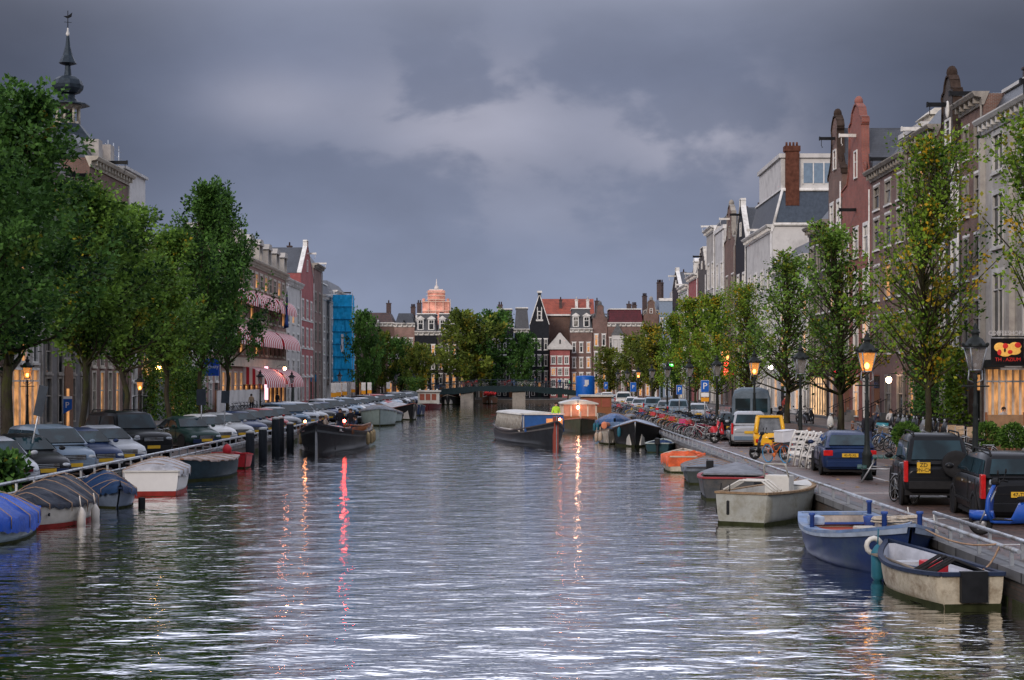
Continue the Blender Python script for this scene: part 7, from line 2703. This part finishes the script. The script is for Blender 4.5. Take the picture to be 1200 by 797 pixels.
    b = MB(); b.box(3, W - .5, .9, 6.2, 21.4, 24.4); b.box(2.8, W - .3, .7, 6.5, 24.4, 24.8); b.build('penthouse', WH, t)
    b = MB(); b.box(W - .5, W - .46, 3.0, 5.9, 22.0, 23.9); b.build('window', mat('sky_window', (.18, .25, .33), .1), t)
    b = MB()
    for y in (3.0, 4.0, 5.0, 5.9):
        b.box(W - .48, W - .4, y - .05, y + .05, 21.9, 24.0)
    b.build('window_bars', m_white(), t)
    b = MB(); b.box(W - 1.0, W - .1, 1.3, 2.6, 19.8, 25.0); b.box(W - 1.1, W, 1.2, 2.7, 25.0, 25.5)
    for k in range(4):
        b.lathe([(.11, 0), (.1, .4)], (W - .55, 1.45 + k * .33, 25.5), 8)
    b.build('chimney', mat('rusty_brick', (.11, .045, .03), .8, var=.4), t)
    g = MB(); g.add([(W + .02, .35, 18.2), (W + .02, 8.5, 18.2), (W - .28, 8.2, 21.2), (W - .28, 1.1, 21.2)], [(0, 1, 2, 3)])
    g.build('side_slates', mat('blue_slate', (.07, .09, .12), .6, var=.2), t, fix=False)
    b = MB(); b.tube([(W + .05, .12, 18.0), (W - .25, 1.0, 21.3)], .16, 4); b.tube([(W - .25, 1.0, 21.3), (W - .25, 8.4, 21.3)], .16, 4); b.tube([(W + .08, .1, 18.0), (W + .08, 8.5, 18.0)], .2, 4); b.build('roof_edge_trim', m_white(), t)
    for lab, a, c, H, m, n, top, gh, tr, sd in (
        ('black brick spout gable with white trim among the far right houses', 874.6, 862, 18.2, BLK, 2, 'spout', 4.6, m_white(), 23), ('brown neck gable with tall chimneys among the far right houses', 861.6, 849, 18.8, BR_BROWN, 2, 'neck', 4.4, m_stone(), 24),
        ('white fronted house with a black hoist beam, far right row', 848.6, 838, 21.4, WH, 2, 'flat', 0, m_white(), 25), ('pale house with dark hoist beams at the left end of the high skyline', 837.6, 828, 22.2, PALE, 2, 'cornice', 0, m_white(), 26),
        ('dark step gable before the last low houses of the right row', 827.6, 818, 17.4, BR_DARK, 2, 'step', 3.2, m_white(), 27), ('red banded house with a grey roof near the far end of the right row', 817.6, 807, 17.6, BR_CRIM, 2, 'mansard', 0, m_white(), 28),
        ('white rendered house close to the bridge on the right', 806.6, 797, 16.8, WH, 3, 'cornice', 0, m_white(), 29), ('black house with a white hoist beam at the bridge corner', 796.6, 788, 17.0, BLK, 2, 'spout', 3.4, m_white(), 30)):
        house(lab, 'R', DR(a), DR(c), H, m, n, None, top, gh=gh, trim=tr, seed=sd, rh=2.4, warm=.08, chims=2, sill=m_white(), dorm=1 if top == 'mansard' else 0)


def awning(t, x0, x1, z0, z1, out, m, y=0.0):
    """barrel awning along local x"""
    b = MB()
    n = 8
    secs = []
    for k in range(n + 1):
        a = PI / 2 * k / n
        secs.append((-out * math.sin(a) + y, z0 + (z1 - z0) * math.cos(a)))
    e = .35
    L_ = [[(x0 + (e if 0 else 0), p[0], p[1]) for p in secs], [(x1, p[0], p[1]) for p in secs]]
    b.loft(L_, closed=False, caps=False)
    for x in (x0, x1):
        P_ = [(x, p[0], p[1]) for p in secs] + [(x, y, z0)]
        b.add(P_, [tuple(range(len(P_)))], 1)
    k = 0
    xx = x0
    while xx < x1 - .2:
        b.add([(xx, y - out, z0), (xx + .3, y - out, z0), (xx + .3, y - out, z0 - .3), (xx + .15, y - out, z0 - .38), (xx, y - out, z0 - .3)], [(0, 1, 2, 3, 4)])
        xx += .3
    return b.build('awning', [m, stripe_mat('awning_stripes_end', (.45, .02, .035), (.72, .64, .62), 1.6, axis='Y')], t, fix=False)


def houses_left():
    red_st = stripe_mat('awning_stripes', (.45, .02, .035), (.72, .64, .62), .75, axis='X')
    house('brown brick house with an orange lit ground floor cut by the left border', 'L', 76, 87.5, 17, BR_BROWN, 4, None, 'cornice', seed=31, warm=.25, trim=m_stone(), shop=g_warm(), sill=m_white())
    house('pale upper fronted house with lit orange doors behind the nearest trunk', 'L', 88, DLf(48), 18.0, PALE, 3, None, 'cornice', seed=32, warm=.15, trim=m_white(), shop=g_warm())
    t = house('sooty grey stone house with an arched orange lit doorway', 'L', DLf(49), DLf(104), 15.4, GREYS, 4, None, 'cornice', seed=33, warm=.05, trim=m_stone(), cur=.1, door=False)
    b = MB(); P_ = [(4.3, .2), (6.1, .2), (6.1, 3.4)] + [(5.2 + .9 * math.cos(R(a)), 3.4 + .9 * math.sin(R(a))) for a in range(15, 180, 15)] + [(4.3, 3.4)]
    b.extr(P_, -.16, -.1); b.build('arched_door', mat('brown_timber_door', (.17, .09, .05), .6, var=.3, scale=5), t)
    b = MB(); b.box(4.6, 5.1, -.19, -.16, .3, 2.6); b.build('lit_glass', g_warm(), t)
    b = MB(); b.extr([(p[0] + (.25 if p[0] > 5.2 else -.25), p[1] + (.25 if p[1] > 3.3 else 0)) for p in P_], -.09, -.01); b.build('door_surround', m_stone(), t)
    t = house('brick house with tall arched cream windows left of the lantern post', 'L', DLf(105), DLf(150), 17.6, BR_BROWN, 5, None, 'cornice', seed=34, warm=.03, cur=.8, trim=m_cream(), roof=m_slate())
    b = MB(); b.box(3.4, 4.4, .3, 2, 17.7, 19.3); b.build('stone_chimney', PALE, t)
    b = MB(); b.box(6.6, 7.6, .3, 2, 17.7, 19.4); b.build('stone_chimney', PALE, t)
    t = house('brick house with a pale garage door and white roof tower behind trees', 'L', DLf(151), DLf(197), 13.4, BR_PURP, 4, None, 'cornice', seed=35, warm=.05, cur=.5, trim=m_white())
    b = MB(); b.box(2.8, 9.4, 1.0, 5.0, 13.5, 18.6); b.box(2.6, 9.6, .8, 5.2, 18.6, 18.8); b.build('roof_tower', WH, t)
    b = MB()
    for x in (4, 5.6, 7.2):
        b.tube([(x, 2.5, 18.7), (x, 2.5, 20.9)], .04, 5)
        for k in range(3):
            b.tube([(x - .8, 2.5, 19.5 + k * .5), (x + .8, 2.5, 19.5 + k * .5)], .025, 4)
    b.build('antenna', m_metal(), t)
    b = MB(); b.box(8.4, 12.4, -.1, -.02, .1, 3.2); b.build('garage_door', mat('garage_grey', (.3, .33, .37), .5, var=.08), t)
    house('cream fronted house hidden behind the creeper and trees', 'L', DLf(198), DLf(234), 12.6, PALE, 4, None, 'cornice', seed=36, warm=.04, trim=m_white())
    t = house('small pink brick house with a blue shop sign before the hotel', 'L', DLf(235), DLf(257), 13.2, BR_PINK, 3, None, 'cornice', seed=37, warm=.04, trim=m_white(), style='tall')
    s = thing('shop_sign', 'blue box sign with white lettering on the pink brick house', 'sign', (X(248, 142), 141.6, Z(430.5, 142)))
    b = MB(); b.box(-.72, .72, -.15, .15, -.75, .75); b.build('board', mat('board_blue', (.01, .06, .34), .4, var=.15), s)
    o = letters('parkmuut', whitebox(), s, (0, -.16, .05)); o.scale = (.55, .75, 1)
    b = MB(); b.box(-1.6, -.72, -.05, .05, .4, .5); b.build('bracket', m_black(), s)
    # hotel
    D0, D1 = DLf(258), DLf(334)
    W = D1 - D0
    t = house('pink brick hotel with rows of red and white striped barrel awnings', 'L', D0, D1, 15.6, BR_PINK, 13, [(.6, 3.4, 0), (5.8, 2.2, 1), (9.4, 2.2, 1), (12.8, 1.7, 1)], 'cornice', seed=38, warm=.35, cur=.3, trim=m_cream(), chims=0, hz=False, rh=3, ww=.62, roof=m_dtile(), door=False, name='hotel')
    b = MB(); b.box(.05, W - .05, -.35, 0, 4.5, 5.4); b.box(.05, W - .05, -.22, 0, 8.4, 8.8); b.build('stone_band', m_cream(), t)
    b = MB()
    for k in range(7):
        x = W * (k + .5) / 7
        b.box(x - 1.2, x - .9, -.5, .3, 15.7, 17.4); b.box(x + .9, x + 1.2, -.5, .3, 15.7, 17.4)
        b.extr([(x - 1.5, 17.4), (x + 1.5, 17.4), (x + .8, 18.0), (x - .8, 18.0)], -.6, .5)
    b.build('stone_dormer', PALE, t)
    for x0, x1 in ((.4, W * .31), (W * .34, W * .65), (W * .68, W - .3)):
        awning(t, x0, x1, 10.9, 12.4, 1.5, red_st)
        awning(t, x0, x1, 6.9, 8.6, 1.9, red_st)
    for x0, x1 in ((W * .30, W * .62), (W * .66, W * .97)):
        awning(t, x0, x1, 2.7, 4.5, 2.4, red_st)
    b = MB(); b.box(W * .46, W * .52, 3, 4.2, 16, 21.0); b.build('chimney', mat('dark_concrete', (.06, .06, .058), .8, var=.2), t)
    b = MB(); b.box(W * .55, W * 1.02, 3, 9, 16, 19.6); b.build('plant_room', mat('dark_concrete', (.06, .06, .058), .8), t)
    b = MB(); b.box(W * .56, W * .92, 4, 8, 19.6, 20.1); b.box(W * .64, W * .84, 4.5, 7.5, 20.1, 21.1); b.build('air_handler', WH, t)
    b = MB()
    for k in range(3):
        b.box(W * .67 + k * 2.2, W * .67 + k * 2.2 + 1.3, 4.44, 4.5, 20.25, 20.9)
    b.build('louvre', m_black(), t)
    # hoarding and flag
    t = thing('hoarding', 'low white hoarding in front of the hotel ground floor', 'fence', (-26.4, 141, ST + .12))
    for k in range(10):
        b = MB(); b.box(-.04, .04, k * 2.6, k * 2.6 + 2.55, 0, 2.1); b.build('panel', WH, t)
    t = thing('flagpole', 'white pole leaning out of the hotel front with a blue flag', 'flag', (FL + .1, 184, ST + 8.2))
    b = MB(); b.tube([(0, 0, 0), (1.7, -1.2, 5.6)], .07, 8); b.ball((1.7, -1.2, 5.7), .12, 8, 6); b.build('pole', m_white(), t)
    fb = mat('flag_blue', (.02, .05, .17), .8, var=.2)
    b = MB()
    secs = []
    for i in range(13):
        u = i / 12
        secs.append([(1.6 - u * .35 + .25 * math.sin(v * 5 + u * 6) * (v), -1.15 - .1 + u * 1.9 * (1 - v * .25), 5.2 - u * .35 - v * 4.2 + .1) for v in [j / 12 for j in range(13)]])
    b.loft(secs, closed=False, caps=False); o = b.build('flag', fb, t, fix=False)
    md = o.modifiers.new('thick', 'SOLIDIFY'); md.thickness = .02
    # beyond the hotel
    t = house('white corner house with steep slate roof right of the hotel', 'L', DLf(334.6), DLf(352), 15.2, WH, 3, None, 'cornice', seed=41, warm=.1, trim=m_white(), rh=.3, chims=0, hz=False)
    W = DLf(352) - DLf(334.6)
    b = MB(); b.extrx([(0.6, 15.4), (9, 15.4), (9, 17), (6, 20.4)], .1, W - .1); b.build('roof', m_slate(), t)
    b = MB(); b.extrx([(0.35, 15.35), (0.6, 15.35), (6.1, 20.4), (6, 20.7)], -.1, .12); b.extrx([(0.35, 15.35), (0.6, 15.35), (6.1, 20.4), (6, 20.7)], W - .12, W + .1); b.build('verge', m_leadgrey(), t)
    b = MB(); b.box(-.05, -.0, 3.5, 5.0, 17.6, 18.4); b.build('skylight', WH, t)
    t = house('crimson brick house with white stone bands left of the scaffold', 'L', DLf(352.4), DLf(367), 16.8, BR_CRIM, 3, None, 'spout', gh=4.6, seed=42, warm=.03, cur=.7, trim=m_white(), band=True, chims=1)
    house('tall grey brown house with a projecting cornice left of the scaffold', 'L', DLf(367.4), DLf(377), 18.9, BR_PURP, 2, None, 'cornice', seed=43, trim=m_stone(), chims=1, warm=.05)
    house('grey house with three chimney pots behind the scaffold sheeting', 'L', DLf(377.4), DLf(391), 15.2, PALE, 3, None, 'mansard', seed=44, rh=2, trim=m_white(), chims=2, warm=.05)
    house('white house right behind the blue scaffold sheeting', 'L', DLf(391.4), DLf(412), 16.6, WH, 4, None, 'cornice', seed=45, trim=m_white(), warm=.1)
    house('brown brick house behind the dark slender tree', 'L', DLf(412.5), DLf(440), 13, BR_BROWN, 5, None, 'cornice', seed=46, trim=m_white(), warm=.2, hz=False)
    # blue sheeted scaffold
    t = thing('scaffold', 'scaffold tower wrapped in bright blue sheeting with a white mark', 'scaffold', (X(401, 234), 234, ST))
    bs = mat('blue_sheeting', (.01, .34, .66), .6, var=.25, scale=.8, bump=1.0, bscale=2)
    r = random.Random(3)
    b = MB()
    secs = []
    nz_ = 20
    for k in range(nz_ + 1):
        z = .05 + 12.1 * k / nz_
        P_ = []
        for (x0, y0), (x1, y1) in (((-1.35, 0), (1.35, 0)), ((1.35, 0), (1.35, 4)), ((1.35, 4), (-1.35, 4)), ((-1.35, 4), (-1.35, 0))):
            for q in range(10):
                u = q / 10
                P_.append((lerp(x0, x1, u) + r.uniform(-.07, .07), lerp(y0, y1, u) + r.uniform(-.09, .09), z))
        secs.append(P_)
    b.loft(secs, caps=True, smooth=False); o = b.build('sheeting', bs, t, fix=False)
    q = MB()
    for k in range(1, 7):
        q.box(-1.44, 1.44, -.13, 4.1, k * 1.74, k * 1.74 + .07)
    q.build('seam', mat('dark_blue_seam', (.01, .12, .25), .7), o); o.location = (0, 0, 2.9); o.scale = (1, 1, 1.035)
    b = MB()
    for x in (-1.5, 1.5):
        b.tube([(x, -.15, 0), (x, -.15, 16.2)], .04, 5)
    for k in range(3):
        b.tube([(-1.5, -.15, .9 + k * 1), (1.5, -.15, .9 + k * 1)], .035, 5)
    b.build('poles', m_metal(), t)
    b = MB(); b.box(-.12, .2, -.2, -.16, 7.2, 9.8); b.box(-.2, .0, -.2, -.16, 7.6, 8.2); b.build('mark', whitebox(), t)
    # church lantern
    t = thing('church_lantern', 'dark onion domed lantern with an open belfry and weathervane', 'tower', (X(79.5, 112), 112, 0), .39)
    dk = mat('lead_dark', (.03, .042, .055), .5, metal=.3, var=.35, scale=3)
    n = 8
    b = MB(); b.lathe([(1.85, 12.5), (1.85, 20.9)], n=n, smooth=False); b.lathe([(1.6, 14.8), (1.97, 20.9), (1.97, 21.2)], n=n, smooth=False); b.build('drum', PALE, t)
    b = MB(); b.lathe([(2.3, 21.15), (2.25, 21.3), (1.55, 22.0), (.95, 22.7), (.9, 22.75)], n=n, smooth=False); b.build('skirt_roof', dk, t)
    for k in range(8):
        a = PI / 8 + 2 * PI * k / 8
        b = MB(); b.tube([(.78 * math.cos(a), .78 * math.sin(a), 22.7), (.78 * math.cos(a), .78 * math.sin(a), 24.0)], .09, 6); b.build('column', m_cream(), t)
    b = MB(); b.lathe([(.86, 22.7), (.86, 22.9)], n=n, smooth=False); b.lathe([(.88, 23.9), (.92, 24.05)], n=n, smooth=False); b.build('belfry_ring', m_cream(), t)
    b = MB(); b.lathe([(.35, 22.9), (.3, 23.6), (.15, 23.7)], n=10); b.build('bell', m_black(), t)
    b = MB(); b.lathe([(1.5, 24.05), (1.48, 24.13), (.75, 24.35), (.5, 24.6), (.48, 24.8), (.8, 24.92), (1.03, 25.2), (1.07, 25.45), (.95, 25.78), (.6, 26.02), (.25, 26.12), (.18, 26.8), (.62, 26.95), (.6, 27.0), (.34, 27.5), (.16, 28.2), (.1, 28.85)], n=n, smooth=False); b.build('onion_dome', dk, t)
    b = MB(); b.lathe([(.06, 28.8), (.14, 29.0), (.06, 29.2), (.05, 29.4)], n=8); b.build('finial', m_white(), t)
    b = MB(); b.tube([(0, 0, 29.3), (0, 0, 30.6)], .03, 5); b.tube([(-.25, 0, 29.8), (.25, 0, 29.8)], .02, 4); b.extr([(-.3, 30.2), (.0, 30.25), (.3, 30.5), (.25, 30.2), (0, 30.05)], -.015, .015); b.build('weathervane', m_black(), t)
    t.location.z = -1.35


def houses_far():
    D = 276.0

    def f(lab, p0, p1, H, m, n, top='cornice', gh=0, d=D, **kw):
        kw.setdefault('trim', m_white())
        kw.setdefault('pipe', False)
        return house(lab, 'F', X(p0, d), d, H, m, n, None, top, gh=gh, fx=X(p1, d) - X(p0, d) - .03, depth=9, **kw)
    f('brown brick house at the left end of the facing row', 425, 462, 12.9, BR_BROWN, 4, seed=51, warm=.12, roof=m_dtile())
    f('pinkish house with a white cornice in the facing row', 462, 486, 12.8, BR_PINK, 3, seed=52, warm=.1)
    f('plain white block rising behind the facing row', 484, 504, 14.6, WH, 2, 'flat', d=289, seed=53, warm=0, chims=1, hz=False)
    f('dark house with orange lit windows and a slate roof with white dormers', 486.5, 512, 11.4, BLK, 3, 'mansard', seed=54, rh=3.0, warm=.7, dorm=2, chims=1, roof=m_slate(), hz=False)
    f('dark house with a long slate roof behind the broad tree', 512.5, 536, 11.4, BR_DARK, 3, 'mansard', seed=55, rh=3.0, warm=.5, dorm=2, chims=1, roof=m_slate(), hz=False)
    f('grey fronted house mostly hidden by the broad tree', 536.5, 560, 12, GREYS, 3, seed=56, warm=.1)
    f('cream attic house behind the two bridge trees', 560.5, 581, 11.6, PALE, 3, 'mansard', seed=57, rh=2.4, warm=.05, hz=False)
    f('black house with white sash windows left of the black gable', 581.5, 602, 12.6, BLK, 3, 'mansard', seed=58, rh=2.6, warm=.03, cur=.1, hz=False)
    f('black house with cream attic next to the black gable', 602.5, 620.5, 11.8, BLK, 3, 'mansard', seed=59, rh=3.6, warm=.03, cur=.1, hz=False, chims=1)
    t = f('black triangular gabled house with white edges and a white chimney cap', 621, 643.5, 12.6, BLK, 3, 'tri', gh=5.0, seed=60, cur=0, warm=0, chims=0, hz=False, gm=m_white(), roof=m_tile(), d=275.6)
    W = X(643.5, D) - X(621, D)
    b = MB(); b.box(W / 2 - .28, W / 2 + .28, -.05, .6, 17.2, 18.0); b.build('chimney', BLK, t)
    b = MB(); b.box(W / 2 - .42, W / 2 + .42, -.15, .7, 18.0, 18.35); b.build('chimney_cap', m_white(), t)
    b = MB(); b.box(W / 2 - .42, W / 2 - .3, -.12, -.03, 13.4, 15.6); b.box(W / 2 + .3, W / 2 + .42, -.12, -.03, 13.4, 15.6); b.box(W / 2 - .6, W / 2 + .6, -.12, -.03, 13.2, 13.5); b.build('attic_surround', m_white(), t)
    t = thing('roofed_house', 'house with a long bright red tiled roof behind the pediment house', 'house', (X(636, 286), 286, ST))
    W = X(696, 286) - X(636, 286)
    b = MB(); b.box(0, W, 0, 8, 0, 14.6); b.build('wall', BR_BROWN, t)
    b = MB(); b.extrx([(-.3, 14.6), (8.3, 14.6), (4.5, 17.7), (3.8, 17.7)], -.1, W + .1); b.build('roof', m_tile(), t)
    b = MB(); b.box(-.15, W + .15, -.4, -.2, 14.5, 14.8); b.build('gutter', m_white(), t)
    for x in (3.2, 6.0, 8.0):
        chimney(t, x, 1.6, 15.5, .5, .5, 1.8, m_white() if x > 5 else m_dtile(), 1)
    t = f('red brick house under a broad white pediment with a white window grid', 644.5, 668, 8.9, BR_CRIM, 3, 'tri', gh=2.2, seed=61, warm=.05, cur=.15, style='grid', chims=0, hz=False, ww=.72, d=273.5)
    W = X(668, 273.5) - X(644.5, 273.5)
    b = MB(); b.extr([(-.4, 8.85), (W + .4, 8.85), (W / 2, 11.2)], -.3, 3); b.box(-.45, W + .45, -.4, .4, 8.35, 8.85); b.build('pediment', WH, t)
    b = MB(); b.box(W / 2 - .12, W / 2 + .12, -.34, -.3, 9.3, 10); b.build('pediment_window', m_black(), t)
    f('purple brick house with slate mansard and white dormers right of the pediment', 668.5, 694, 11.9, BR_PURP, 3, 'mansard', seed=62, rh=3.4, dorm=2, warm=.3, roof=m_slate(), hz=False)
    t = f('tall brown house with a bell shaped dormer right of the mansard', 694.5, 712, 13.6, BR_PURP, 2, 'bell', gh=2.4, seed=63, warm=.3, chims=1, gm=m_dstone(), hz=False)
    t = f('long brown corner house with dark red roof and white bay window', 712.5, 754, 12.9, BR_PURP, 6, 'mansard', seed=64, rh=2.3, roof=brick_mat('crimson_tile', (.12, .02, .03), (.09, .02, .03), (.04, .01, .01), .24, .3, .02), chims=2, warm=.15, hz=False)
    b = MB(); b.box(.6, 2.6, -.7, 0, 5.6, 10.8); b.build('bay', WH, t)
    b = MB(); b.extr([(.5, 10.8), (2.7, 10.8), (1.6, 12.8)], -.75, .3); b.build('bay_roof', m_dstone(), t)
    for k in range(2):
        o = put_window(t, .75 + k * .95, 6.0, .8, 1.9, 'sash', WH, g_dark(), y=-.76); put_window(t, .75 + k * .95, 8.6, .8, 1.6, 'sash', WH, g_dark(), y=-.76)
    f('brown house with a rounded stone dormer gable left of the bridge corner', 754.5, 772, 14.2, BR_BROWN, 2, 'bell', gh=2.6, seed=65, warm=.1, gm=m_stone(), hz=False, roof=m_dtile())
    f('grey blue rendered house behind the right row end', 772.5, 790, 17.0, mat('blue_grey_render', (.22, .28, .36), .7, var=.1), 3, 'flat', seed=66, warm=0, chims=2, hz=False)
    f('white flat topped house behind the last right houses', 790.5, 812, 18.5, WH, 3, 'flat', seed=67, warm=0, chims=2, hz=False)
    # distant floodlit tower under repair
    t = thing('distant_tower', 'distant scaffolded tower lit pink and orange by floodlights', 'tower', (X(511.5, 620), 620, 0))
    ts = mat('tower_stone', (.6, .32, .25), .8, var=.6, scale=.5)
    b = MB(); b.box(-5.1, 5.1, -5, 5, 15, 33.6); b.box(-3.2, 3.2, -3.2, 3.2, 33.6, 38.0)
    for x in (-4.6, 4.6):
        b.box(x - .5, x + .5, -5.1, -4.2, 33.6, 34.8)
    b.build('masonry', ts, t)
    b = MB(); b.box(-2.6, 2.6, -2.6, 2.6, 38.0, 38.5); b.lathe([(1.1, 38.5), (.8, 39.6), (.3, 40.2), (.12, 42.6)], n=8); b.build('top_stage', WH, t)
    b = MB()
    for k in range(6):
        b.box(-5.5, 5.5, -5.9, -5.6, 16 + k * 3.5, 16.2 + k * 3.5)
    for k in range(5):
        b.box(-5.6 + k * 2.8 - .07, -5.6 + k * 2.8 + .07, -5.95, -5.7, 15, 34.5)
    for k in range(3):
        b.box(-3.7, 3.7, -4.0, -3.8, 34.4 + k * 1.4, 34.6 + k * 1.4)
    b.build('scaffold', m_cream(), t)
    for x, z, e in ((-22, 14, 15000), (20, 16, 11000)):
        pl = bpy.data.lights.new('floodlight', 'POINT'); pl.energy = e; pl.color = (1, .5, .38); pl.shadow_soft_size = 1.5
        o = bpy.data.objects.new('floodlight', pl); COL.objects.link(o); o.location = (X(511.5, 620) + x, 572, z + 12)


houses_right()
houses_left()
houses_far()
